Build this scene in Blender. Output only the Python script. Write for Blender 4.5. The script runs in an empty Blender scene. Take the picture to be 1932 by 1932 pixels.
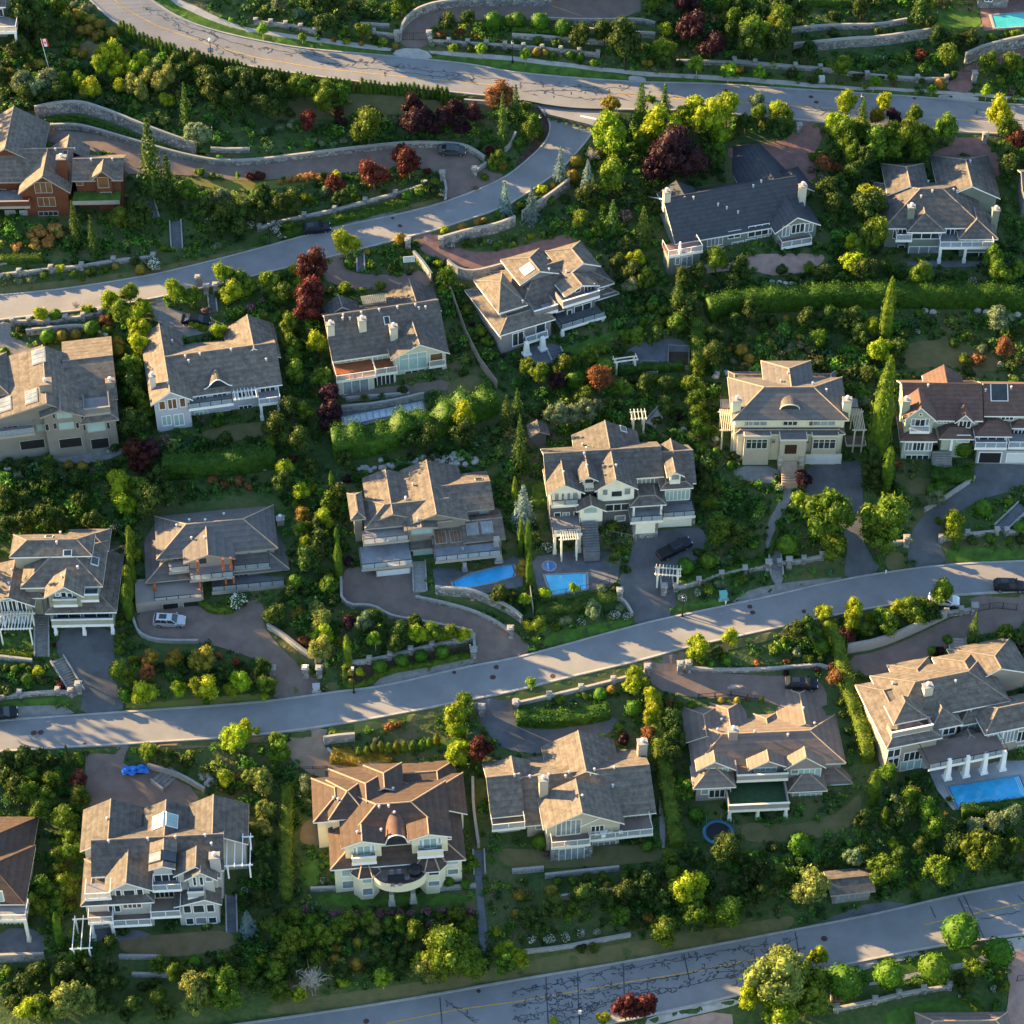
import bpy, math, random
import numpy as np
from mathutils import Vector, Matrix
from mathutils.geometry import delaunay_2d_cdt
R = math.radians
SC = bpy.context.scene
COL = SC.collection
random.seed(7); RNG = np.random.default_rng(11)

# ---------------------------------------------------------------- camera
PITCH, FOV, DIST = 43.0, 24.0, 365.0
cd = bpy.data.cameras.new("camera"); cam = bpy.data.objects.new("camera", cd); COL.objects.link(cam)
cam.location = (0, -DIST*math.cos(R(PITCH)), DIST*math.sin(R(PITCH)))
cam.rotation_euler = (R(90-PITCH), 0, 0)
cd.sensor_fit = 'HORIZONTAL'; cd.angle = R(FOV); cd.clip_start = 1; cd.clip_end = 3000
SC.camera = cam
# ---------------------------------------------------------------- light
SUN_EL, SUN_AZ = 15.0, 26.0          # elevation; degrees the sun stands beyond due left
w = bpy.data.worlds.new("World"); SC.world = w; w.use_nodes = True
nt = w.node_tree; bg = nt.nodes['Background']; sk = nt.nodes.new('ShaderNodeTexSky')
sk.sky_type = 'NISHITA'; sk.sun_disc = False; sk.dust_density = .4; sk.ozone_density = 1.3; sk.sun_elevation = R(SUN_EL); sk.sun_rotation = R(-(90-SUN_AZ))
nt.links.new(sk.outputs[0], bg.inputs[0]); bg.inputs[1].default_value = 0.085
sd = Vector((-math.cos(R(SUN_EL))*math.cos(R(SUN_AZ)), math.cos(R(SUN_EL))*math.sin(R(SUN_AZ)), math.sin(R(SUN_EL))))
sl = bpy.data.lights.new("sun", 'SUN'); sl.energy = 5.0; sl.angle = R(0.6); sl.color = (1.0, 0.65, 0.28)
so = bpy.data.objects.new("sun", sl); COL.objects.link(so); so.rotation_euler = (-sd).to_track_quat('-Z', 'Y').to_euler()
so.location = sd*300
SHADE_N = 8
vs = SC.view_settings; vs.view_transform = 'Standard'; vs.look = 'None'; vs.exposure = 2.45; vs.gamma = 1

# ---------------------------------------------------------------- projection (photo units: 1932 across)
F = 966/math.tan(R(FOV/2)); CP = np.array(cam.location)
RGT = np.array((1., 0, 0)); FWD = np.array((0, math.cos(R(PITCH)), -math.sin(R(PITCH)))); UPV = np.cross(RGT, FWD)
SL = math.tan(R(13.0))
def rayd(u, v):
    d = FWD + RGT*((u-966)/F) - UPV*((v-966)/F)
    return d/np.linalg.norm(d)
def proj(p):
    q = np.array(p, float)-CP; z = q@FWD
    return 966+F*(q@RGT)/z, 966-F*(q@UPV)/z
def onz(u, v, z):
    d = rayd(u, v); t = (z-CP[2])/d[2]; return CP+d*t
def onbase(u, v, dz=0.):
    d = rayd(u, v); t = (SL*CP[1]+dz-CP[2])/(d[2]-SL*d[1]); return CP+d*t
def ppm(u, v):
    p = onbase(u, v); return F/((p-CP)@FWD)

# ---------------------------------------------------------------- materials
MC = {}
def mat(name, col, rough=.8, var=.25, scale=1., bump=0., metal=0., spec=.3, courses=0., col2=None, objcol=False, emit=0):
    if name in MC: return MC[name]
    m = bpy.data.materials.new(name); m.use_nodes = True; t = m.node_tree; N = t.nodes; b = N['Principled BSDF']
    b.inputs['Roughness'].default_value = rough; b.inputs['Metallic'].default_value = metal; b.inputs['Specular IOR Level'].default_value = spec
    co = N.new('ShaderNodeNewGeometry')
    n1 = N.new('ShaderNodeTexNoise'); n1.inputs['Scale'].default_value = scale; n1.inputs['Detail'].default_value = 6; n1.inputs['Roughness'].default_value = .65
    t.links.new(co.outputs['Position'], n1.inputs['Vector'])
    mx = N.new('ShaderNodeMix'); mx.data_type = 'RGBA'
    c2 = col2 or tuple(c*(1-var) for c in col); c1 = col if col2 else tuple(min(1, c*(1+var)) for c in col)
    mx.inputs[6].default_value = (*c2, 1); mx.inputs[7].default_value = (*c1, 1)
    mr = N.new('ShaderNodeMapRange'); mr.inputs[1].default_value = .36; mr.inputs[2].default_value = .64
    t.links.new(n1.outputs[0], mr.inputs[0]); t.links.new(mr.outputs[0], mx.inputs[0])
    out = mx.outputs[2]; hgt = n1.outputs[0]
    if courses:
        sp = N.new('ShaderNodeSeparateXYZ'); t.links.new(co.outputs['Position'], sp.inputs[0])
        k = N.new('ShaderNodeMath'); k.operation = 'MULTIPLY'; k.inputs[1].default_value = 1/courses; t.links.new(sp.outputs[2], k.inputs[0])
        fr = N.new('ShaderNodeMath'); fr.operation = 'FRACT'; t.links.new(k.outputs[0], fr.inputs[0])
        # individual shingles: blocky random tone
        br = N.new('ShaderNodeTexVoronoi'); br.inputs['Scale'].default_value = 2.2; br.distance = 'CHEBYCHEV'
        t.links.new(co.outputs['Position'], br.inputs['Vector'])
        hs = N.new('ShaderNodeHueSaturation'); t.links.new(out, hs.inputs['Color'])
        sr = N.new('ShaderNodeSeparateXYZ'); t.links.new(br.outputs['Color'], sr.inputs[0])
        ma = N.new('ShaderNodeMath'); ma.operation = 'MULTIPLY_ADD'; ma.inputs[1].default_value = var*1.3; ma.inputs[2].default_value = 1-var*.65
        t.links.new(sr.outputs[0], ma.inputs[0])
        m3 = N.new('ShaderNodeMath'); m3.operation = 'MULTIPLY_ADD'; m3.inputs[1].default_value = -.26; m3.inputs[2].default_value = 1.12
        t.links.new(fr.outputs[0], m3.inputs[0]); m4 = N.new('ShaderNodeMath'); m4.operation = 'MULTIPLY'
        t.links.new(ma.outputs[0], m4.inputs[0]); t.links.new(m3.outputs[0], m4.inputs[1]); t.links.new(m4.outputs[0], hs.inputs['Value'])
        out = hs.outputs[0]; hgt = fr.outputs[0]
    t.links.new(out, b.inputs['Base Color'])
    if bump:
        bp = N.new('ShaderNodeBump'); bp.inputs['Strength'].default_value = bump; bp.inputs['Distance'].default_value = .08
        t.links.new(hgt, bp.inputs['Height']); t.links.new(bp.outputs[0], b.inputs['Normal'])
    if emit: b.inputs['Emission Color'].default_value = (1, .75, .4, 1); b.inputs['Emission Strength'].default_value = emit
    MC[name] = m; return m
def stone(name, c1, c2, mortar, sc=1.6):
    if name in MC: return MC[name]
    m = bpy.data.materials.new(name); m.use_nodes = True; t = m.node_tree; N = t.nodes; b = N['Principled BSDF']; b.inputs['Roughness'].default_value = .9
    co = N.new('ShaderNodeNewGeometry'); v = N.new('ShaderNodeTexVoronoi'); v.inputs['Scale'].default_value = sc
    t.links.new(co.outputs['Position'], v.inputs['Vector'])
    v2 = N.new('ShaderNodeTexVoronoi'); v2.feature = 'DISTANCE_TO_EDGE'; v2.inputs['Scale'].default_value = sc; t.links.new(co.outputs['Position'], v2.inputs['Vector'])
    s = N.new('ShaderNodeSeparateXYZ'); t.links.new(v.outputs['Color'], s.inputs[0])
    mx = N.new('ShaderNodeMix'); mx.data_type = 'RGBA'; mx.inputs[6].default_value = (*c1, 1); mx.inputs[7].default_value = (*c2, 1); t.links.new(s.outputs[0], mx.inputs[0])
    lt = N.new('ShaderNodeMath'); lt.operation = 'LESS_THAN'; lt.inputs[1].default_value = .05; t.links.new(v2.outputs[0], lt.inputs[0])
    m2 = N.new('ShaderNodeMix'); m2.data_type = 'RGBA'; t.links.new(lt.outputs[0], m2.inputs[0]); t.links.new(mx.outputs[2], m2.inputs[6]); m2.inputs[7].default_value = (*mortar, 1)
    t.links.new(m2.outputs[2], b.inputs['Base Color']); MC[name] = m; return m
def foliage(name, flower=None):
    m = bpy.data.materials.new(name); m.use_nodes = True; t = m.node_tree; N = t.nodes; b = N['Principled BSDF']; out = N['Material Output']
    b.inputs['Roughness'].default_value = .6; b.inputs['Specular IOR Level'].default_value = .2
    oi = N.new('ShaderNodeObjectInfo'); co = N.new('ShaderNodeNewGeometry')
    n1 = N.new('ShaderNodeTexNoise'); n1.inputs['Scale'].default_value = 1.3; n1.inputs['Detail'].default_value = 4; t.links.new(co.outputs['Position'], n1.inputs['Vector'])
    hs = N.new('ShaderNodeHueSaturation')
    ma = N.new('ShaderNodeMapRange'); ma.inputs[1].default_value = .3; ma.inputs[2].default_value = .7; ma.inputs[3].default_value = .55; ma.inputs[4].default_value = 1.5
    t.links.new(n1.outputs[0], ma.inputs[0]); t.links.new(ma.outputs[0], hs.inputs['Value'])
    mh = N.new('ShaderNodeMapRange'); mh.inputs[3].default_value = .485; mh.inputs[4].default_value = .515; t.links.new(oi.outputs['Random'], mh.inputs[0]); t.links.new(mh.outputs[0], hs.inputs['Hue'])
    if flower: hs.inputs['Color'].default_value = (*flower, 1)
    elif name == 'ground foliage':
        at = N.new('ShaderNodeAttribute'); at.attribute_name = 'tint'; t.links.new(at.outputs['Color'], hs.inputs['Color'])
    else: t.links.new(oi.outputs['Color'], hs.inputs['Color'])
    t.links.new(hs.outputs[0], b.inputs['Base Color'])
    tr = N.new('ShaderNodeBsdfTranslucent'); t.links.new(hs.outputs[0], tr.inputs['Color'])
    mx = N.new('ShaderNodeMixShader'); mx.inputs[0].default_value = .35
    t.links.new(b.outputs[0], mx.inputs[1]); t.links.new(tr.outputs[0], mx.inputs[2]); t.links.new(mx.outputs[0], out.inputs[0])
    MC[name] = m; return m

# ---------------------------------------------------------------- mesh helpers
class MB:
    def __init__(s): s.v = []; s.f = []; s.m = []
    def poly(s, pts, m=0):
        n = len(s.v); s.v += [tuple(map(float, p)) for p in pts]; s.f.append(tuple(range(n, n+len(pts)))); s.m.append(m); return s
    def box(s, x0, x1, y0, y1, z0, z1, m=0):
        if x1 < x0: x0, x1 = x1, x0
        n = len(s.v); s.v += [(x0, y0, z0), (x1, y0, z0), (x1, y1, z0), (x0, y1, z0), (x0, y0, z1), (x1, y0, z1), (x1, y1, z1), (x0, y1, z1)]
        for q in ((3, 2, 1, 0), (4, 5, 6, 7), (0, 1, 5, 4), (1, 2, 6, 5), (2, 3, 7, 6), (3, 0, 4, 7)): s.f.append(tuple(n+i for i in q)); s.m.append(m)
        return s
    def bar(s, a, b, r, m=0, n=4, r2=None):
        a = Vector(a); b = Vector(b); d = (b-a)
        if d.length < 1e-6: return s
        q = d.to_track_quat('Z', 'Y'); k = len(s.v); r2 = r if r2 is None else r2
        for p, rr in ((a, r), (b, r2)):
            for i in range(n):
                an = 2*math.pi*(i+.5)/n; s.v.append(tuple(p+q @ Vector((math.cos(an)*rr, math.sin(an)*rr, 0))))
        for i in range(n):
            j = (i+1) % n; s.f.append((k+i, k+j, k+n+j, k+n+i)); s.m.append(m)
        s.f.append(tuple(k+n-1-i for i in range(n))); s.m.append(m); s.f.append(tuple(k+n+i for i in range(n))); s.m.append(m)
        return s
    def lathe(s, prof, n=16, c=(0, 0), m=0, a0=0, a1=2*math.pi):
        k = len(s.v); full = abs(a1-a0-2*math.pi) < 1e-6; cols = n if full else n+1
        for r_, z in prof:
            for i in range(cols):
                an = a0+(a1-a0)*i/n; s.v.append((c[0]+math.cos(an)*r_, c[1]+math.sin(an)*r_, z))
        for j in range(len(prof)-1):
            for i in range(n):
                i2 = (i+1) % cols; s.f.append((k+j*cols+i, k+j*cols+i2, k+(j+1)*cols+i2, k+(j+1)*cols+i)); s.m.append(m)
        return s
    def obj(s, name, mats, parent=None, smooth=False):
        me = bpy.data.meshes.new(name); me.from_pydata(s.v, [], s.f)
        for q in (mats if isinstance(mats, (list, tuple)) else [mats]): me.materials.append(q)
        if any(s.m): me.polygons.foreach_set('material_index', s.m)
        if smooth: me.polygons.foreach_set('use_smooth', [True]*len(me.polygons))
        me.update(); o = bpy.data.objects.new(name, me); COL.objects.link(o)
        if parent: o.parent = parent
        return o
def empty(name, loc, yaw=0, label=None, cat=None, group=None):
    o = bpy.data.objects.new(name, None); COL.objects.link(o); o.location = loc; o.rotation_euler = (0, 0, yaw); o.empty_display_size = .5
    tag(o, label, cat, group); return o
def tag(o, label=None, cat=None, group=None, kind=None):
    if label: o['label'] = label
    if cat: o['category'] = cat
    if group: o['group'] = group
    if kind: o['kind'] = kind
    return o
def smooth(p, it=2, closed=False):
    p = [np.array(q, float) for q in p]
    for _ in range(it):
        o = []; n = len(p)
        if not closed: o.append(p[0])
        for i in range(n if closed else n-1):
            a, b = p[i], p[(i+1) % n]; o += [a*.75+b*.25, a*.25+b*.75]
        if not closed: o.append(p[-1])
        p = o
    return p
def resamp(p, step):
    p = np.array(p, float); d = np.r_[0, np.cumsum(np.linalg.norm(np.diff(p, axis=0), axis=1))]; n = max(2, int(round(d[-1]/step))+1)
    t = np.linspace(0, d[-1], n); return np.stack([np.interp(t, d, p[:, i]) for i in range(p.shape[1])], 1)

# ---------------------------------------------------------------- terrain
GX0, GX1, GY0, GY1, GS = -170., 190., -150., 260., .6
gx = np.arange(GX0, GX1, GS); gy = np.arange(GY0, GY1, GS); XX, YY = np.meshgrid(gx, gy)
rough = np.zeros_like(XX)
for k_, (fx, fy, a) in enumerate(((.11, .07, .25), (.05, -.13, .3), (.21, .17, .12), (-.17, .23, .1))): rough += a*np.sin(XX*fx+YY*fy+k_*1.7)
BASE = SL*YY+rough*0.6
CORR = np.zeros_like(XX); FIX = np.zeros(XX.shape, bool); CLEAR = np.zeros(XX.shape, bool)
def inpoly(P):
    P = np.array(P)[:, :2]; x0, y0 = P.min(0); x1, y1 = P.max(0)
    i0, i1 = max(0, int((x0-GX0)/GS)-1), min(len(gx), int((x1-GX0)/GS)+2); j0, j1 = max(0, int((y0-GY0)/GS)-1), min(len(gy), int((y1-GY0)/GS)+2)
    m = np.zeros(XX.shape, bool)
    if i1 <= i0 or j1 <= j0: return m
    X, Y = XX[j0:j1, i0:i1], YY[j0:j1, i0:i1]; s = np.zeros(X.shape, bool); n = len(P)
    for a in range(n):
        xa, ya = P[a]; xb, yb = P[(a+1) % n]
        if ya == yb: continue
        s ^= ((ya > Y) != (yb > Y)) & (X < (xb-xa)*(Y-ya)/(yb-ya)+xa)
    m[j0:j1, i0:i1] = s; return m
HT = BASE.copy()
def hz(x, y):
    fx = min(max((x-GX0)/GS, 0), len(gx)-1.001); fy = min(max((y-GY0)/GS, 0), len(gy)-1.001); i, j = int(fx), int(fy); a, b = fx-i, fy-j
    return (HT[j, i]*(1-a)+HT[j, i+1]*a)*(1-b)+(HT[j+1, i]*(1-a)+HT[j+1, i+1]*a)*b
def at(u, v, h=0.):
    p = onbase(u, v, h)
    for _ in range(14): p = onz(u, v, .5*p[2]+.5*(hz(p[0], p[1])+h))
    return Vector((p[0], p[1], hz(p[0], p[1])))

def ext(p, a=90, b=90):
    p = [np.array(q, float) for q in p]
    if a: d = p[0]-p[1]; p = [p[0]+d/np.linalg.norm(d)*a]+p
    if b: d = p[-1]-p[-2]; p = p+[p[-1]+d/np.linalg.norm(d)*b]
    return p
ROADS = {
 'upper_road': (ext([(285,0),(332,32),(390,55),(483,77),(583,94),(735,106),(818,114),(903,124),(966,138),(1186,156),(1341,158),(1449,166),(1769,186),(1846,194),(1932,199)]),
                ext([(172,0),(195,22),(225,47),(305,85),(390,107),(483,127),(648,150),(840,172),(966,184),(1060,203),(1173,206),(1273,206),(1396,215),(1551,229),(1736,244),(1859,250),(1932,253)])),
 'side_road': (ext([(985,186),(1013,196),(1031,215),(1041,237),(1036,262),(1011,290),(966,328),(925,350),(843,382),(760,404),(670,422),(578,445),(483,472),(320,514),(200,535),(100,549),(0,558)],0),
               ext([(1165,205),(1138,213),(1126,230),(1116,250),(1100,272),(1071,305),(1048,327),(966,381),(948,391),(828,431),(770,445),(680,469),(545,503),(405,537),(307,558),(190,580),(62,594),(0,602)],0)),
 'middle_road': (ext([(0,1361),(150,1351),(232,1345),(483,1328),(608,1311),(648,1305),(723,1297),(895,1256),(966,1246),(1198,1182),(1266,1166),(1449,1128),(1589,1095),(1669,1082),(1789,1066),(1932,1060)]),
                 ext([(0,1416),(160,1406),(250,1401),(483,1386),(618,1368),(773,1341),(888,1318),(966,1303),(1071,1276),(1206,1245),(1291,1220),(1449,1186),(1589,1156),(1699,1136),(1799,1121),(1932,1113)])),
 'lower_road': (ext([(483,1930),(668,1904),(813,1880),(966,1852),(1141,1824),(1291,1796),(1449,1766),(1656,1726),(1799,1691),(1932,1666)],300),
                ext([(483,2050),(668,2018),(813,1992),(966,1964),(1141,1930),(1223,1914),(1376,1881),(1564,1824),(1749,1786),(1932,1760)],300)),
}
RW = {}
for n_, (A, B) in ROADS.items():
    NS = 170
    def rs(P):
        P = np.array(smooth(P, 2)); d = np.r_[0, np.cumsum(np.linalg.norm(np.diff(P, axis=0), axis=1))]; t = np.linspace(0, d[-1], NS)
        return np.stack([np.interp(t, d, P[:, 0]), np.interp(t, d, P[:, 1])], 1)
    a, b = rs(A), rs(B); wa, wb = [], []
    zc = np.array([onbase(*((p+q)/2))[2] for p, q in zip(a, b)])
    if n_ == 'side_road':   # meet the upper road at its height
        z0 = zc[0]; zc[:8] = z0
    for p, q, z in zip(a, b, zc): wa.append(onz(p[0], p[1], z)); wb.append(onz(q[0], q[1], z))
    RW[n_] = (np.array(wa), np.array(wb))
for n_, (wa, wb) in RW.items():
    for i in range(len(wa)-1):
        q = [wa[i], wa[i+1], wb[i+1], wb[i]]; c = sum(q)/4; q2 = [c+(p-c)*1.0 for p in q]
        # widen by a metre so kerbs stand on level ground
        for j_, (s0, s1) in enumerate(((0, 3), (1, 2))):
            d = q[s0]-q[s1]; d = d/np.linalg.norm(d)*1.0; q2[s0] = q[s0]+d; q2[s1] = q[s1]-d
        m = inpoly(q2); CORR[m] = (q[0][2]+q[1][2])/2-.14-BASE[m]; FIX |= m; CLEAR |= m
FLAT = {  # level terraces: name -> (polygon, colour)
 'pool_deck_centre': [(1003,1062),(1014,1048),(1085,1038),(1150,1040),(1172,1052),(1165,1095),(1152,1106),(1040,1127),(1015,1112)],
 'pool_deck_left': [(815,1068),(900,1078),(968,1048),(990,1058),(986,1106),(900,1122),(850,1121),(822,1112)],
 'pool_deck_right': [(1750,1449),(1768,1490),(1798,1528),(1950,1508),(1950,1430),(1850,1440)],
 'pool_deck_top': [(1848,16),(1942,-8),(1942,52),(1856,58)],
 'pool_terrace_cover': [(640,775),(800,752),(804,775),(708,797),(646,812)],
}
FW = {}
for k_, P in FLAT.items():
    c = np.mean(P, 0); z = onbase(c[0], c[1])[2]; W_ = [onz(u, v, z) for u, v in P]; FW[k_] = (W_, z)
    m = inpoly([np.mean(W_, 0)+(p-np.mean(W_, 0))*1.06 for p in W_]); CORR[m] = z-.06-BASE[m]; FIX |= m; CLEAR |= m
C0 = CORR.copy()
for _ in range(90):
    n = (np.roll(CORR, 1, 0)+np.roll(CORR, -1, 0)+np.roll(CORR, 1, 1)+np.roll(CORR, -1, 1))/4*.985
    CORR = np.where(FIX, C0, n)
HT = BASE+CORR
# ---------------------------------------------------------------- materials used by the setting
asph = mat('asphalt', (.205,.21,.215), .85, .1, .25, .1)
asph_d = mat('dark asphalt', (.1,.104,.11), .85, .22, .3, .1)
conc = mat('concrete', (.34,.33,.31), .85, .15, .6)
pav = mat('grey pavers', (.2,.195,.185), .85, .18, 1.2, .2)
brown = mat('brown exposed aggregate', (.17,.13,.11), .85, .15, .5)
tan_lit = mat('sunlit tan aggregate', (.27,.2,.14), .85, .15, .5)  # lighter, warmer aggregate: low sunlight put into the drive's colour
brick = mat('red brick paving', (.2,.115,.1), .85, .2, .7, .2)
slate = mat('slate paving', (.12,.13,.145), .6, .2, .6)
pinkp = mat('pink terrace paving', (.33,.22,.18), .85, .15, .8)
grass = mat('lawn grass', (.055,.12,.015), .95, .35, .7, .5)
grass_l = mat('light lawn', (.12,.17,.022), .95, .35, .6, .5, col2=(.17,.14,.05))
dry = mat('dry lawn', (.15,.125,.055), .95, .3, .5, .5, col2=(.09,.1,.035))
dirt = mat('bare earth', (.2,.14,.075), .95, .3, .5, .4, col2=(.13,.11,.05))
mulch = mat('mulch', (.06,.04,.028), .95, .3, 1.5, .4)
white = mat('white paint', (.78,.78,.76), .5, .04, 1)
iron = mat('black iron', (.015,.016,.018), .5, .1, 1)
whst = mat('pale stone cap', (.3,.295,.28), .85, .12, 2)
stn = stone('grey fieldstone', (.16,.165,.17), (.4,.39,.37), (.2,.2,.2), 2.2)
stnp = stone('pale cut stone', (.12,.125,.13), (.34,.325,.3), (.08,.08,.08), 1.7)
soil = bpy.data.materials.new('garden ground'); soil.use_nodes = True
t_ = soil.node_tree; N_ = t_.nodes; b_ = N_['Principled BSDF']; b_.inputs['Roughness'].default_value = .95
g_ = N_.new('ShaderNodeNewGeometry'); a_ = N_.new('ShaderNodeTexNoise'); a_.inputs['Scale'].default_value = .09; a_.inputs['Detail'].default_value = 8
c_ = N_.new('ShaderNodeTexNoise'); c_.inputs['Scale'].default_value = 1.4; c_.inputs['Detail'].default_value = 5
r_ = N_.new('ShaderNodeValToRGB'); e_ = r_.color_ramp.elements; e_[0].position = .35; e_[0].color = (.02,.045,.01,1); e_[1].position = .68; e_[1].color = (.13,.1,.045,1)
x_ = r_.color_ramp.elements.new(.5); x_.color = (.05,.09,.018,1)
m_ = N_.new('ShaderNodeMath'); m_.operation = 'MULTIPLY_ADD'; m_.inputs[1].default_value = .4; m2_ = N_.new('ShaderNodeMath'); m2_.operation = 'MULTIPLY'; m2_.inputs[1].default_value = .62
for n in (a_, c_): t_.links.new(g_.outputs['Position'], n.inputs['Vector'])
t_.links.new(a_.outputs[0], m2_.inputs[0]); t_.links.new(c_.outputs[0], m_.inputs[0]); t_.links.new(m2_.outputs[0], m_.inputs[2]); t_.links.new(m_.outputs[0], r_.inputs[0]); t_.links.new(r_.outputs[0], b_.inputs['Base Color'])
bp_ = N_.new('ShaderNodeBump'); bp_.inputs['Distance'].default_value = .3; bp_.inputs['Strength'].default_value = .7; t_.links.new(c_.outputs[0], bp_.inputs['Height']); t_.links.new(bp_.outputs[0], b_.inputs['Normal'])

# ---------------------------------------------------------------- roads
def ribbon(P, wid, name, m, dz=.03, h=None, parent=None, kind='structure'):
    P = np.array(P, float); mb = MB(); n = len(P); T = np.gradient(P[:, :2], axis=0); T /= (np.linalg.norm(T, axis=1)[:, None]+1e-9); Nn = np.stack([-T[:, 1], T[:, 0]], 1)*wid/2
    for i in range(n-1):
        a, b = P[i], P[i+1]; a1 = (*(a[:2]+Nn[i]), a[2]+dz); a2 = (*(a[:2]-Nn[i]), a[2]+dz); b1 = (*(b[:2]+Nn[i+1]), b[2]+dz); b2 = (*(b[:2]-Nn[i+1]), b[2]+dz)
        if h:
            up = lambda q, k: (q[0], q[1], q[2]+k)
            mb.poly([up(a2, h), up(b2, h), up(b1, h), up(a1, h)]); mb.poly([up(a2, -.3), up(b2, -.3), up(b2, h), up(a2, h)]); mb.poly([up(b1, -.3), up(a1, -.3), up(a1, h), up(b1, h)])
            if i == 0: mb.poly([up(a1, -.3), up(a2, -.3), up(a2, h), up(a1, h)])
            if i == n-2: mb.poly([up(b2, -.3), up(b1, -.3), up(b1, h), up(b2, h)])
        else: mb.poly([a2, b2, b1, a1])
    o = mb.obj(name, m, parent)
    if kind and not parent: o['kind'] = kind
    return o
def onroad(u, v):
    p = at(u, v); return (p.x, p.y, p.z+.14)
for n_, (wa, wb) in RW.items():
    dz = {'side_road': .006}.get(n_, 0)
    mb = MB()
    for i in range(len(wa)-1): mb.poly([q+np.array((0, 0, dz)) for q in (wa[i], wa[i+1], wb[i+1], wb[i])][::-1])
    tag(mb.obj(n_, asph), kind='structure')
    def kerb(W, o, nm, skip=None):
        d = W-o; d = d/np.linalg.norm(d, axis=1)[:, None]; P = W+d*.15
        runs = []; cur = []
        for p in P:
            pu = proj(p); bad = skip and skip(*pu)
            if bad:
                if len(cur) > 1: runs.append(cur)
                cur = []
            else: cur.append(p)
        if len(cur) > 1: runs.append(cur)
        for r in runs: ribbon(r, .32, 'kerb', conc, 0, .11 if nm else .1)
    skA = skB = None
    if n_ == 'upper_road': skB = lambda u, v: 990 < u < 1150
    kerb(wa, wb, 1, skA); kerb(wb, wa, 1, skB)
# ---------------------------------------------------------------- draped patches
lay = [0]
def patch(name, P, m, clear=True, sm=1, flatz=None, up=0., lvl=None):
    lay[0] += 1; up = up+.03+.0045*(lay[0] % 9)
    if sm: P = smooth(P, sm, True)
    W_ = [tuple(at(u, v)) for u, v in P] if flatz is None else [tuple(onz(u, v, flatz)) for u, v in P]
    if clear: CLEAR[inpoly(W_)] = True
    if flatz is not None:
        o = MB().poly([(x, y, flatz+up-.03) for x, y, z in W_]).obj(name, m)
        if o.data.polygons[0].normal.z < 0: o.data.flip_normals()
        return tag(o, kind='structure')
    B = []
    for i in range(len(W_)):
        a, b = np.array(W_[i][:2]), np.array(W_[(i+1) % len(W_)][:2]); k = max(1, int(np.linalg.norm(b-a)/1.2))
        for j in range(k): B.append(tuple(a+(b-a)*j/k))
    nb = len(B); msk = inpoly(B); ii = np.argwhere(msk); pts = list(B)
    for j, i in ii:
        if j % 2 == 0 and i % 2 == 0:
            q = (gx[i], gy[j]); pts.append(q)
    vs_, es, fs, *_ = delaunay_2d_cdt([Vector(p) for p in pts], [], [list(range(nb))], 1, 1e-4)
    me = bpy.data.meshes.new(name); me.from_pydata([(v.x, v.y, hz(v.x, v.y)+up) for v in vs_], [], [tuple(f) for f in fs]); me.materials.append(m)
    if len(me.polygons) and me.polygons[0].normal.z < 0: me.flip_normals()
    o = bpy.data.objects.new(name, me); COL.objects.link(o); return tag(o, kind='structure')
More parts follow.
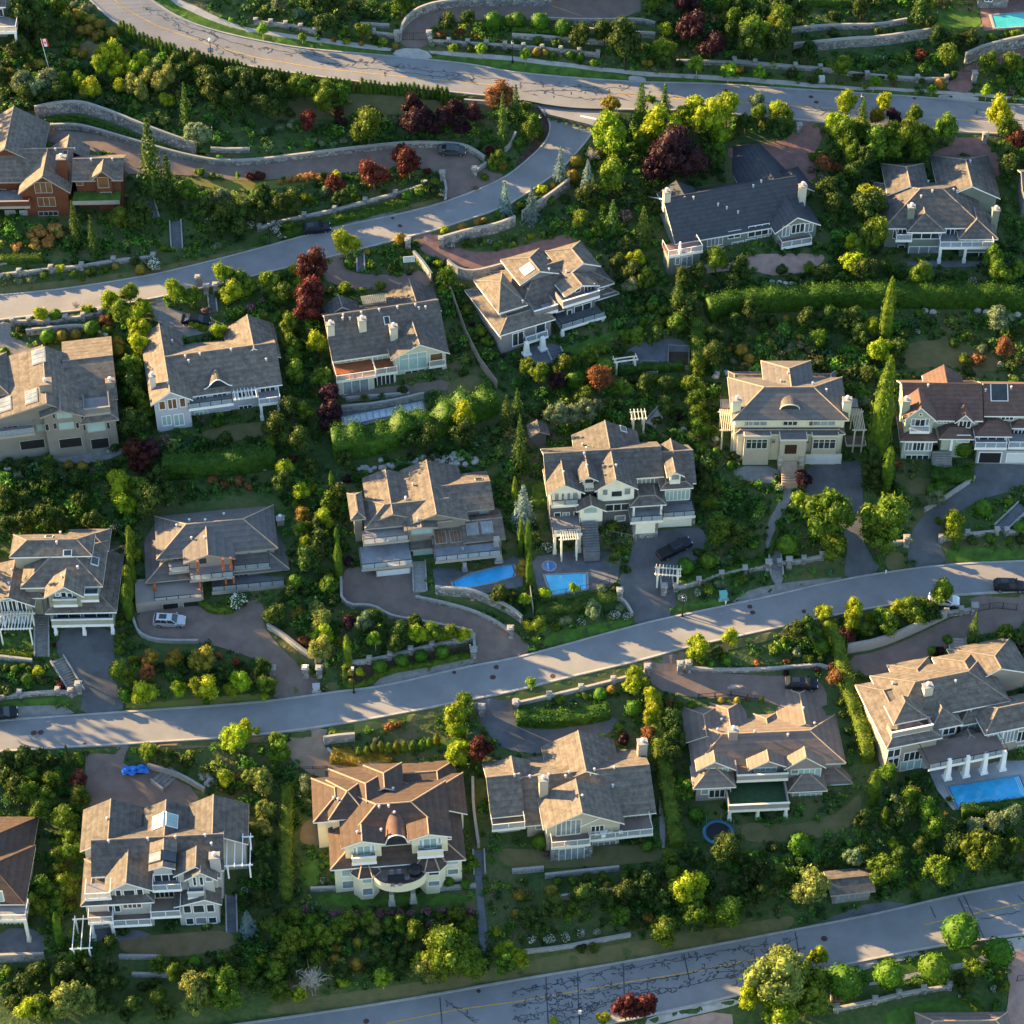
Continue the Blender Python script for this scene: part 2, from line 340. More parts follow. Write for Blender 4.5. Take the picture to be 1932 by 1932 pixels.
D = [
 ('driveway', conc, [(750,91),(803,92),(820,114),(738,106)]),
 ('driveway', brown, [(755,90),(808,90),(810,60),(833,45),(883,38),(966,36),(1060,40),(1210,33),(1208,-15),(1000,-15),(863,13),(785,29),(755,55)]),
 ('pavement', conc, [(310,-3),(340,-3),(420,38),(483,57),(745,90),(740,99),(483,66),(400,43)]),
 ('pavement', conc, [(806,94),(966,106),(1190,135),(1449,148),(1570,163),(1740,168),(1942,185),(1942,192),(1740,174),(1570,169),(1449,158),(1186,142),(966,115),(815,103)]),
 ('driveway', conc, [(1186,142),(1218,146),(1219,157),(1186,155)]),
 ('driveway', conc, [(1772,178),(1846,182),(1846,193),(1769,186)]),
 ('driveway', brick, [(1783,172),(1836,178),(1834,140),(1880,122),(1942,112),(1942,86),(1870,108),(1815,128),(1792,150)]),
 ('driveway', brown, [(70,262),(72,240),(110,246),(175,252),(225,268),(270,280),(310,292),(357,304),(412,314),(483,313),(608,297),(708,285),(778,279),(833,280),(873,283),(893,293),(908,308),(915,322),(958,331),(925,351),(843,383),(838,352),(836,330),(800,318),(743,317),(700,323),(620,328),(560,335),(483,342),(440,341),(400,335),(330,330),(280,327),(232,330),(232,290),(160,285)]),
 ('parking_bay', pav, [(572,444),(575,434),(660,414),(708,401),(762,402),(700,416)]),
 ('driveway', brick, [(775,447),(828,432),(834,450),(850,464),(900,478),(960,471),(1030,452),(1075,440),(1095,458),(1040,470),(1000,490),(955,508),(900,508),(860,502),(830,490),(800,478),(788,462)]),
 ('driveway', brown, [(622,486),(646,479),(648,502),(665,514),(700,519),(770,518),(795,508),(815,533),(800,548),(750,552),(690,545),(640,540),(612,528),(600,508)]),
 ('driveway', pav, [(270,567),(308,558),(312,575),(335,588),(400,600),(410,625),(330,640),(300,620),(285,590)]),
 ('driveway', pav, [(-8,604),(48,597),(20,612),(22,635),(50,648),(75,655),(60,690),(-8,690)]),
 ('driveway', brick, [(1506,229),(1551,230),(1553,262),(1530,300),(1545,330),(1520,350),(1480,330),(1440,305),(1370,300),(1375,275),(1449,270),(1490,262)]),
 ('driveway', brick, [(1804,250),(1858,253),(1860,274),(1884,288),(1886,345),(1760,345),(1757,290),(1775,282),(1800,272)]),
 ('driveway', asph_d, [(1516,878),(1590,872),(1628,868),(1628,966),(1626,1000),(1632,1032),(1668,1082),(1592,1096),(1594,1060),(1600,1030),(1585,990),(1540,985),(1520,930)]),
 ('path', pav, [(1385,880),(1470,880),(1474,915),(1385,905)]),
 ('path', pav, [(1483,880),(1496,880),(1498,930),(1480,965),(1462,990),(1461,1020),(1470,1060),(1480,1100),(1458,1104),(1450,1060),(1444,1020),(1448,985),(1466,955),(1482,920)]),
 ('driveway', asph_d, [(1942,868),(1838,875),(1840,900),(1800,935),(1745,968),(1715,1010),(1711,1073),(1790,1067),(1774,1030),(1772,1000),(1788,975),(1830,955),(1870,935),(1942,922)]),
 ('parking_bay', pav, [(1376,1142),(1402,1118),(1449,1104),(1586,1087),(1590,1096),(1449,1128)]),
 ('driveway', asph_d, [(1198,1008),(1311,993),(1330,1003),(1333,1028),(1310,1062),(1278,1073),(1270,1100),(1278,1141),(1263,1156),(1268,1166),(1198,1182),(1196,1158),(1174,1126),(1166,1091),(1183,1071),(1193,1033)]),
 ('driveway', brown, [(645,1085),(660,1068),(785,1070),(785,1126),(833,1136),(908,1160),(966,1188),(985,1205),(1006,1226),(966,1246),(896,1256),(894,1241),(893,1196),(873,1186),(808,1175),(740,1168),(703,1145),(646,1146)]),
 ('parking_bay', pav, [(698,1300),(728,1268),(800,1256),(893,1238),(896,1256),(723,1300)]),
 ('driveway', brown, [(256,1156),(300,1150),(380,1140),(430,1165),(470,1130),(500,1140),(495,1178),(520,1212),(550,1242),(578,1268),(603,1288),(607,1311),(515,1325),(520,1290),(512,1268),(490,1248),(440,1228),(376,1211),(300,1210),(264,1195)]),
 ('driveway', asph_d, [(110,1182),(213,1180),(216,1240),(218,1290),(232,1320),(232,1345),(152,1352),(155,1305),(145,1280),(122,1250),(105,1228)]),
 ('parking_bay', pav, [(-8,1338),(20,1334),(118,1330),(148,1351),(-8,1362)]),
 ('driveway', brown, [(162,1407),(248,1402),(235,1425),(232,1445),(280,1450),(385,1495),(345,1540),(170,1535),(160,1470)]),
 ('driveway', tan_lit, [(541,1382),(620,1371),(612,1395),(612,1412),(638,1435),(700,1449),(820,1452),(880,1475),(850,1500),(600,1470),(555,1440),(543,1420)]),
 ('driveway', asph_d, [(888,1320),(970,1305),(972,1370),(1040,1380),(1130,1358),(1166,1352),(1160,1375),(1130,1395),(1030,1425),(950,1415),(925,1390),(905,1360)]),
 ('driveway', brown, [(1207,1246),(1291,1222),(1298,1255),(1330,1268),(1449,1276),(1530,1275),(1560,1300),(1560,1340),(1480,1335),(1420,1318),(1310,1318),(1232,1300),(1222,1262)]),
 ('driveway', brown, [(1597,1240),(1656,1230),(1724,1202),(1790,1168),(1826,1160),(1841,1151),(1826,1124),(1942,1112),(1942,1182),(1854,1196),(1799,1211),(1761,1238),(1705,1256),(1691,1275),(1616,1280)]),
 ('parking_bay', asph, [(1611,1841),(1640,1826),(1736,1806),(1758,1786),(1742,1786),(1600,1816)]),
 ('parking_bay', asph_d, [(1497,1756),(1560,1735),(1652,1698),(1730,1707),(1656,1727)]),
 ('driveway', pinkp, [(1905,1800),(1942,1790),(1942,1945),(1890,1945),(1905,1880),(1900,1830)]),
 ('pavement', conc, [(1223,1917),(1376,1884),(1400,1890),(1380,1900),(1240,1932),(1215,1940)]),
 ('driveway', pinkp, [(1240,1934),(1380,1902),(1385,1950),(1240,1950)]),
 ('pavement', conc, [(1640,1852),(1740,1832),(1860,1805),(1880,1775),(1942,1765),(1942,1800),(1880,1815),(1740,1842),(1640,1862)]),
 ('terrace', pinkp, [(1275,515),(1325,505),(1330,498),(1375,500),(1400,480),(1550,478),(1558,490),(1530,512),(1480,520),(1449,520),(1410,505),(1380,510),(1290,522)]),
 ('terrace', slate, [(1705,492),(1856,492),(1860,504),(1705,504)]),
 ('terrace', brown, [(640,740),(800,722),(845,715),(855,735),(800,742),(650,757)]),
 ('terrace', pav, [(85,850),(180,845),(235,840),(228,862),(150,878),(100,868)]),
 ('terrace', slate, [(995,650),(1060,648),(1058,680),(1030,690),(1000,688)]),
 ('terrace', slate, [(170,1745),(300,1760),(240,1775),(165,1780)]),
 ('terrace', slate, [(-5,1752),(82,1752),(85,1808),(-5,1812)]),
 ('terrace', pav, [(1395,495),(1450,500),(1440,515),(1400,512)]),
 ('path', slate, [(895,1640),(906,1610),(912,1700),(925,1795),(905,1795),(900,1700)]),
 ('path', conc, [(1242,1500),(1253,1500),(1256,1600),(1246,1600)]),
 ('terrace', slate, [(1225,640),(1300,640),(1300,695),(1170,700),(1175,665)]),
]
for n_, m, P in D: patch(n_, P, m)
L = [
 (grass, [(285,-3),(310,-3),(400,42),(483,64),(740,100),(735,105),(583,93),(483,76),(390,54),(332,31)]),
 (grass, [(815,103),(903,110),(966,115),(1185,142),(1186,154),(966,136),(948,134),(920,123),(818,113)]),
 (grass, [(1220,146),(1449,158),(1570,170),(1574,173),(1449,165),(1341,157),(1248,152)]),
 (grass, [(1588,171),(1770,178),(1769,184),(1590,177)]),
 (grass, [(1768,20),(1848,22),(1852,56),(1770,62)]),
 (grass, [(1018,1228),(1196,1182),(1190,1166),(1110,1180),(1033,1193)]),
 (grass_l, [(618,1368),(773,1341),(888,1318),(900,1325),(860,1345),(760,1365),(650,1390),(622,1385)]),
 (grass_l, [(970,1303),(1071,1277),(1206,1246),(1217,1262),(1155,1285),(1096,1298),(970,1330)]),
 (grass, [(1264,1157),(1375,1142),(1372,1128),(1310,1140),(1280,1142)]),
 (grass_l, [(236,1343),(483,1327),(510,1322),(513,1306),(400,1315),(300,1325),(240,1322)]),
 (grass, [(-5,1325),(50,1322),(130,1312),(133,1330),(-5,1336)]),
 (dirt, [(252,1402),(483,1388),(541,1382),(543,1395),(430,1408),(260,1418)]),
 (grass, [(1779,1033),(1880,1035),(1942,1035),(1942,1057),(1789,1065)]),
 (dry, [(1670,1040),(1711,1045),(1711,1073),(1672,1080)]),
 (dry, [(483,1905),(600,1880),(780,1855),(966,1818),(1141,1785),(1291,1762),(1449,1735),(1500,1725),(1495,1752),(1449,1765),(1291,1795),(1141,1822),(966,1851),(813,1879),(668,1903),(560,1918)]),
 (grass, [(1613,1843),(1740,1812),(1762,1786),(1800,1783),(1870,1790),(1850,1810),(1740,1830),(1640,1852)]),
 (grass, [(1670,1905),(1800,1880),(1840,1875),(1865,1900),(1870,1942),(1660,1942)]),
 (dry, [(935,1598),(1000,1605),(1230,1590),(1255,1612),(1240,1628),(1030,1640),(950,1638)]),
 (dry, [(1395,1548),(1500,1560),(1590,1530),(1625,1490),(1625,1540),(1585,1575),(1480,1590),(1400,1590)]),
 (dirt, [(215,1765),(300,1765),(440,1752),(448,1790),(350,1806),(235,1805)]),
 (grass, [(1050,660),(1160,622),(1170,640),(1060,682)]),
 (dry, [(838,725),(900,700),(912,735),(850,752)]),
 (grass_l, [(330,335),(400,338),(480,344),(560,337),(610,334),(600,345),(480,362),(400,358)]),
 (dry, [(1700,645),(1800,640),(1900,680),(1890,705),(1760,690),(1705,700)]),
 (dry, [(-8,540),(130,530),(300,505),(450,470),(530,460),(483,472),(320,513),(200,534),(100,548),(-8,557)]),
 (dry, [(700,400),(780,385),(838,372),(843,382),(760,403)]),
 (dry, [(850,175),(960,180),(985,190),(890,186)]),
 (mulch, [(1000,205),(1012,196),(1030,215),(1040,237),(1035,262),(1010,290),(975,320),(975,300),(1010,262),(1020,235)]),
 (dry, [(360,812),(540,790),(560,808),(420,840)]),
 (dry, [(560,182),(680,175),(800,185),(900,205),(850,222),(700,215),(600,228),(480,225)]),
 (dirt, [(150,75),(190,80),(200,110),(160,112),(140,95)]),
 (dirt, [(575,1545),(612,1545),(618,1590),(600,1598),(560,1590)]),
 (grass, [(560,1620),(605,1615),(605,1670),(570,1675)]),
 (grass, [(600,1685),(700,1692),(890,1685),(895,1705),(700,1712),(600,1710)]),
 (dry, [(1010,1195),(1000,1260),(990,1268)][:0] or [(612,1290),(640,1285),(642,1308),(616,1312)]),
 (dry, [(1705,900),(1790,905),(1815,915),(1770,930),(1710,935)]),
 (dry, [(1449,1190),(1556,1162),(1575,1165),(1545,1180),(1430,1215),(1330,1235),(1335,1222)]),
 (mulch, [(655,1262),(690,1255),(775,1240),(893,1215),(893,1228),(790,1250),(725,1262),(690,1285),(657,1293)]),
 (dry, [(1000,780),(985,845),(1018,850),(1020,790)]),
 (grass, [(0,1202),(20,1205),(38,1228),(0,1234)]),
 (grass, [(38,1203),(62,1203),(62,1230),(48,1226)]),
 (grass, [(870,1345),(1010,1330),(1020,1345),(870,1375)][:0] or [(733,1405),(850,1400),(860,1385),(870,1410),(740,1418)]),
]
for m, P in L: patch('lawn' if m in (grass, grass_l, dry) else 'ground', P, m, sm=2)
for n_, (W_, z) in FW.items():
    mm = {'pool_deck_centre': slate, 'pool_deck_left': slate, 'pool_deck_right': mat('pale terrace stone', (.36,.37,.39), .7, .15, .5), 'pool_deck_top': brick}.get(n_, slate)
    o = MB().poly([(p[0], p[1], z-.02) for p in W_]).obj('pool_deck', mm)
    if o.data.polygons[0].normal.z < 0: o.data.flip_normals()
    tag(o, kind='structure')
# skirts so that level decks have an edge
# ---------------------------------------------------------------- markings, manholes, sealed cracks
yel = mat('yellow road paint', (.55,.33,.06), .7, .15, 2); tar = mat('tar sealant', (.055,.058,.063), .5, .2, 3); rust = mat('rusty iron cover', (.07,.035,.03), .6, .2, 3)
def line(P, wid, name, m, dz=.02): ribbon([onroad(*p) for p in resamp(P, 12)], wid, name, m, dz)
line([(215,0),(240,20),(300,52),(400,87),(483,110),(600,130),(760,146),(880,157),(950,163)], .16, 'road_marking', yel)
line([(1130,176),(1230,184),(1400,195),(1560,205),(1737,222),(1860,231),(1932,235)], .16, 'road_marking', yel)
line([(730,1932),(870,1905),(970,1892),(1180,1855),(1300,1836),(1444,1807)], .16, 'road_marking', yel)
line([(1744,1746),(1850,1722),(1932,1705)], .16, 'road_marking', yel)
line([(1095,220),(1125,226)], .45, 'road_marking', white)
rc = random.Random(5); mb = MB()
def crack(p0, p1, n, amp, dens):
    p0 = np.array(p0, float); p1 = np.array(p1, float)
    for k in range(int(n*.5)):
        t = rc.random(); c = p0+(p1-p0)*t+np.array((rc.gauss(0, 3), rc.gauss(0, amp))); L_ = rc.uniform(4, 16); an = rc.choice((0, 0, 0, 1.3, -1.2))+rc.gauss(0, .45)+math.atan2(*(p1-p0)[::-1])
        pts = []; q = c.copy()
        for s in range(rc.randint(3, 6)):
            pts.append(onroad(*q)); an += rc.gauss(0, 1.0); q = q+np.array((math.cos(an), math.sin(an)*.7))*L_/3
        strip(pts, .12)
def strip(pts, wd):
    for a, b in zip(pts[:-1], pts[1:]):
        a = np.array(a); b = np.array(b); d = b-a; L_ = np.linalg.norm(d[:2])+1e-6; n = np.array((-d[1], d[0], 0))/L_*wd/2; up = np.array((0, 0, .03))
        if L_ > .02: mb.poly([a-n+up, b-n+up, b+n+up, a+n+up])
def wander(p0, p1, amp, wd=.1):
    p0 = np.array(p0, float); p1 = np.array(p1, float); n = max(4, int(np.linalg.norm(p1-p0)/6)); off = 0; pts = []
    for i in range(n+1): off = off*.8+rc.gauss(0, amp); pts.append(onroad(*(p0+(p1-p0)*i/n+np.array((0, off)))))
    strip(pts, wd)
for a, b, n in (((270,18),(480,95),45),((330,55),(483,120),30),((490,92),(760,130),45),((600,120),(900,155),45),((760,128),(960,155),30),((980,155),(1190,170),30),((985,175),(1140,190),26),((1020,170),(1340,188),40),((1460,200),(1600,215),16),((1840,228),(1932,228),8),((1825,200),(1870,215),5)): crack(a, b, n, 2.2, 1); wander(a, b, 1.2)
for a, b, n in (((966,1875),(1180,1830),120),((1180,1830),(1449,1783),110),((966,1900),(1240,1850),150),((966,1925),(1200,1880),150),((1160,1885),(1420,1835),110),((1240,1850),(1440,1815),60),((1060,1932),(1140,1900),40),((1440,1795),(1505,1775),26),((840,1890),(900,1930),14),((1440,1810),(1520,1790),30)): crack(a, b, n, 4.5, 1); wander(a, b, 1.5)
for a, b in (((830,1884),(834,1932)),((1808,1694),(1824,1731)),((1818,1691),(1860,1780)),((1030,1845),(1034,1932)),((1090,1835),(1092,1925)),((1176,1822),(1178,1885)),((1500,1760),(1510,1815)),((1290,1800),(1300,1850)),((1755,1712),(1765,1733)),((1920,1690),(1932,1700))): wander(a, b, .6, .14)
for a, b in (((1440,1800),(1520,1790)),((1850,1735),(1925,1720)),((1350,1835),(1440,1830))): wander(a, b, 1.5)
tag(mb.obj('crack_sealant', tar), kind='structure')
i_ = 0
for (u, v, r) in ((77,1383,.45),(64,1384,.45),(756,427,.45),(741,413,.3),(937,1260,.45),(930,1279,.45),(857,1270,.3),(1415,1146,.42),(1420,1157,.42),(1518,1155,.42),(1530,184,.42),(1540,194,.42),(1370,173,.6),(1555,1772,.45),(1043,1277,.4),(160,1405,.3),(588,95,.3),(1725,187,.3),(1794,183,.3),(691,1928,.4),(903,1871,.3)):
    p = onroad(u, v); o = MB().lathe([(0, .022), (r, .022), (r, .002)][::-1], 14).obj('manhole_cover', rust); o.location = (p[0], p[1], p[2]); 
    tag(o, kind='structure')
# ---------------------------------------------------------------- houses
glassD = mat('dark window glass', (.03,.04,.045), .08, .3, .5, spec=.8)  # real glass, and also painted shade where panes cover open recesses
glassT = mat('teal blind window', (.3,.42,.4), .25, .12, .3, spec=.6)
glassC = mat('curtained window', (.22,.25,.26), .15, .3, .6, spec=.7)
glassA = mat('amber window', (.16,.085,.04), .2, .2, .6, spec=.6)
railg = bpy.data.materials.new('deck glass'); railg.use_nodes = True
_b = railg.node_tree.nodes['Principled BSDF']; _b.inputs['Base Color'].default_value = (.5,.6,.62,1); _b.inputs['Roughness'].default_value = .05; _b.inputs['Alpha'].default_value = .22
flue = mat('pale metal', (.6,.6,.6), .4, .1, 2, metal=.3)
dkfl = mat('deck membrane', (.2,.2,.21), .8, .15, .8); wdfl = mat('red cedar deck', (.22,.07,.025), .7, .2, 1.2)
gar = mat('garage door white', (.6,.62,.62), .5, .04, 1)
def roofmat(n, c, v=.28): return mat(n, c, .92, v*.8, .9, .3, courses=.4)
HOUSES = []
class House:
    def __init__(s, o, foot, L, R_, name, label, wall, roof, trim=white, cap=None, ov=.55, fy=0):
        s.o = o; s.name = name; s.wm = wall; s.rm = roof; s.tm = trim; s.cm = cap or roof; s.ov = ov; s.rf = []; s.wl = []; s.fp = []
        u, v = s.U(foot); B = onbase(u, v); B[2] = onbase(u, v)[2]; G_ = B.copy(); s.B = B; s.yaw = 0
        for _ in range(5):
            s.ex = np.array((math.cos(s.yaw), math.sin(s.yaw), 0)); s.ey = np.array((-math.sin(s.yaw), math.cos(s.yaw), 0))
            s.B = B = G_+s.ey*fy; a, b = s.loc(L, -ov), s.loc(R_, -ov); z = (a[2]+b[2])/2+B[2]
            p, q = onz(*s.U(L), z), onz(*s.U(R_), z); s.yaw = math.atan2(q[1]-p[1], q[0]-p[0])
        s.ex = np.array((math.cos(s.yaw), math.sin(s.yaw), 0)); s.ey = np.array((-math.sin(s.yaw), math.cos(s.yaw), 0)); s.B = G_+s.ey*fy
        B = s.B; s.root = empty('house' if not name else name, tuple(B), s.yaw, label, 'house'); s.label = label; HOUSES.append(s); s.zr = 0; s.yr = 0
    def U(s, p): return s.o[0]+p[0]/4, s.o[1]+p[1]/4
    def tol(s, p): d = np.array(p)-s.B; return np.array((d@s.ex, d@s.ey, d[2]))
    def tow(s, q): return s.B+s.ex*q[0]+s.ey*q[1]+np.array((0, 0, q[2]))
    def loc(s, p, y):
        d = rayd(*s.U(p)); t = (y-(CP-s.B)@s.ey)/(d@s.ey); return s.tol(CP+d*t)
    def locz(s, p, z): return s.tol(onz(*s.U(p), s.B[2]+z))
    def pv(s, q):
        return (proj(s.tow(q))[1]-s.o[1])*4
    def roof_surf(s, faces, t=.24, name='roof', m=None, caps=()):
        mb = MB(); n = {}
        for f in faces:
            mb.poly(f, 0); s.rf.append([np.array(p) for p in f]); mb.poly([(p[0], p[1], p[2]-t) for p in f][::-1], 1)
            for i in range(len(f)):
                k = tuple(np.round(f[i], 3)), tuple(np.round(f[(i+1) % len(f)], 3)); n[k] = (f[i], f[(i+1) % len(f)])
        for (a, b), (p, q) in n.items():
            if (b, a) not in n: mb.poly([q, p, (p[0], p[1], p[2]-t), (q[0], q[1], q[2]-t)], 1)
        mb.obj(name, [m or s.rm, s.tm], s.root)
        if s.cm is not s.rm or True:
            c = MB()
            for (a, b), (p, q) in n.items():
                if (b, a) in n and a < b and abs(p[2]-q[2])+abs(p[0]-q[0])+abs(p[1]-q[1]) > .3: c.bar((p[0], p[1], p[2]+.02), (q[0], q[1], q[2]+.02), .11, 0, 5)
            if c.f: c.obj('ridge_cap', s.cm, s.root)
    def walls(s, x0, x1, y0, y1, z0, prof, axis, m=None, name='wall', reg=True):
        # prof: list of (coord, z) top profile across; axis 'x': profile runs over y, extruded along x
        mb = MB(); m = m or s.wm
        if axis == 'y': a = [(p, y0, z) for p, z in prof]; b = [(p, y1, z) for p, z in prof]; lo = [(prof[-1][0], y0, z0), (prof[0][0], y0, z0)]; lo2 = [(prof[-1][0], y1, z0), (prof[0][0], y1, z0)]
        else: a = [(x1, p, z) for p, z in prof]; b = [(x0, p, z) for p, z in prof]; lo = [(x1, prof[-1][0], z0), (x1, prof[0][0], z0)]; lo2 = [(x0, prof[-1][0], z0), (x0, prof[0][0], z0)]
        A = a+lo; Bq = b+lo2; mb.poly(A[::-1]); mb.poly(Bq)
        for i in range(len(A)): j = (i+1) % len(A); mb.poly([A[i], A[j], Bq[j], Bq[i]])
        mb.obj(name, m, s.root)
        fx = prof if axis == 'y' else [(x0, prof[0][1]), (x1, prof[0][1])]
        if reg: s.wl.append((y0, fx, z0)); s.fp.append((x0, x1, y0, y1))
    def rx(s, x0, x1, y0, y1, ze, sl, hl=0, hr=0, zb=-3, m=None, wall=True, name='roof', ov=None, hx=None):
        ov = s.ov if ov is None else ov; h = (y1-y0)/2; ym = (y0+y1)/2; zr = ze+sl*h; t = .24
        hh = min(h, (x1-x0)/2-.01) if not hx else hx; a = x0+hh*hl; b = x1-hh*hr
        f = [[(x0, y0, ze), (x1, y0, ze), (b, ym, zr), (a, ym, zr)], [(x1, y1, ze), (x0, y1, ze), (a, ym, zr), (b, ym, zr)]]
        if hl: f.append([(x0, y1, ze), (x0, y0, ze), (a, ym, zr)])
        if hr: f.append([(x1, y0, ze), (x1, y1, ze), (b, ym, zr)])
        s.roof_surf(f, t, name, m)
        if wall:
            zt = ze+sl*ov-t-.01; zp = zr-t-.01 if not (hl and hr) else zt
            pr = [(y0+ov, zt), (ym, zp), (y1-ov, zt)] if zp > zt else [(y0+ov, zt), (y1-ov, zt)]
            s.walls(x0+ov, x1-ov, y0+ov, y1-ov, zb, [(y0+ov, zt), (y1-ov, zt)], 'x')
            if zp > zt: s.walls(a if hl else x0+ov+.002, b if hr else x1-ov-.002, y0+ov+.01, y1-ov-.01, zt-.3, [(y0+ov+.01, zt), (ym, zp), (y1-ov-.01, zt)], 'x', None, 'gable_wall', False)
        s.zr = zr; s.yr = ym; return zr
    def ry(s, xl, xm, xr, y0, y1, zl, zm, zr_, hf=0, hb=0, zb=-3, wall=True, name='roof', m=None, ov=None, wm=None):
        ov = s.ov if ov is None else ov; t = .24; L_ = y1-y0; h = min((xr-xl)/2, L_/2-.01 if hf and hb else L_-.01); a = y0+h*hf; b = y1-h*hb
        f = [[(xl, y1, zl), (xl, y0, zl), (xm, a, zm), (xm, b, zm)], [(xr, y0, zr_), (xr, y1, zr_), (xm, b, zm), (xm, a, zm)]]
        if hf: f.append([(xl, y0, zl), (xr, y0, zr_), (xm, a, zm)])
        if hb: f.append([(xr, y1, zr_), (xl, y1, zl), (xm, b, zm)])
        s.roof_surf(f, t, name, m)
        if wall:
            k1 = (zm-zl)/(xm-xl+1e-6); k2 = (zm-zr_)/(xr-xm+1e-6); za, zc = zl+k1*ov-t-.01, zr_+k2*ov-t-.01
            pr = [(xl+ov, za), (xm, zm-t-.01), (xr-ov, zc)] if not hf else [(xl+ov, min(za, zc)), (xr-ov, min(za, zc))]
            if wm and wm is not s.wm and not hf:
                zc_ = min(zl, zr_)-2.5; s.walls(xl+ov, xr-ov, y0+ov, y1-ov, zc_, pr, 'y', wm, 'gable_wall'); s.walls(xl+ov+.03, xr-ov-.03, y0+ov+.03, y1-ov-.03, zb, [(xl+ov+.03, zc_), (xr-ov-.03, zc_)], 'y')
            elif hb and not hf:
                lo_ = min(za, zc); s.walls(xl+ov, xr-ov, y0+ov+.01, y1-ov, zb, [(xl+ov, lo_), (xr-ov, lo_)], 'y', wm); s.walls(xl+ov+.01, xr-ov-.01, y0+ov, b, zb, [(xl+ov+.01, za), (xm, zm-t-.01), (xr-ov-.01, zc)], 'y', wm, 'gable_wall')
            else: s.walls(xl+ov, xr-ov, y0+ov, y1-ov, zb, pr, 'y', wm)
    # ---- photo-driven wrappers
    def gx(s, L, R_, ridge, y=0, sl=.5, hl=0, hr=0, zb=-3, wall=True, name='roof', m=None, ov=None, db=None):
        ov = s.ov if ov is None else ov; ye = y-ov; a, b = s.loc(L, ye), s.loc(R_, ye); ze = (a[2]+b[2])/2; lo, hi = .5, 16
        xm = s.loc(ridge, ye)[0]
        for _ in range(30):
            d = (lo+hi)/2
            if s.pv((xm, ye+d, ze+sl*d)) > ridge[1]: lo = d
            else: hi = d
        s.h2 = d; return s.rx(a[0], b[0], ye, ye+2*d, ze, sl, hl, hr, zb, m, wall, name, ov)
    def gy(s, L, R_, apex, end, y=0, hf=0, hb=0, zb=-3, sl=None, name='gable_roof', ov=None, m=None, wm=None, wall=True, into=0):
        ov = s.ov if ov is None else ov; ye = y-ov; a, b, c = s.loc(L, ye), s.loc(R_, ye), s.loc(apex, ye)
        zm = c[2]
        if hf:  # hipped front: apex pixel is the ridge tip
            sl = sl or .5; hw = (b[0]-a[0])/2; zm = (a[2]+b[2])/2+sl*hw; a[2] = b[2] = (a[2]+b[2])/2; c = np.array(((a[0]+b[0])/2, 0, zm))
        e = s.locz(end, zm) if end else (0, ye+into, 0); y1 = max(e[1], ye+1.2+((b[0]-a[0])/2 if hf else 0))
        s.ry(a[0], c[0], b[0], ye, y1, a[2], zm, b[2], hf, hb, zb, wall, name, m, ov, wm); return zm
    def rr(s, p0, p1, w, sl=.5, z=None, dz=0, hf=0, hb=0, wl=None, name='roof', over=1.5, wall=True, zb=-3):
        if z is None: over = 0
        z = (s.zr if z is None else z)-dz; a, b = s.locz(p0, z), s.locz(p1, z); xm = (a[0]+b[0])/2; wl = wl or w
        s.ry(xm-wl, xm, xm+w, a[1]-(w*0+over if not hf else w), b[1]+(w if hb else 0), z-sl*wl, z, z-sl*w, hf, hb, zb, wall, name); return z
    def skirt(s, L, R_, y=-1, t=2.5, sl=.42, depth=14, zb=-3, name='lower_roof', m=None):
        ov = s.ov; ye = y-ov; a, b = s.loc(L, ye), s.loc(R_, ye); x0, x1 = a[0], b[0]; z = (a[2]+b[2])/2; y0, y1 = ye, ye+depth; zt = z+sl*t
        i = [(x0+t, y0+t, zt), (x1-t, y0+t, zt), (x1-t, y1-t, zt), (x0+t, y1-t, zt)]; o = [(x0, y0, z), (x1, y0, z), (x1, y1, z), (x0, y1, z)]
        s.roof_surf([[o[k], o[(k+1) % 4], i[(k+1) % 4], i[k]] for k in range(4)]+[i], .24, name, m)
        s.walls(x0+ov, x1-ov, y0+ov, y1-ov, zb, [(y0+ov, z-.2), (y1-ov, z-.2)], 'x')
    def box(s, L, R_, top, y=-1, depth=3, m=None, zb=-3, name='bay', cap=True):
        a, b = s.loc(L, y), s.loc(R_, y); z = s.loc(top, y)[2]; s.walls(a[0], b[0], y, y+depth, zb, [(y, z), (y+depth, z)], 'x', m, name)
        if cap: MB().box(a[0]-.15, b[0]+.15, y-.15, y+depth, z, z+.22).obj('cornice', s.tm, s.root); MB().box(a[0], b[0], y, y+depth-.02, z+.22, z+.25).obj('flat_roof', s.rm, s.root)
    def bay(s, L, R_, y=-1, z0=-3, ztop=None, rh=1.1, roof=True, c=.35):
        a, b = s.loc(L, y), s.loc(R_, y); z = (a[2]+b[2])/2 if ztop is None else ztop; w_ = b[0]-a[0]; k = w_*.27
        P = [(a[0]+k, y), (b[0]-k, y), (b[0], y+k), (b[0], y+k+2.5), (a[0], y+k+2.5), (a[0], y+k)]
        mb = MB(); mb.poly([(p[0], p[1], z) for p in P])
        for i in range(6): q, r = P[i], P[(i+1) % 6]; mb.poly([(q[0], q[1], z0), (r[0], r[1], z0), (r[0], r[1], z), (q[0], q[1], z)])
        mb.obj('bay', s.wm, s.root); s.wl.append((y, [(a[0]+k, z), (b[0]-k, z)], z0))
        # side windows on the canted faces
        if roof:
            cx = (a[0]+b[0])/2; cy = y+k+2.0; f = []
            Q = [(cx+(p[0]-cx)*1.2, cy+(p[1]-cy)*1.2, z) for p in P]; ap = (cx, cy, z+rh)
            for i in range(6): f.append([Q[i], Q[(i+1) % 6], ap])
            s.roof_surf(f, .2, 'bay_roof')
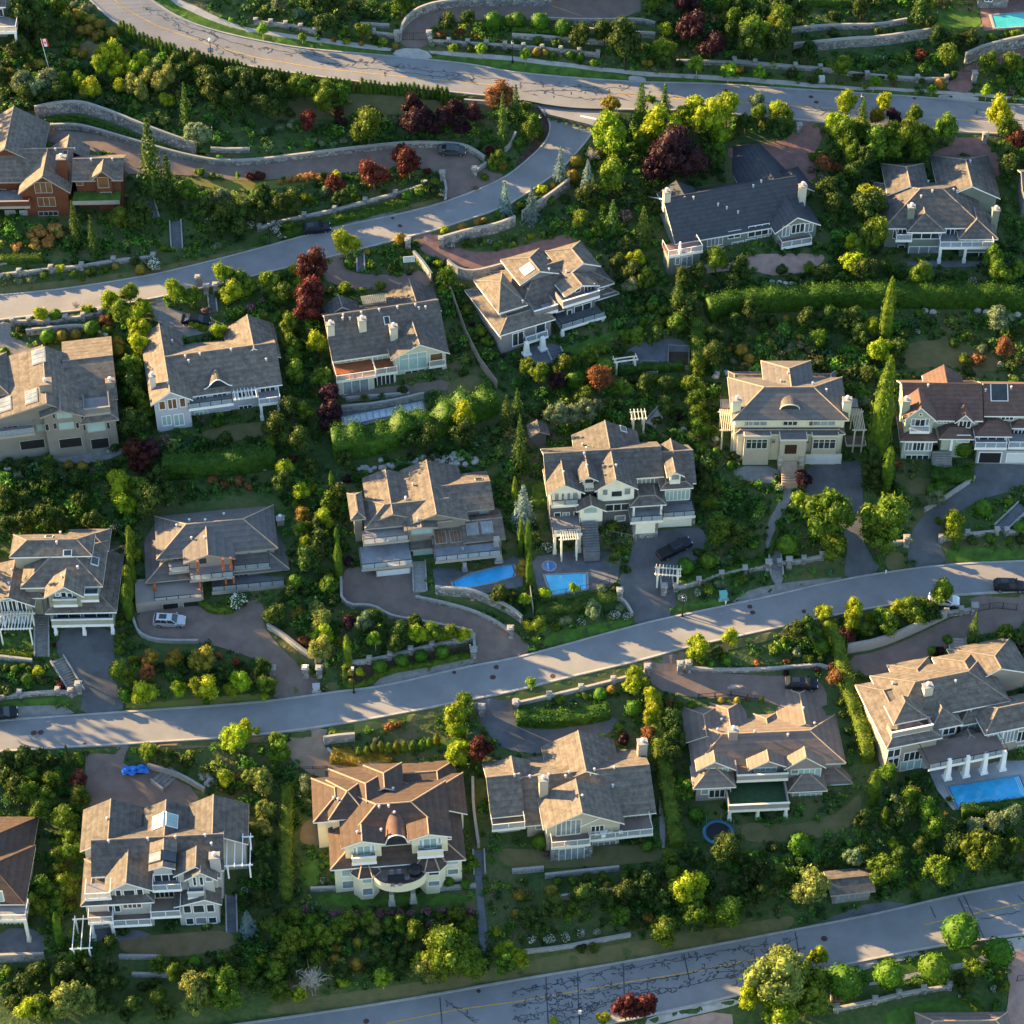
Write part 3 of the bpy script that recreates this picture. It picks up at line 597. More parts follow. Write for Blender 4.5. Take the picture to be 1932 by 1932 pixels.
    def wally(s, x, z, below=None):
        best = None
        for y, fx, z0 in s.wl:
            xs = [q[0] for q in fx]; zs = [q[1] for q in fx]
            if xs[0]-.1 <= x <= xs[-1]+.1 and z0 <= z <= np.interp(x, xs, zs)+.1: best = y if best is None else min(best, y)
        return best
    def face(s, cx, cy):
        best = None
        for y, fx, z0 in s.wl:
            q = s.loc((cx, cy), y); xs = [k[0] for k in fx]; zs = [k[1] for k in fx]
            if xs[0]-.05 <= q[0] <= xs[-1]+.05 and z0 <= q[2] <= np.interp(q[0], xs, zs)+.3:
                if best is None or y < best: best = y
        return 0 if best is None else best
    def win(s, x0, y0, x1, y1, n=2, g='D', name='window', rows=0, y=None, arch=0):
        yw = s.face((x0+x1)/2, (y0+y1)/2) if y is None else y; a, b = s.loc((x0, y0), yw), s.loc((x1, y1), yw); X0, X1, Z1, Z0 = a[0], b[0], a[2], b[2]
        if Z0 > Z1: Z0, Z1 = Z1, Z0
        if X1-X0 < .3: X1 = X0+.3
        f = .11; mb = MB(); yf = yw-.09
        mb.box(X0-f, X0, yf, yw, Z0-f, Z1+f).box(X1, X1+f, yf, yw, Z0-f, Z1+f).box(X0, X1, yf, yw, Z1, Z1+f).box(X0, X1, yf-.04, yw, Z0-f, Z0)
        for i in range(1, n): x = X0+(X1-X0)*i/n; mb.box(x-.055, x+.055, yf+.01, yw, Z0, Z1)
        if rows: z = Z0+(Z1-Z0)*.72; mb.box(X0, X1, yf+.02, yw, z-.03, z+.03)
        w_ = mb.obj(name, s.tm, s.root); p = MB().box(X0, X1, yw-.03, yw, Z0, Z1).obj('pane', {'D': glassD, 'T': glassT, 'C': glassC, 'A': glassA}[g], w_); return w_
    def garage(s, x0, y0, x1, y1, dark=False, m=None, y=None):
        yw = s.face((x0+x1)/2, (y0+y1)/2) if y is None else y; a, b = s.loc((x0, y0), yw), s.loc((x1, y1), yw)
        mb = MB(); X0, X1, Z1, Z0 = a[0], b[0], a[2], b[2]
        if dark: mb.box(X0, X1, yw-.03, yw, Z0, Z1)
        else:
            for i in range(4): z0 = Z0+(Z1-Z0)*i/4; mb.box(X0, X1, yw-.05, yw, z0+.02, z0+(Z1-Z0)/4-.02)
            mb.box(X0, X1, yw-.03, yw, Z0, Z1)
        d = mb.obj('garage_door_or_shade', iron if dark else (m or gar), s.root)  # dark: black sheet stands in for the shade inside an open garage
        MB().box(X0-.14, X0, yw-.1, yw, Z0, Z1+.14).box(X1, X1+.14, yw-.1, yw, Z0, Z1+.14).box(X0, X1, yw-.1, yw, Z1, Z1+.14).obj('door_frame', s.tm, d)
    def hit(s, p):
        d = rayd(*s.U(p)); o = s.tol(CP); d = np.array((d@s.ex, d@s.ey, d[2])); best = None
        for f in s.rf:
            n = np.cross(f[1]-f[0], f[2]-f[0]); n = n/(np.linalg.norm(n)+1e-9)
            if abs(n@d) < 1e-4: continue
            t = ((f[0]-o)@n)/(n@d); q = o+d*t; ok = True
            for i in range(len(f)):
                e = f[(i+1) % len(f)]-f[i]
                if np.cross(e, q-f[i])@n < -.05*np.linalg.norm(e): ok = False; break
            if ok and (best is None or t < best[0]): best = (t, q, n if n[2] > 0 else -n)
        if best is None: return None
        return best[1], best[2]
    def chim(s, base, top, w_=1.1, d=.9, m=None, pots=1, capm=None):
        h = s.hit(base); q = h[0] if h else s.loc(base, 2); zt = max(s.loc(top, q[1]+d/2)[2], q[2]+1.1); x, y = q[0], q[1]+d/2
        c = MB().box(x-w_/2, x+w_/2, y-d/2, y+d/2, q[2]-1.8, zt).obj('chimney', m or s.wm, s.root)
        MB().box(x-w_/2-.1, x+w_/2+.1, y-d/2-.1, y+d/2+.1, zt, zt+.16).obj('chimney_cap', capm or whst, c)
        MB().lathe([(.22, zt+.16), (.22, zt+.5), (.34, zt+.52), (.3, zt+.7), (0, zt+.75)], 10, (x, y)).obj('flue', flue, c)
    def sky(s, p, w_=1., h_=1.3, m=None, n=1, fm=None):
        r = s.hit(p)
        if not r: return
        q, n_ = r; e2 = np.cross(n_, (1, 0, 0)) if abs(n_[1]) >= abs(n_[0]) else np.cross((0, 1, 0), n_); e2 = e2/np.linalg.norm(e2)
        e1 = np.cross(e2, n_); e1 = e1/np.linalg.norm(e1)
        if abs(n_[1]) < abs(n_[0]): e1, e2 = e2*0+np.cross(n_, e2), e2
        def quad(mb, a, b, h0):
            P = [q+e1*i*a+e2*j*b for i, j in ((-1, -1), (1, -1), (1, 1), (-1, 1))]; T_ = [k+n_*h0 for k in P]; P = [k-n_*.05 for k in P]
            if np.cross(T_[1]-T_[0], T_[2]-T_[0])@n_ < 0: T_, P = T_[::-1], P[::-1]
            mb.poly(T_)
            for i in range(4): mb.poly([P[i], P[(i+1) % 4], T_[(i+1) % 4], T_[i]])
        mb = MB(); quad(mb, w_/2+.1, h_/2+.1, .1); f = mb.obj('skylight', fm or s.tm, s.root)
        for i in range(n):
            mb = MB(); q0 = q; q = q0+e1*(w_*((i+.5)/n-.5)); quad(mb, w_/n/2-.04, h_/2, .14); q = q0
            mb.obj('pane', m or glassD, f)
    def vent(s, *ps):
        for p in ps:
            r = s.hit(p)
            if r: q = r[0]; MB().lathe([(.13, q[2]-.15), (.13, q[2]+.35), (.2, q[2]+.36), (.2, q[2]+.45), (0, q[2]+.5)], 8, (q[0], q[1])).obj('roof_vent', flue, s.root)
    def deck(s, L, R_, y=-2, back=0, rail='glass', fl=None, th=.3, post=False, h=1.0, under=False, wallm=None, zpost=-3):
        a, b = s.loc(L, y), s.loc(R_, y); z = (a[2]+b[2])/2; x0, x1 = a[0], b[0]
        d = MB().box(x0, x1, y, back, z-th, z).obj('deck', [fl or dkfl], s.root)
        MB().box(x0-.05, x1+.05, y-.07, y, z-th-.08, z+.1).obj('deck_fascia', s.tm, d)
        if under: s.walls(x0+.25, x1-.25, y+.25, back, -3, [(y+.25, z-th), (back, z-th)], 'x', under if under is not True else None)
        gz = lambda x_: (lambda w_: hz(w_[0], w_[1])-s.B[2]-.3)(s.tow((x_, y, 0)))
        if rail == 'solid':
            MB().box(x0, x1, y, y+.15, z, z+h).box(x0, x0+.15, y+.15, back, z, z+h).box(x1-.15, x1, y+.15, back, z, z+h).obj('parapet', wallm or s.wm, s.root)
            MB().box(x0-.06, x1+.06, y-.06, y+.21, z+h, z+h+.1).obj('parapet_cap', s.tm, s.root)
        elif rail:
            mb = MB(); n = max(1, int((x1-x0)/1.6)); rm = iron if rail == 'dark' else s.tm
            for i in range(n+1): x = x0+.05+(x1-x0-.1)*i/n; mb.box(x-.04, x+.04, y+.02, y+.1, z, z+h)
            mb.box(x0, x1, y+.01, y+.11, z+h, z+h+.07); mb.box(x0, x0+.08, y+.11, back, z+h, z+h+.07); mb.box(x1-.08, x1, y+.11, back, z+h, z+h+.07)
            mb.box(x0, x0+.08, back-.1, back-.02, z, z+h).box(x1-.08, x1, back-.1, back-.02, z, z+h)
            if rail == 'bars':
                k = int((x1-x0)/.25)
                for i in range(1, k): x = x0+(x1-x0)*i/k; mb.box(x-.02, x+.02, y+.04, y+.08, z+.1, z+h)
            r = mb.obj('railing', rm, s.root)
            if rail in ('glass', 'dark'):
                mb = MB().box(x0+.1, x1-.1, y+.055, y+.065, z+.08, z+h); mb.obj('glass_panel', railg, r)
        if post:
            mb = MB(); n = post if post is not True else 2
            for i in range(n):
                x = x0+.3+(x1-x0-.6)*(i/(n-1) if n > 1 else .5)
                zp_ = gz(x); MB().box(x-.2, x+.2, y+.15, y+.55, zp_, z-th).box(x-.28, x+.28, y+.07, y+.63, zp_, min(zp_+1.1, z-th-.1)).obj('post', s.tm, s.root)
        s.lastdeck = (x0, x1, y, z); return z
    def col(s, base, top, y=-2, w_=.45, m=None, taper=.75):
        a, b = s.loc(base, y), s.loc(top, y); w2 = w_*taper; x = (a[0]+b[0])/2; mb = MB(); z0, z1 = a[2]-.3, b[2]
        P = [(x-w_/2, y), (x+w_/2, y), (x+w_/2, y+w_), (x-w_/2, y+w_)]; c = (x, y+w_/2); Q = [(c[0]+(p[0]-c[0])*taper, c[1]+(p[1]-c[1])*taper) for p in P]
        mb.poly([(*p, z0) for p in P][::-1]); mb.poly([(*p, z1) for p in Q])
        for i in range(4): j = (i+1) % 4; mb.poly([(*P[i], z0), (*P[j], z0), (*Q[j], z1), (*Q[i], z1)])
        mb.box(x-w_*.7, x+w_*.7, y-w_*.2, y+w_*1.2, z0, z0+.35)
        mb.obj('column', m or s.tm, s.root)
    def eyebrow(s, p, w_=3.2, h_=1.1, dep=3., m=None, g='D', window=True):
        r = s.hit(p)
        if not r: return
        q = r[0]; x, y, z = q; mb = MB(); n = 14; A = []; Bk = []
        for i in range(n+1):
            t = i/n; k = (t*2-1); zz = h_*(math.cos(k*math.pi)+1)/2 if window == 'flare' else h_*math.sqrt(max(0, 1-k*k)); A.append((x+k*w_/2, y-.2, z+zz)); Bk.append((x+k*w_/2, y+dep, z+zz))
        for i in range(n): mb.poly([A[i], A[i+1], Bk[i+1], Bk[i]])
        mb.obj('dormer_roof', m or s.rm, s.root)
        rim = MB()
        for i in range(n): rim.bar(A[i], A[i+1], .09, 0, 4)
        d = rim.obj('dormer', s.tm, s.root)
        mb = MB(); mb.poly([(a[0], y-.1, a[2]-.02) for a in A]+[(x+w_/2, y-.1, z-.4), (x-w_/2, y-.1, z-.4)][:2]); mb.obj('pane', glassD, d)
    def pergola(s, P, zt, beams=8, m=None, posts=True, zb=0):
        # P: local rectangle x0,x1,y0,y1
        x0, x1, y0, y1 = P; mb = MB()
        for i in range(beams): x = x0+(x1-x0)*i/(beams-1); mb.box(x-.05, x+.05, y0-.35, y1+.35, zt, zt+.18)
        mb.box(x0-.35, x1+.35, y0, y0+.12, zt-.22, zt).box(x0-.35, x1+.35, y1-.12, y1, zt-.22, zt)
        if posts:
            for x, y in ((x0, y0), (x1-.2, y0), (x0, y1-.2), (x1-.2, y1-.2)): mb.box(x, x+.2, y, y+.2, zb, zt-.22)
        mb.obj('pergola', m or s.tm, s.root)
    def done(s):
        for x0, x1, y0, y1 in s.fp:
            P = [s.tow((x, y, 0))[:2] for x, y in ((x0-.4, y0-.6), (x1+.4, y0-.6), (x1+.4, y1+.3), (x0-.4, y1+.3))]; CLEAR[inpoly(P)] = True
def T(i, j): return (483*i, 483*j)
rgrey = roofmat('weathered shake roof', (.135,.118,.1), .3); rgrey2 = roofmat('grey shake roof', (.1,.092,.083), .3); rbrn = roofmat('brown tile roof', (.082,.057,.045), .16)
rblue = roofmat('dark slate roof', (.05,.056,.066), .15); rtan = roofmat('taupe tile roof', (.17,.138,.118), .12); rgt = roofmat('charcoal tile roof', (.12,.112,.108), .14); rred = roofmat('red brown tile roof', (.12,.075,.062), .16)
capo = mat('ridge tile', (.36,.27,.19), .85, .15, 2); capg = mat('weathered ridge', (.24,.2,.165), .85, .2, 2)
wlil = mat('lilac grey siding', (.4,.41,.46), .8, .06, .5); wcrm = mat('cream siding', (.5,.47,.38), .8, .06, .5); wsage = mat('sage siding', (.17,.2,.17), .8, .08, .5)
wolive = mat('olive siding', (.3,.31,.23), .8, .08, .5); wylw = mat('pale yellow stucco', (.66,.6,.42), .85, .05, .5); wtan = mat('tan stucco', (.42,.37,.28), .85, .06, .5); wtaup = mat('taupe siding', (.26,.23,.21), .8, .08, .5)
wstn = mat('warm grey stucco', (.2,.188,.162), .85, .08, .5); wwood = mat('red cedar boards', (.13,.045,.022), .6, .3, .8, col2=(.11,.035,.018)); wpurp = mat('mauve grey siding', (.2,.185,.19), .8, .08, .5); wdk = mat('dark slate siding', (.1,.105,.11), .8, .1, .5)
trg = mat('grey trim', (.3,.28,.25), .6, .05, 1); trc = mat('cream trim', (.72,.7,.58), .6, .05, 1); orn = mat('orange cedar', (.35,.1,.03), .6, .15, 2)
copper = mat('greyed copper', (.28,.27,.2), .5, .15, 1, metal=.2)
# --- far left timber house
h = House(T(0,0), (350,1635), (135,1462), (530,1455), 'timber_house', 'rust-brown timber house with steep shake gables beside the curved stone-walled driveway', wwood, rgrey, trg, capg)
h.gx((-260,1392),(545,1355),(320,1122),3.0,.62,zb=-1)
h.rr((30,1120),(108,800),5.6,.62,wl=9,dz=-1.2,hb=0); h.rr((505,1115),(520,1018),3.2,.7)
h.gy((135,1465),(530,1455),(318,1332),(340,1125),0); h.gx((540,1362),(928,1362),(750,1195),1.8,.5)
h.gy((690,1358),(860,1358),(765,1290),(765,1205),1.2)
for a in ((258,1378,395,1450,3,'A'),(283,1492,420,1552,3,'A'),(292,1597,438,1622,4,'D'),(735,1340,822,1412,1,'A'),(762,1452,843,1492,3,'D'),(597,1457,638,1500,1,'T'),(660,1450,695,1475,1,'D'),(-30,1430,60,1530,3,'D'),(90,1440,190,1530,2,'D'),(40,1590,115,1618,3,'C'),(150,1590,205,1618,2,'C'),(575,1362,625,1395,1,'A')): h.win(*a)
h.deck((-260,1562),(225,1562),-1.5,3.5,'solid',dkfl,wallm=wwood); h.chim((480,1345),(450,1190),1.5,1.3,wwood,capm=trg); h.sky((493,1170),.7,1.5); h.vent((420,1135),(562,1132),(690,1212),(850,1210))
h.deck((540,1490),(905,1545),-1.,1.8,None,grass,.6); h.done()
# --- corner of the house top left
h = House(T(0,0), (40,370), (-220,60), (40,52), 'house', 'corner of a grey house with an upstairs deck cut by the top left edge', wtaup, rgrey2, white)
h.gx((-220,60),(42,52),(-90,-110),3,.5,zb=-2); h.win(-60,70,25,120,3,'D'); h.deck((-220,246),(125,243),-2.5,2.5,'glass',pav,post=2); h.done()
# --- dark slate roof house
h = House(T(2,0), (1500,2010), (1232,1842), (2060,1700), 'house', 'sage green house with the long dark slate roof and two pale chimneys', wsage, rblue, white, rblue, fy=2)
zr = h.gx((1232,1842),(2240,1672),(1560,1448),1.2,.62)
h.rr((1950,1375),(1850,1092),4.6,.6,hb=1,dz=.4,over=3); h.rr((1300,1480),(1238,1362),3.2,.6,over=3); h.rr((2120,1400),(2135,1280),3.,.6,dz=1.4,over=3,hb=1)
h.gy((1985,1762),(2332,1697),(2157,1640),(2045,1440),-.6)
for a in ((1478,1782,1585,1840,4,'C'),(1635,1750,1720,1785,2,'D'),(1788,1712,1932,1762,3,'D'),(1662,1832,1738,1905,2,'C'),(1766,1810,1828,1838,1,'C'),(1852,1795,1932,1838,3,'D'),(1476,1882,1585,1932,4,'C'),(2045,1712,2090,1775,2,'C'),(2115,1700,2200,1745,3,'D'),(2215,1690,2265,1740,2,'C'),(2057,1895,2140,1935,3,'C'),(2150,1880,2255,1930,3,'D'),(1935,1730,1955,1760,1,'C')): h.win(*a)
h.deck((2035,1868),(2262,1832),-2.6,0,'glass',brick); h.deck((1180,1935),(1438,1892),-2.0,1.2,'glass',brick,under=True); h.win(1283,1942,1355,2005,2,'C'); h.win(1235,1948,1262,1990,1,'C'); h.col((1272,1900),(1270,1832),-1.6,.35)
h.chim((1172,1530),(1165,1448),1.1,.9,wcrm); h.chim((2192,1525),(2190,1402),1.1,.9,wcrm); h.vent((1880,1375),(1370,1500),(1555,1550),(1620,1575),(1705,1608),(1820,1410)); h.done()
# --- hip roof house right of it
h = House(T(3,0), (1200,1985), (900,1725), (1600,1722), 'house', 'sage house with a mossy grey hip roof and white posts, right of the slate-roofed one', wsage, rgrey2, white, capg, fy=2.8)
h.gx((872,1722),(1640,1722),(1330,1425),.8,.5,1,1)
h.gy((1050,1752),(1340,1752),(1190,1600),(1190,1500),-.4,hf=1,sl=.5); h.gy((1440,1804),(1738,1806),(1590,1672),(1585,1560),-1.2,hf=1,sl=.5)
h.rr((1520,1405),(1512,1205),5,.5,over=3,hb=1); h.rr((1060,1405),(1058,1260),3.6,.5,over=3,hb=1,dz=.3)
for a in ((952,1722,1038,1795,3,'D'),(1090,1762,1298,1798,3,'D'),(1350,1724,1432,1788,3,'D'),(1490,1814,1688,1835,4,'D'),(1068,1862,1282,1920,3,'C'),(985,1850,1025,1885,1,'D'),(1310,1905,1470,1935,2,'D'),(1500,1905,1680,1935,2,'D')): h.win(*a)  # last two dark panes stand in for the shaded recess under the deck
h.deck((1295,1866),(1700,1866),-2.8,1,'glass',post=3); h.deck((965,1812),(1085,1812),-1.2,1,'glass')
h.chim((1075,1655),(1072,1560)); h.chim((1712,1668),(1712,1582)); h.vent((1155,1490),(1240,1450),(1400,1440),(1425,1455),(1525,1225),(1208,1380)); h.done()
# --- rotated house centre top
h = House(T(2,1), (60,712), (75,395), (760,190), 'house', 'mauve grey house turned to the road with hexagonal skylight and glass-railed decks', wpurp, rgrey, white, capg, fy=1.4)
h.gx((60,425),(775,195),(290,95),3,.5,1,1); h.gx((-100,408),(120,392),(-60,215),2,.45,1,1); h.rr((190,120),(150,10),3.5,.45,hb=1,over=3); h.rr((520,60),(470,-60),3.2,.5,hb=1,over=3)
h.gy((400,308),(665,222),(530,222),(470,120),1.2); h.skirt((-95,602),(330,475),-.8,2.6,.4,13); h.skirt((330,470),(815,235),2.2,1.5,.4,8)
for a in ((182,385,298,412,3,'A'),(480,240,512,262,1,'D'),(548,232,618,282,3,'A'),(472,385,592,425,2,'D'),(420,412,448,436,1,'D'),(182,510,248,562,1,'D'),(262,492,332,558,1,'A'),(5,590,85,655,2,'D'),(690,295,778,340,2,'C'),(-60,520,20,545,3,'T'),(78,372,100,395,1,'A'),(350,325,382,345,1,'D'),(650,225,690,245,1,'D')): h.win(*a)
h.deck((385,385),(660,300),-.8,2,'solid',wallm=wpurp); h.deck((375,532),(705,478),-1.8,3.2,'dark',slate,post=2); h.deck((105,655),(272,602),-2.,0,'glass',slate); h.deck((170,455),(345,410),.2,3,'solid',wallm=wpurp)
h.col((120,745),(120,660),-3.2,.9,taper=.6); h.col((245,705),(240,625),-3.2,.9,taper=.6)
h.sky((115,100),1.8,1.8,glassT,3); h.vent((410,125),(80,350),(280,110)); h.done()
# --- cream house with timber deck
h = House(T(1,1), (760,1022), (575,795), (1010,732), 'house', 'cream house with a steep grey roof, three chimneys and a red cedar deck', wcrm, rgrey2, trc, capg, fy=2.6)
h.gx((575,796),(1445,675),(955,397),1.4,.62)
h.gy((1018,786),(1464,734),(1235,668),(1205,490),-.8); h.rr((1195,345),(1165,170),4.1,.62,over=3,hb=0,dz=.2); h.rr((640,385),(632,292),3.,.62,over=3,dz=.6)
q0 = h.locz((800,335),h.zr-.3); q1 = h.locz((975,320),h.zr-.3); MB().box(q0[0],q1[0],q0[1]-1.2,q0[1]+.9,h.zr-.35,h.zr-.2).obj('awning', copper, h.root)
mb = MB(); [mb.box(q0[0]+(q1[0]-q0[0])*i/12-.04, q0[0]+(q1[0]-q0[0])*i/12+.04, q0[1]-1.2, q0[1]+.9, h.zr-.19, h.zr-.1) for i in range(13)]; mb.obj('seam', copper, h.root)
for a in ((637,788,810,835,4,'C'),(880,748,990,798,3,'T'),(1082,750,1288,835,3,'T'),(1125,872,1275,935,3,'D')): h.win(*a, rows=1)
h.win(1315,742,1408,815,1,'A'); h.win(1325,850,1405,905,1,'D')
h.deck((608,945),(905,905),-2.8,1.4,'glass',wdfl,under=True); h.deck((905,900),(1068,868),-2.2,1.4,'glass',wdfl,under=True); h.win(657,945,850,1015,3,'C'); h.win(915,900,1042,975,4,'D'); h.deck((1308,835),(1430,820),-1.8,0,'glass',wdfl); h.col((1432,935),(1420,830),-1.6,1.1,wcrm,.6)
h.chim((570,605),(560,515)); h.chim((808,575),(790,480),1.2,1); h.chim((1045,637),(1030,535),1.2,1); h.sky((988,487),.8,1.2)
h.vent((658,455),(795,435),(930,415),(1068,395),(1203,378),(1230,400),(1280,395),(708,480),(655,480)); h.done()
# --- lilac grey house
h = House(T(0,1), (1310,1290), (1450,1060), (2130,970), 'house', 'lilac grey house with white trim and a small curved eyebrow dormer', wlil, rgrey, white, capg)
h.gx((1290,1082),(2132,970),(1700,704),1.4,.5)
h.rr((1895,700),(1885,440),4.1,.6,over=3); h.gy((1137,1128),(1457,1086),(1283,1026),(1290,500),-.6)
for a in ((1200,1100,1248,1152,1,'A'),(1265,1085,1335,1145,2,'A'),(1355,1075,1400,1132,1,'A'),(1222,1212,1293,1270,2,'T'),(1312,1200,1390,1270,2,'T'),(1480,1055,1562,1105,3,'D'),(1605,1040,1715,1098,3,'D'),(1790,1012,1932,1048,4,'D'),(1470,1180,1572,1222,3,'T'),(1630,1178,1742,1235,4,'T'),(1805,1135,1905,1185,3,'D'),(1965,1000,2080,1075,3,'D'),(1965,1120,2040,1160,2,'D')): h.win(*a)  # wide dark panes at the right porch stand in for its shaded recess
h.deck((1425,1152),(1760,1118),-.9,1.5,'dark',post=0); h.deck((1955,1122),(2118,1098),-1.6,1.5,'glass',post=2)
h.pergola((*(h.loc((1780,1110),-1.5)[0],h.loc((1940,1085),-1.5)[0]),-1.2,.6), h.loc((1780,1090),-1.5)[2],7,posts=False)
h.eyebrow((1645,985),4.4,1.5,3.,rgrey2,window='flare'); h.chim((1160,1000),(1148,905),.9,.8,flue); q = h.hit((1690,670)); h.vent((1425,800),(1510,748),(1300,650),(1290,535),(1745,715),(2010,790),(1265,960),(1400,765)); h.done()
# --- contemporary left
h = House(T(0,1), (760,1435), (-200,1288), (620,1190), 'house', 'broad taupe contemporary house with low sloping roof and three strip skylights', wstn, rgrey, trg, capg)
h.gy((-230,1300),(630,1205),(350,1112),(415,660),0,zb=-3); h.gx((500,1105),(892,1096),(660,770),3.6,.3,0,0); h.gy((300,1222),(640,1208),(455,1166),(430,1050),-1)
h.skirt((590,1255),(900,1250),-.8,1.6,.35,7); h.gx((-330,1120),(60,1010),(-200,840),5,.35,0,1)
for a in ((425,1185,545,1215,1,'T'),(395,1190,415,1220,1,'D'),(442,1262,560,1298,1,'T'),(572,1258,598,1295,1,'D'),(402,1262,430,1300,1,'D'),(655,1265,798,1312,1,'T'),(625,1262,645,1312,1,'D'),(805,1258,830,1300,1,'D'),(275,1275,335,1315,1,'T'),(340,1270,370,1312,1,'D'),(170,1280,260,1345,2,'D'),(20,1290,140,1340,3,'D'),(725,1100,820,1125,1,'D'),(645,1108,720,1150,1,'C')): h.win(*a)
h.garage(445,1385,620,1430,True); h.garage(685,1385,825,1440,True); h.garage(150,1400,340,1440,True); h.deck((-60,1360),(265,1352),-2,0,'glass'); h.deck((635,1190),(835,1185),-.2,3.6,'solid')
h.chim((350,1025),(350,950),1.8,1.6,wstn,capm=capg); h.chim((838,1000),(835,945),1.3,1,wstn,capm=capg); h.sky((292,758),3.4,2.,glassC,3); h.sky((238,1062),3.,1.8,glassC,3); h.sky((40,1122),3.,1.8,glassC,3); h.done()
# --- cream hip roof with central eyebrow
h = House(T(3,1), (300,1575), (-268,1242), (612,1240), 'house', 'symmetrical cream stucco house with arched entry stairs and eyebrow dormer', wylw, rgt, mat('cornice cream', (.6,.55,.42), .7, .05, 1), capo, fy=1.4)
h.gx((-272,1242),(612,1240),(170,990),.4,.45,1,1); h.rr((167,990),(167,850),3.9,.42,over=4,hb=1,dz=.1)
h.skirt((-250,1345),(585,1345),-.5,.9,.12,15); h.box((-185,1475),(8,1475),(-90,1362),-1.4,.9,wtan); h.box((325,1475),(515,1475),(420,1362),-1.4,.9,wtan); h.box((78,1580),(272,1580),(170,1392),-2.4,1.8,wtan,name='portico')
for a in ((-162,1246,-12,1274,3,'C'),(118,1246,217,1274,3,'D'),(345,1246,502,1274,3,'C')): h.win(*a)
for a in ((-160,1385,-12,1450,4,'D'),(345,1385,502,1450,4,'D'),(28,1382,52,1410,1,'C'),(282,1382,308,1410,1,'C')): h.win(*a, rows=1)
for x in (0, 325): h.win(x-182+10 if x == 0 else x-12, 1244, x-182+32 if x == 0 else x+10, 1276, 1, 'A', name='shutter')
yy = -2.4; a = h.loc((125,1470),yy); b = h.loc((215,1470),yy); MB().box(a[0],b[0],yy-.03,yy,h.loc((170,1470),yy)[2]-.6,h.loc((170,1425),yy)[2]).obj('entry_door', mat('dark wood', (.05,.025,.015), .4, .2, 2), h.root)
mb = MB(); x0 = h.loc((108,1500),-3)[0]; x1 = h.loc((228,1500),-3)[0]
for i in range(9): mb.box(x0, x1, yy-.35*(i+1), yy-.35*i, -1.5, 1.75-.2*i)
mb.obj('entry_steps', mat('sandstone steps', (.4,.3,.22), .85, .12, 1), h.root)
for xx in (82, 245):
    for yv in (1525, 1560): a = h.loc((xx,yv),-3.); c = MB().box(a[0]-.1,a[0]+.6,-3.1,-2.4,a[2]-.6,a[2]-.1).obj('planter', wtan, h.root)
h.garage(290,1499,543,1568); h.garage(583,1462,690,1530,y=1.7); h.box((580,1540),(720,1540),(650,1432),1.8,5,wtan)
h.chim((-240,1180),(-238,1085),1.3,1); h.chim((592,1180),(588,1085),1.3,1); h.eyebrow((165,1150),3.,.9,2.6,rgt)
h.vent((98,950),(338,970),(150,890),(440,1020))
for k in (-1, 1):
    xa = h.loc((-350 if k < 0 else 640, 1300), 4)[0]; xb = h.loc((-280 if k < 0 else 700, 1300), 4)[0]; h.pergola((min(xa, xb)-.3, max(xa, xb), .8, 5.2), 5.2, 7, zb=-1)
    h.deck((-352,1190),(-275,1190),5.5,9,'dark') if k < 0 else h.deck((612,1185),(690,1185),5.5,9,'dark')
h.done()
# --- sage house with red-brown roof (right edge)
h = House(T(3,1), (1120,1562), (1018,1240), (1620,1245), 'house', 'pale sage house with red-brown roof, white gables and white double garage at the right edge', mat('pale sage siding', (.36,.4,.31), .8, .06, .5), rred, white, rred, fy=2.2)
h.gx((1018,1242),(1625,1242),(1320,962),1.,.7); h.rr((1340,965),(1338,820),3.1,.7,over=3); h.gx((1632,1210),(2150,1210),(1800,968),2,.7)
h.gy((1018,1240),(1280,1252),(1158,1146),(1160,1000),-.5,wm=None); h.gy((1412,1260),(1563,1262),(1493,1200),(1493,1115),.3)
h.skirt((998,1398),(1280,1398),-1.4,1.7,.5,6); h.skirt((1290,1390),(1560,1372),-1.2,1.7,.5,6); h.skirt((1560,1362),(1845,1362),-.8,2.2,.5,9); h.skirt((1840,1300),(2150,1300),1.2,1.5,.5,6)
for a in ((1088,1228,1105,1275,1,'C'),(1115,1232,1180,1292,2,'D'),(1192,1228,1208,1275,1,'C'),(1285,1230,1368,1256,4,'D'),(1447,1245,1523,1292,3,'D'),(1702,1205,1720,1228,1,'D'),(1765,1212,1848,1234,3,'D'),(1040,1408,1080,1465,2,'C'),(1100,1408,1172,1465,3,'D'),(1192,1408,1230,1465,2,'C'),(1042,1502,1205,1542,4,'D'),(1432,1352,1515,1400,1,'T'),(1525,1352,1550,1410,1,'C'),(1600,1362,1780,1400,3,'D'),(1862,1312,1932,1385,3,'D'),(1145,1188,1160,1202,1,'D')): h.win(*a)
h.deck((1070,1325),(1218,1325),-1.8,0,'glass'); h.deck((1560,1448),(1800,1448),-2.8,0,'glass',post=0); h.deck((1812,1445),(2150,1445),-2.2,1,'glass'); h.box((1565,1560),(2150,1560),(1700,1468),-2.2,3,mat('grey stucco', (.33,.34,.36), .85, .06, .5),cap=False)
h.garage(1600,1482,1748,1560,True,y=-2.22); h.garage(1808,1488,1990,1560,y=-2.22); h.col((1382,1505),(1380,1392),-1.4,.5); h.chim((1035,1185),(1037,1088),1.2,1.); h.sky((1745,1030),2.5,2.6,glassD,1); h.vent((1208,985),(1835,1000),(1640,1020),(1620,915))
mb = MB(); x0 = h.loc((1230,1540),-2)[0]; x1 = h.loc((1380,1540),-2)[0]
for i in range(7): mb.box(x0, x1, -1.5-.32*(i+1), -1.5-.32*i, -1.5, 1.9-.22*i)
mb.obj('entry_steps', pav, h.root); h.done()
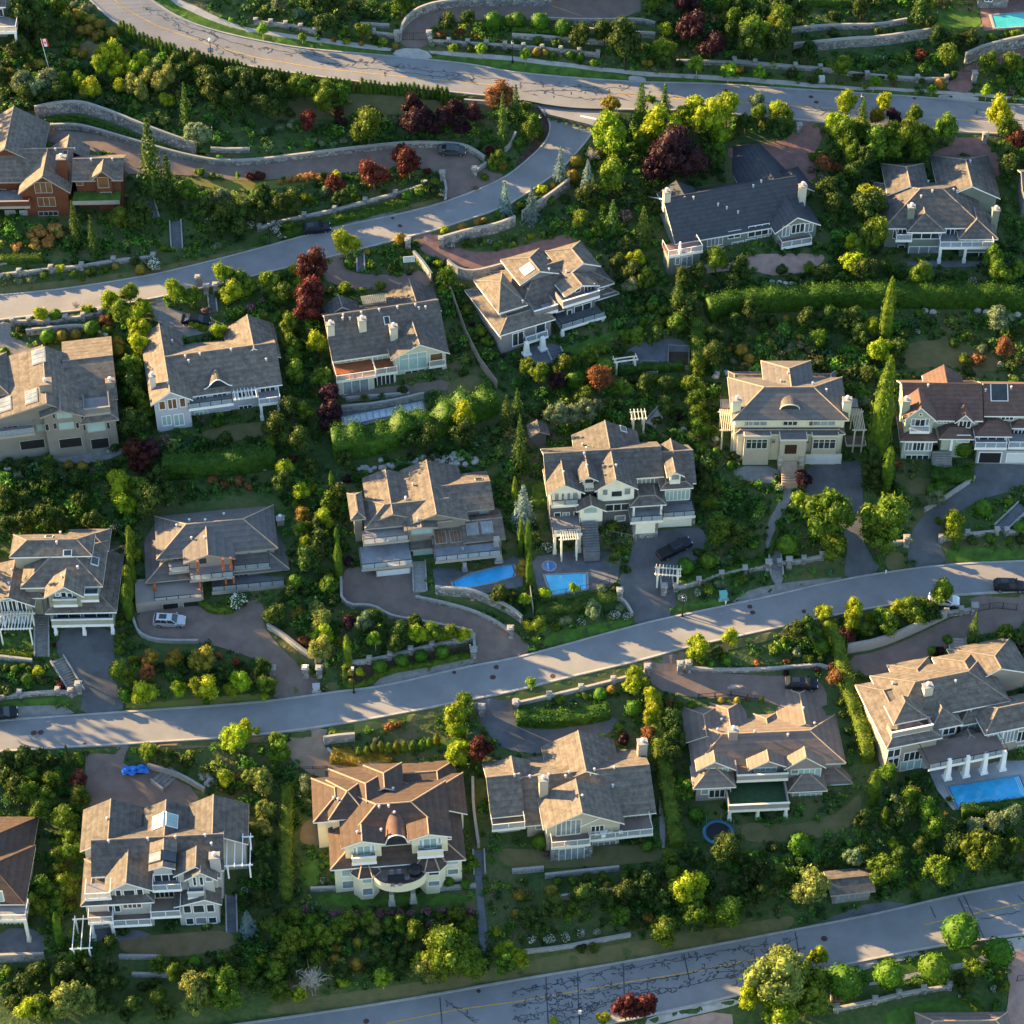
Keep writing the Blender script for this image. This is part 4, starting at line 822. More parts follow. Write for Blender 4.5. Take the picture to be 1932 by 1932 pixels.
# --- centre house with three gables
h = House(T(2,1), (1230,2045), (262,1806), (953,1762), 'house', 'slate blue house with three cream front gables above the square swimming pool', wdk, rgrey2, trc, capg, fy=0.9)
h.gx((255,1712),(1148,1672),(690,1466),3.2,.62); h.rr((730,1452),(710,1240),5.1,.5,over=3,dz=.2)
h.gx((1110,1725),(1392,1720),(1240,1475),2.4,.62); h.rr((1212,1480),(1200,1378),2.4,.7,over=3)
h.gy((262,1808),(553,1790),(400,1730),(385,1530),.6,wm=trc); h.gy((510,1706),(655,1698),(580,1666),(562,1490),1.8,wm=trc); h.gy((625,1778),(955,1760),(785,1690),(770,1475),.3,wm=trc); h.gy((1170,1671),(1305,1663),(1233,1633),(1222,1520),1.6,wm=trc)
h.skirt((890,1895),(1168,1872),-.6,1.5,.4,8); h.skirt((1120,1760),(1370,1752),1.4,1,.4,6)
h.gy((488,1930),(715,1926),(600,1880),(600,1800),-1.2,wm=trc)
for a in ((322,1790,352,1848,1,'C'),(375,1790,392,1838,1,'C'),(418,1788,438,1838,1,'C'),(460,1785,490,1840,1,'C'),(552,1684,613,1708,1,'D'),(555,1750,622,1762,5,'D'),(685,1762,720,1800,1,'C'),(752,1775,828,1810,1,'D'),(850,1752,892,1795,1,'C'),(950,1685,1105,1728,5,'C'),(1160,1775,1335,1832,6,'T'),(1208,1652,1260,1684,1,'C'),(710,1878,880,1912,3,'D'),(322,1938,362,2000,1,'D'),(385,1938,430,2000,2,'C'),(470,1930,515,1995,1,'D'),(545,1900,640,1932,1,'T'),(780,1962,850,1992,1,'C')): h.win(*a, y=None)
h.deck((300,1885),(500,1878),-.6,1,'dark'); h.deck((310,2100),(528,2098),-3.4,1,'dark',post=2,wallm=wdk); h.deck((895,2008),(1138,1998),-3.2,1,'dark'); h.deck((1138,1975),(1382,1962),-1.4,2,'dark')
h.box((915,2092),(1100,2090),(1000,2010),-2.6,4,stnp,cap=False); h.box((1100,2050),(1378,2045),(1240,1978),-.9,4,stnp,cap=False)
h.garage(942,2012,1070,2088,m=trc,y=-2.62); h.garage(1112,1980,1345,2045,m=trc,y=-.92)
h.sky((840,1307),1.1,.9); h.sky((582,1445),.8,.8); h.vent((533,1430),(965,1400),(565,1590),(388,1640),(785,1590),(545,1500)); h.col((920,1985),(918,1900),-2.,.35); h.col((1128,1970),(1126,1885),-2.,.35)
mb = MB(); x0 = h.loc((535,2000),-3)[0]; x1 = h.loc((655,2000),-3)[0]
for i in range(12): mb.box(x0, x1, -1.6-.33*(i+1), -1.6-.33*i, -1.5, 2.9-.24*i)
mb.obj('entry_steps', slate, h.root)
h.pergola((h.loc((368,2180),-4.5)[0], h.loc((492,2180),-4.5)[0], -5., -3.9), h.loc((430,2120),-4.6)[2], 8, trc, zb=-1.8); h.done()
# --- contemporary with lap pool
h = House(T(1,2), (1000,478), (820,130), (1130,98), 'house', 'low grey contemporary house with teal windows and four white skylights by the curved pool', wstn, rgrey, trg, capg, fy=4.4)
h.gx((820,130),(1480,62),(1150,-72),1.,.42,1,0); h.rr((1010,-50),(985,-325),3.6,.38,over=2,z=h.zr); h.rr((1335,-50),(1297,-395),4.9,.38,wl=4.1,over=2,z=h.zr+.5); h.gx((1360,10),(1800,-20),(1570,-210),3,.4,0,0)
h.gy((1120,140),(1375,116),(1248,116),(1262,0),-.4); h.skirt((715,62),(830,50),2,1.2,.4,6)
h.gx((1340,292),(1588,272),(1460,110),-2.4,.3); h.gx((1565,228),(1885,206),(1710,60),-1.8,.3); h.gx((1160,285),(1350,275),(1250,150),-1.5,.12)
for a in ((920,122,975,165,1,'T'),(985,118,1105,158,1,'T'),(1172,128,1328,155,1,'T'),(870,240,920,282,1,'T'),(930,240,980,275,1,'C'),(985,235,1035,272,1,'T'),(1060,228,1152,262,1,'T'),(1188,290,1330,335,1,'T'),(1545,10,1590,45,1,'T'),(1690,-5,1750,15,1,'T')): h.win(*a, y=.95 if a[1] < 200 and a[0] < 1120 else None)
h.deck((812,248),(1152,208),-2,1,'dark',dkfl); h.deck((798,432),(1182,400),-5,-.2,'dark',mat('blue grey membrane', (.26,.28,.31), .6, .2, .5)); h.box((905,478),(1175,455),(1040,420),-4.4,4.2,cap=False)
h.garage(912,446,1160,472,y=-4.43); h.deck((1355,402),(1850,300),-5.4,-2.6,'dark',mat('blue slate deck', (.16,.19,.22), .5, .2, .5),post=0); h.col((1577,435),(1575,385),-5.2,.6,whst,.9); h.col((1835,372),(1832,320),-5.2,.9,whst,.95); h.col((1565,350),(1560,275),-3.6,.35,whst,.95); h.col((1822,285),(1818,212),-3.6,.9,whst,.95)
for p in ((1392,195),(1507,185)): h.sky(p,1.6,1.9,glassA,3)
for p in ((1633,128),(1744,117)): h.sky(p,1.6,1.9,glassC,3)
h.sky((1680,-245),1,.8); h.vent((1130,-90),(1185,-200),(1220,60),(1130,-100)); h.done()
# --- charcoal tile hip roof
h = House(T(0,2), (1280,735), (1180,360), (2095,272), 'house', 'brown two-storey house with charcoal tile hip roof and orange timber posts', wtaup, rgt, trg, capo, fy=5.1)
h.gx((1180,360),(2097,272),(1620,72),1.2,.45,1,1); h.gy((1383,392),(1776,352),(1568,325),(1563,92),-.8); h.skirt((1098,533),(2185,432),-1.2,3.,.4,15)
for a in ((1242,362,1268,385,1,'C'),(1302,352,1380,400,2,'D'),(1500,350,1560,385,1,'D'),(1780,310,1866,352,2,'T'),(1898,298,2010,345,3,'T'),(1212,528,1300,568,2,'D'),(1305,520,1442,568,4,'D'),(1768,468,1872,508,3,'D'),(1467,522,1500,545,1,'C'),(2020,280,2050,300,1,'C'),(1540,520,1600,545,2,'D')): h.win(*a)
h.deck((1436,520),(1765,485),-3.4,1,'dark'); h.deck((1275,455),(1436,445),-1.4,1,'dark'); h.deck((1765,445),(2040,420),-1.4,1.2,'dark'); h.deck((1168,692),(1530,650),-5,0,'dark',slate,.5,under=True); h.deck((1600,598),(2150,558),-4,0,'dark',slate,.5,under=wdk)
for a, b in (((1495,445),(1490,375)),((1688,430),(1682,358)),((1745,420),(1740,350)),((1710,590),(1705,505)),((1770,585),(1765,500)),((1515,610),(1512,530))): h.col(a, b, -3.6, .3, orn, 1)
h.col((1172,640),(1170,540),-3,.35,orn,1); h.box((1030,735),(1540,690),(1280,665),-5.1,5,cap=False,m=wtaup); h.garage(1228,695,1348,735,True,y=-5.13); h.garage(1385,680,1520,720,True,y=-5.13)
h.chim((2122,125),(2110,50),1.1,.9); h.vent((1447,205),(1690,25),(1545,200),(1430,70),(1550,70),(1335,110)); h.done()
# --- olive house left with glass gable
h = House(T(0,2), (620,865), (152,573), (772,560), 'house', 'olive and white house with glass-fronted gable and long straight stairway at the left edge', wolive, rgrey, white, capg, fy=1.2)
h.gx((152,573),(775,562),(440,300),1.4,.5,1,1); h.gx((78,382),(690,292),(300,212),5.5,.45,1,1); h.gx((500,300),(820,288),(660,170),9,.45,0,1)
h.skirt((338,767),(880,756),-1.2,3,.42,14); h.gy((330,648),(632,640),(478,565),(492,430),-.8); h.gy((-160,695),(262,712),(62,648),(40,360),-.4); h.skirt((-200,590),(345,715),1,1,.3,6)
for a in ((420,612,448,632,1,'C'),(460,605,500,640,1,'D'),(508,612,545,640,1,'D'),(640,563,735,573,5,'C'),(430,770,610,808,2,'D'),(632,768,828,805,2,'D'),(5,672,60,748,2,'D'),(62,670,128,748,2,'D'),(132,675,200,750,2,'D'),(5,780,70,845,2,'C'),(100,785,215,845,3,'C')): h.win(*a)
h.deck((408,714),(582,690),-1.6,0,'solid'); h.deck((612,668),(745,662),-.8,2,'solid'); h.deck((395,862),(855,842),-2.8,0,'solid',post=3); h.garage(470,850,552,876); h.garage(620,850,800,885,y=0)
h.pergola((h.loc((0,835),-3)[0], h.loc((235,835),-3)[0], -4.2, -1.), h.loc((120,835),-3)[2], 11, zb=-1)
h.sky((510,310),1.1,.8); h.sky((715,372),1.5,1.); h.sky((370,188),1,.7); h.vent((430,238),(458,165),(588,425),(470,495),(92,445),(68,545)); h.done()
# --- lower left house
h = House(T(0,3), (1520,1185), (690,822), (1690,770), 'house', 'large pale grey house with many gables, white trim and white pergolas near the blue tarp', mat('pale grey siding', (.42,.41,.38), .8, .05, .5), rgrey2, white, capg, fy=1.4)
h.gx((688,824),(1692,772),(1190,520),2.2,.58); h.rr((810,548),(840,232),5,.5,wl=4,over=2,dz=.1); h.rr((1238,520),(1253,240),3.1,.5,over=3,dz=.3); h.rr((1600,505),(1612,200),4.7,.5,wl=4,over=2,dz=.1)
h.gy((785,946),(1152,926),(950,868),(972,620),-.6); h.gy((1305,822),(1662,832),(1475,745),(1480,590),.6); h.gy((1386,852),(1640,846),(1510,790),(1510,765),-.2); h.gy((1310,1052),(1673,1030),(1545,995),(1540,870),-1.4,name='gable_roof')
h.gy((1120,771),(1322,762),(1225,742),(1215,535),1.,m=rgrey); h.skirt((608,1044),(1165,1010),-1.2,1.3,.4,8)
for a in ((872,922,915,965,1,'D'),(932,922,1018,962,1,'D'),(1032,915,1080,960,1,'D'),(1163,808,1335,862,3,'D'),(1170,938,1312,968,4,'D'),(1385,1040,1442,1088,1,'D'),(1458,1038,1542,1085,1,'D'),(1560,1032,1618,1080,1,'D'),(1405,1135,1462,1175,1,'D'),(1478,1130,1560,1170,1,'C'),(1575,1128,1635,1165,1,'D'),(818,1040,910,1080,2,'D'),(928,1025,1068,1048,4,'A'),(1455,825,1482,882,1,'D'),(1505,822,1535,878,1,'D'),(1550,822,1605,850,1,'C'),(1170,1145,1215,1185,1,'D'),(1235,1138,1308,1185,4,'D'),(1330,1135,1375,1175,1,'C'),(775,1165,825,1188,1,'C'),(1648,620,1688,668,1,'D')): h.win(*a)
h.deck((645,992),(838,978),-1.6,1,'glass',dkfl); h.deck((668,1168),(855,1160),-3,0,'glass',brown,post=2); h.deck((855,1188),(1145,1180),-3,0,'glass',brown); h.deck((1140,1130),(1365,1110),-3,0,'glass',brown); h.deck((1155,932),(1370,908),-.6,1.5,'glass'); h.deck((1420,980),(1545,975),-1.2,.4,'solid')
h.chim((1628,775),(1614,665),1.3,1.1); h.sky((1180,672),1.6,2.,glassC,1,iron); h.sky((1272,668),1.6,2.,glassD,1,iron); h.sky((1205,400),2.2,2.,glassC,2); h.sky((1285,395),2.2,2.,glassT,2)
h.vent((822,560),(1118,542),(1325,528),(1550,515),(1597,580),(810,390))
x0 = h.loc((560,1210),-3)[0]; x1 = h.loc((690,1210),-3)[0]; h.pergola((x0, x1, -6.5, -1.5), 3.0, 3, zb=-1.5); x0 = h.loc((1712,700),3)[0]; x1 = h.loc((1890,700),3)[0]; h.pergola((x0, x1, 2, 7), h.loc((1800,690),3)[2], 4, zb=h.loc((1800,690),3)[2]-2.8); h.done()
# --- far lower left
h = House(T(0,3), (100,1215), (-300,1030), (190,1028), 'house', 'brown tiled house with cream fascia cut by the lower left edge', wtan, rbrn, trc, rbrn)
h.gx((-400,1032),(192,1028),(-60,730),.6,.42,1,1); h.rr((-80,640),(-80,520),5.5,.42,over=5,hb=1,dz=.5); h.win(25,1168,112,1208,3,'D'); h.win(122,1165,158,1200,1,'C'); h.win(-60,930,30,1000,2,'T',y=.5)
h.deck((-200,1152),(198,1145),-2.2,.6,'glass',dkfl,post=2); h.win(-40,1060,60,1120,3,'D'); h.win(80,1055,130,1120,2,'D'); h.done()
# --- brown roof cream house with round terrace
h = House(T(1,3), (720,935), (640,604), (1478,540), 'house', 'cream house with chocolate brown multi-hip roof, white fascia and round terrace', wylw, rbrn, white, capo, fy=1.2)
h.skirt((560,772),(1585,690),-1.2,2.8,.38,18); h.gx((640,598),(1477,532),(960,272),.8,.42,1,1); h.rr((860,262),(800,120),5,.42,over=3,hb=1,dz=.5); h.rr((600,215),(590,150),3.2,.42,over=3,hb=1,dz=1.0,hf=1); h.rr((968,150),(962,40),2.7,.42,over=5,hb=1,dz=.8); h.gx((545,405),(860,365),(640,180),5.2,.42,1,1)
h.gy((640,608),(975,574),(800,553),(790,425),-.4); h.gy((1145,552),(1478,518),(1303,500),(1295,372),-.4); h.rr((1230,300),(1400,180),5,.42,over=3,hb=1,dz=1.6)
for x0, x1, yb in ((690,965,815),(1185,1470,765)):
    h.bay((x0+40,yb),(x1-40,yb-15),-2.6,-3,rh=1.3); d = h.deck(((x0+x1)/2-100,yb-75) if 0 else (x0+35,yb-95),(x1-55,yb-105),-1.6,.6,'solid',brown)
for a in ((735,600,752,655,1,'T'),(765,592,862,650,2,'T'),(875,580,890,625,1,'T'),(1232,542,1252,595,1,'T'),(1265,535,1362,598,2,'T'),(1375,525,1392,570,1,'T'),(648,770,725,808,1,'T'),(652,855,740,900,1,'C'),(760,830,785,858,1,'T'),(803,825,872,862,1,'T'),(762,895,785,945,1,'C'),(806,910,882,952,1,'C'),(1302,855,1384,882,1,'C'),(1305,780,1380,800,1,'D'),(1440,690,1525,718,1,'T'),(1448,765,1525,795,1,'C'),(955,745,1010,775,1,'D'),(1025,742,1115,778,3,'T')): h.win(*a)
h.eyebrow((1060,560),3.,1.7,4.,rred)
y0 = -2.8; c = h.loc((1090,870),y0); rd = (h.loc((1290,860),y0)[0]-h.loc((890,880),y0)[0])/2; zc = h.loc((1090,905),-2.8-rd*.62)[2]; n_ = 26
mb = MB(); P = [(c[0]+rd*math.cos(math.pi+math.pi*i/n_), y0+rd*.62*math.sin(math.pi+math.pi*i/n_)) for i in range(n_+1)]
mb.poly([(*p, zc) for p in P]+[(c[0]+rd,0,zc),(c[0]-rd,0,zc)]); mb.poly(([(*p, zc-.35) for p in P]+[(c[0]+rd,0,zc-.35),(c[0]-rd,0,zc-.35)])[::-1]); dk_ = mb.obj('round_deck', brown, h.root); mb = MB()
for i in range(n_): a, b = P[i], P[i+1]; mb.poly([(*a, zc-.9), (*b, zc-.9), (*b, zc+.7), (*a, zc+.7)]); a2 = (a[0]*.98+c[0]*.02, a[1]*.98+y0*.02); b2 = (b[0]*.98+c[0]*.02, b[1]*.98+y0*.02); mb.poly([(*b2, zc-.3), (*a2, zc-.3), (*a2, zc+.7), (*b2, zc+.7)]); mb.poly([(*a, zc+.7), (*b, zc+.7), (*b2, zc+.7), (*a2, zc+.7)])
mb.obj('curved_parapet', wylw, h.root); mb = MB()
for i in range(n_): mb.bar((*P[i], zc+1.05), (*P[i+1], zc+1.05), .035, 0); mb.bar((*P[i], zc+.7), (*P[i], zc+1.05), .025, 0)
mb.obj('railing', iron, h.root); h.col((1025,1032),(1025,960),y0-rd*.5,.7,whst,.9); h.col((1190,1012),(1185,950),y0-rd*.5,.7,whst,.9)
ROUND = (h, (c[0], y0-1.0, zc)); h.vent((587,235),(620,245),(1035,165),(945,475),(765,492),(1045,345),(930,300),(1002,295)); h.done()
# --- house with tan walls and terraces
h = House(T(2,3), (440,690), (92,440), (1088,338), 'house', 'tan house with one long mossy shake roof, tall chimney and white patio chairs', wtan, rgrey, trc, capg, fy=2.4)
h.gx((92,440),(1090,338),(550,28),1.6,.5); h.gx((-160,378),(98,352),(-40,60),2.6,.5); h.rr((540,25),(515,-285),5.2,.5,over=3,dz=.1); h.rr((30,60),(-20,-90),2.6,.5,over=3,dz=.2)
h.gy((235,466),(850,420),(530,338),(490,80),-.8); h.gy((515,440),(850,422),(690,365),(600,300),-.3)
for a in ((337,405,515,490,5,'C'),(357,615,540,685,4,'C'),(608,565,778,608,4,'C'),(850,362,930,402,2,'C'),(940,345,1035,365,3,'C'),(5,372,80,408,3,'D'),(5,485,118,518,3,'C'),(182,437,225,455,1,'C'),(845,530,970,548,2,'C'),(600,440,690,470,3,'D')): h.win(*a)
h.deck((300,602),(590,574),-2.8,0,'glass',brown); h.deck((590,548),(1062,492),-1.8,1.6,'glass',brown); h.deck((-150,460),(100,452),.6,2.6,'glass',brown); h.box((295,708),(605,675),(450,612),-2.4,3,m=stnp,cap=False); h.win(357,615,540,685,4,'C',y=-2.42)
h.chim((240,215),(236,85),1.2,1.,wtan); h.chim((985,-90),(985,-195),1.3,1.1,whst); h.vent((20,62),(135,72),(278,58),(405,70),(432,40),(622,20),(772,5),(592,50),(760,140),(530,218)); LAST19 = h; h.done()
# --- taupe many-hipped house
h = House(T(3,2), (0,2300), (-560,1965), (560,1915), 'house', 'taupe house with a complex peach-lit tile roof behind the blue trampoline', wtaup, rtan, trc, capo, fy=5.5)
h.skirt((-600,2105),(640,2050),-.8,2.6,.4,17); h.gx((-570,1950),(590,1890),(-60,1668),1.,.42,1,1); h.rr((-460,1690),(-490,1530),2.9,.42,over=4,hb=1,dz=.6); h.rr((-275,1670),(-305,1490),2.8,.42,over=4,hb=1,dz=.6); h.rr((285,1600),(235,1370),3.5,.42,over=5,hb=1,dz=.2); h.rr((-10,1660),(0,1560),2.3,.42,over=4,hb=1,dz=1.2)
h.gy((-540,1952),(-240,1946),(-400,1886),(-407,1800),-.6); h.gy((-150,1948),(160,1928),(5,1880),(-40,1795),-.6); h.gy((120,1946),(440,1930),(287,1852),(285,1770),-.8)
h.gy((-565,2094),(-240,2070),(-387,1985),(-387,1945),-2.6,hf=1,sl=.5); h.gy((148,2124),(452,2094),(312,2010),(312,1980),-2.6,hf=1,sl=.5)
for a in ((-465,1936,-305,1958,4,'T'),(-100,1932,60,1952,4,'T'),(178,1946,225,1970,1,'C'),(232,1942,390,1992,4,'T'),(-500,2092,-455,2125,1,'C'),(-440,2098,-290,2145,4,'D'),(192,2120,232,2150,1,'C'),(245,2128,395,2175,4,'T'),(405,2118,440,2140,1,'C')): h.win(*a)
h.deck((-235,2030),(150,2010),-2,1,'solid',brown,wallm=wtaup); h.deck((-300,2262),(160,2225),-6,-.5,'solid',mat('green turf', (.03,.07,.03), .95, .2, 2),wallm=wtaup,post=3); h.chim((-265,1725),(-262,1645),1.3,1.,wtaup,capm=whst)
h.vent((150,1690),(-380,1650),(-350,1575),(350,1605),(265,1490),(-100,1665)); h.done()
# --- right edge house with pool
h = House(T(3,2), (1040,1945), (950,1620), (1700,1470), 'house', 'large weathered house with octagonal turrets and white columns beside the rectangular pool', mat('taupe stucco', (.31,.27,.22), .85, .06, .5), rgrey, white, capg, fy=0.6)
h.skirt((895,1788),(1320,1702),-.6,3.0,.4,12.5); h.gx((950,1600),(1830,1424),(1400,1252),3.2,.5,1,1); h.rr((1480,1230),(1530,1120),3.4,.5,over=3,hb=1,dz=.5); h.rr((1180,1290),(1120,1190),3.2,.45,over=3,hb=1,dz=1.6); h.rr((1720,1190),(1750,1080),5,.45,over=4,hb=1,dz=.2)
h.gy((948,1606),(1205,1552),(1060,1490),(1060,1440),2.2,hf=1,sl=.55); h.gy((1230,1648),(1475,1604),(1350,1500),(1350,1440),1.2,hf=1,sl=.6); h.gy((1450,1618),(1705,1560),(1530,1495),(1540,1420),1.8,hf=1,sl=.6); h.gx((1640,1670),(2150,1590),(1880,1470),-1,.5,1,1); h.gy((1440,1850),(1710,1815),(1560,1720),(1560,1660),-2.4,hf=1,sl=.45)
for a in ((975,1618,1040,1640,2,'T'),(1050,1635,1120,1660,2,'T'),(1292,1640,1312,1690,1,'C'),(1320,1640,1405,1665,2,'D'),(1465,1612,1605,1632,3,'T'),(908,1802,990,1835,2,'D'),(1032,1822,1180,1850,4,'D'),(910,1868,975,1920,2,'D'),(1005,1888,1095,1932,2,'T'),(1105,1878,1200,1925,2,'T'),(1285,1725,1430,1770,5,'D'),(1668,1675,1765,1705,3,'T'),(1785,1660,1870,1720,4,'C'),(1885,1765,1932,1818,2,'T'),(1890,1660,1932,1720,2,'D')): h.win(*a)
h.deck((1210,1870),(1385,1930),-3,0,'dark',brown) if 0 else h.deck((1215,1930),(1800,1835),-4.6,0,'dark',brown); h.deck((930,1700),(1240,1650),.2,2,'solid',brown)
for a, b in (((1370,2010),(1372,1885)),((1508,1988),(1512,1862)),((1642,1965),(1648,1838)),((1782,1940),(1788,1825))): h.col(a, b, -5., .8, white, .6)
h.chim((1208,1390),(1202,1315),1.3,1.,wcrm); h.vent((1415,1285),(1530,1500),(940,1300),(1195,1365)); h.done()
# --- small fragments on the edges
h = House(T(3,0), (1700,60), (1610,-60), (1760,-60), 'pool_house', 'round stone pool house cut by the top edge beside the teal pool', stnp, rgrey, white)
h.rx(-3.2, 3.2, .2, 6, 4, .4, 1, 1); h.win(1640,-20,1690,8,2,'D'); h.done()
h = House(T(2,0), (470,8), (330,-110), (600,-110), 'house', 'stone-based house front above the long top driveway, cut by the top edge', stnp, rgrey2, white)
h.rx(-9, 9, .2, 12, 6.5, .5, 0, 0); h.win(345,-20,372,8,1,'T'); h.win(520,-15,575,8,2,'D'); h.done()
h = House(T(3,0), (1990,1640), (1965,1440), (2100,1440), 'house', 'sliver of a grey house on the right edge beyond the tall hedge', wdk, rgrey2, trg)
h.gx((1922,1440),(2300,1440),(2100,1300),.5,.5); h.done()
h = House(T(3,3), (1300,2150), (1140,1932), (1800,1925), 'house', 'taupe roofline of the house cut by the bottom right edge', wtan, rtan, trg, capo)
h.gx((1140,2050),(1850,2040),(1500,1908),1,.5,1,1); h.done()
h = House(T(2,1), (215,1440), (135,1362), (288,1345), 'garden_shed', 'small dark timber garden shed with peaked shingle roof behind the three-gabled house', wdk, rgrey2, trg)
h.root['category'] = 'shed'; h.gy((135,1364),(288,1346),(210,1325),(200,1235),0,zb=-1.5); h.done()
h = House(T(3,3), (640,990), (480,960), (810,925), 'mailbox_kiosk', 'shingled roadside mailbox shelter beside the lower road lay-by', wstn, rgrey2, trg)
h.root['category'] = 'mail shelter'; h.gx((470,975),(815,918),(640,830),0,.35,zb=2.6 if 0 else -1)
mbx = mat('mailbox metal', (.45,.46,.47), .5, .1, 1, metal=.2)
for i, (a, b) in enumerate(((520,955),(560,945),(618,930),(662,918),(725,905))): h.win(a, b+8, a+36, b+52, 1, 'C', name='mailbox', y=0.0)
h.done()
# ---------------------------------------------------------------- the hillside
def terrain():
    ny, nx = HT.shape; V = np.stack([XX, YY, HT], 2).reshape(-1, 3); i = np.arange(nx-1)[None, :]+np.arange(ny-1)[:, None]*nx
    Q = np.stack([i, i+1, i+nx+1, i+nx], 2).reshape(-1, 4); me = bpy.data.meshes.new('hillside_ground')
    me.vertices.add(len(V)); me.vertices.foreach_set('co', V.ravel()); me.loops.add(Q.size); me.loops.foreach_set('vertex_index', Q.ravel().astype(np.int32))
    me.polygons.add(len(Q)); me.polygons.foreach_set('loop_start', np.arange(0, Q.size, 4, dtype=np.int32)); me.polygons.foreach_set('loop_total', np.full(len(Q), 4, np.int32)); me.update(); me.polygons.foreach_set('use_smooth', np.ones(len(Q), bool))
    me.materials.append(soil); o = bpy.data.objects.new('hillside_ground', me); COL.objects.link(o); tag(o, kind='structure')
terrain()
mb = MB(); E = 900; z = lambda y: SL*y
for (x0, x1, y0, y1) in ((-E, E, -E, GY0+.3), (-E, E, GY1-1, E), (-E, GX0+.3, GY0+.3, GY1-1), (GX1-1, E, GY0+.3, GY1-1)): mb.poly([(x0, y0, z(y0)-.4), (x1, y0, z(y0)-.4), (x1, y1, z(y1)-.4), (x0, y1, z(y1)-.4)])
tag(mb.obj('outer_hillside', soil), kind='structure')
# ---------------------------------------------------------------- stone walls
def wallrun(P, h, th=.32, m=stn, cap=whst, pil=0, label='', cat='wall', name='stone_wall', sm=1, ph=.4, pw=.62, flat=None, group=None):
    h = h*.85 if h < 1.5 else h
    W_ = [at(*p) for p in (smooth(P, sm) if sm else P)]; W_ = resamp([tuple(w_) for w_ in W_], 1.2); W_ = np.array([(x, y, hz(x, y)) for x, y, z in W_])
    r = empty(name, tuple(W_[0]), 0, label, cat, group); A = W_-W_[0]; ribbon(A, th, 'wall_body', m, 0, h, r, None); c = A.copy(); c[:, 2] += h+.303
    ribbon(c, th+.06, 'coping', cap, -.3, .07, r, None)
    if pil:
        Q = [np.array(at(*p))-W_[0] for p in (P if pil == 1 else resamp(P, pil))]
        for q in Q:
            mb = MB().box(q[0]-pw/2, q[0]+pw/2, q[1]-pw/2, q[1]+pw/2, q[2]-.3, q[2]+h+ph); o = mb.obj('pillar', m, r)
            mb = MB(); k = pw/2+.1; z1 = q[2]+h+ph; mb.box(q[0]-k, q[0]+k, q[1]-k, q[1]+k, z1, z1+.14)
            mb.box(q[0]-k*.6, q[0]+k*.6, q[1]-k*.6, q[1]+k*.6, z1+.14, z1+.24); mb.obj('pillar_cap', cap, o)
    for x, y, z in W_:
        j, i = int((y-GY0)/GS), int((x-GX0)/GS); CLEAR[max(0, j-1):j+2, max(0, i-1):i+2] = True
    return r
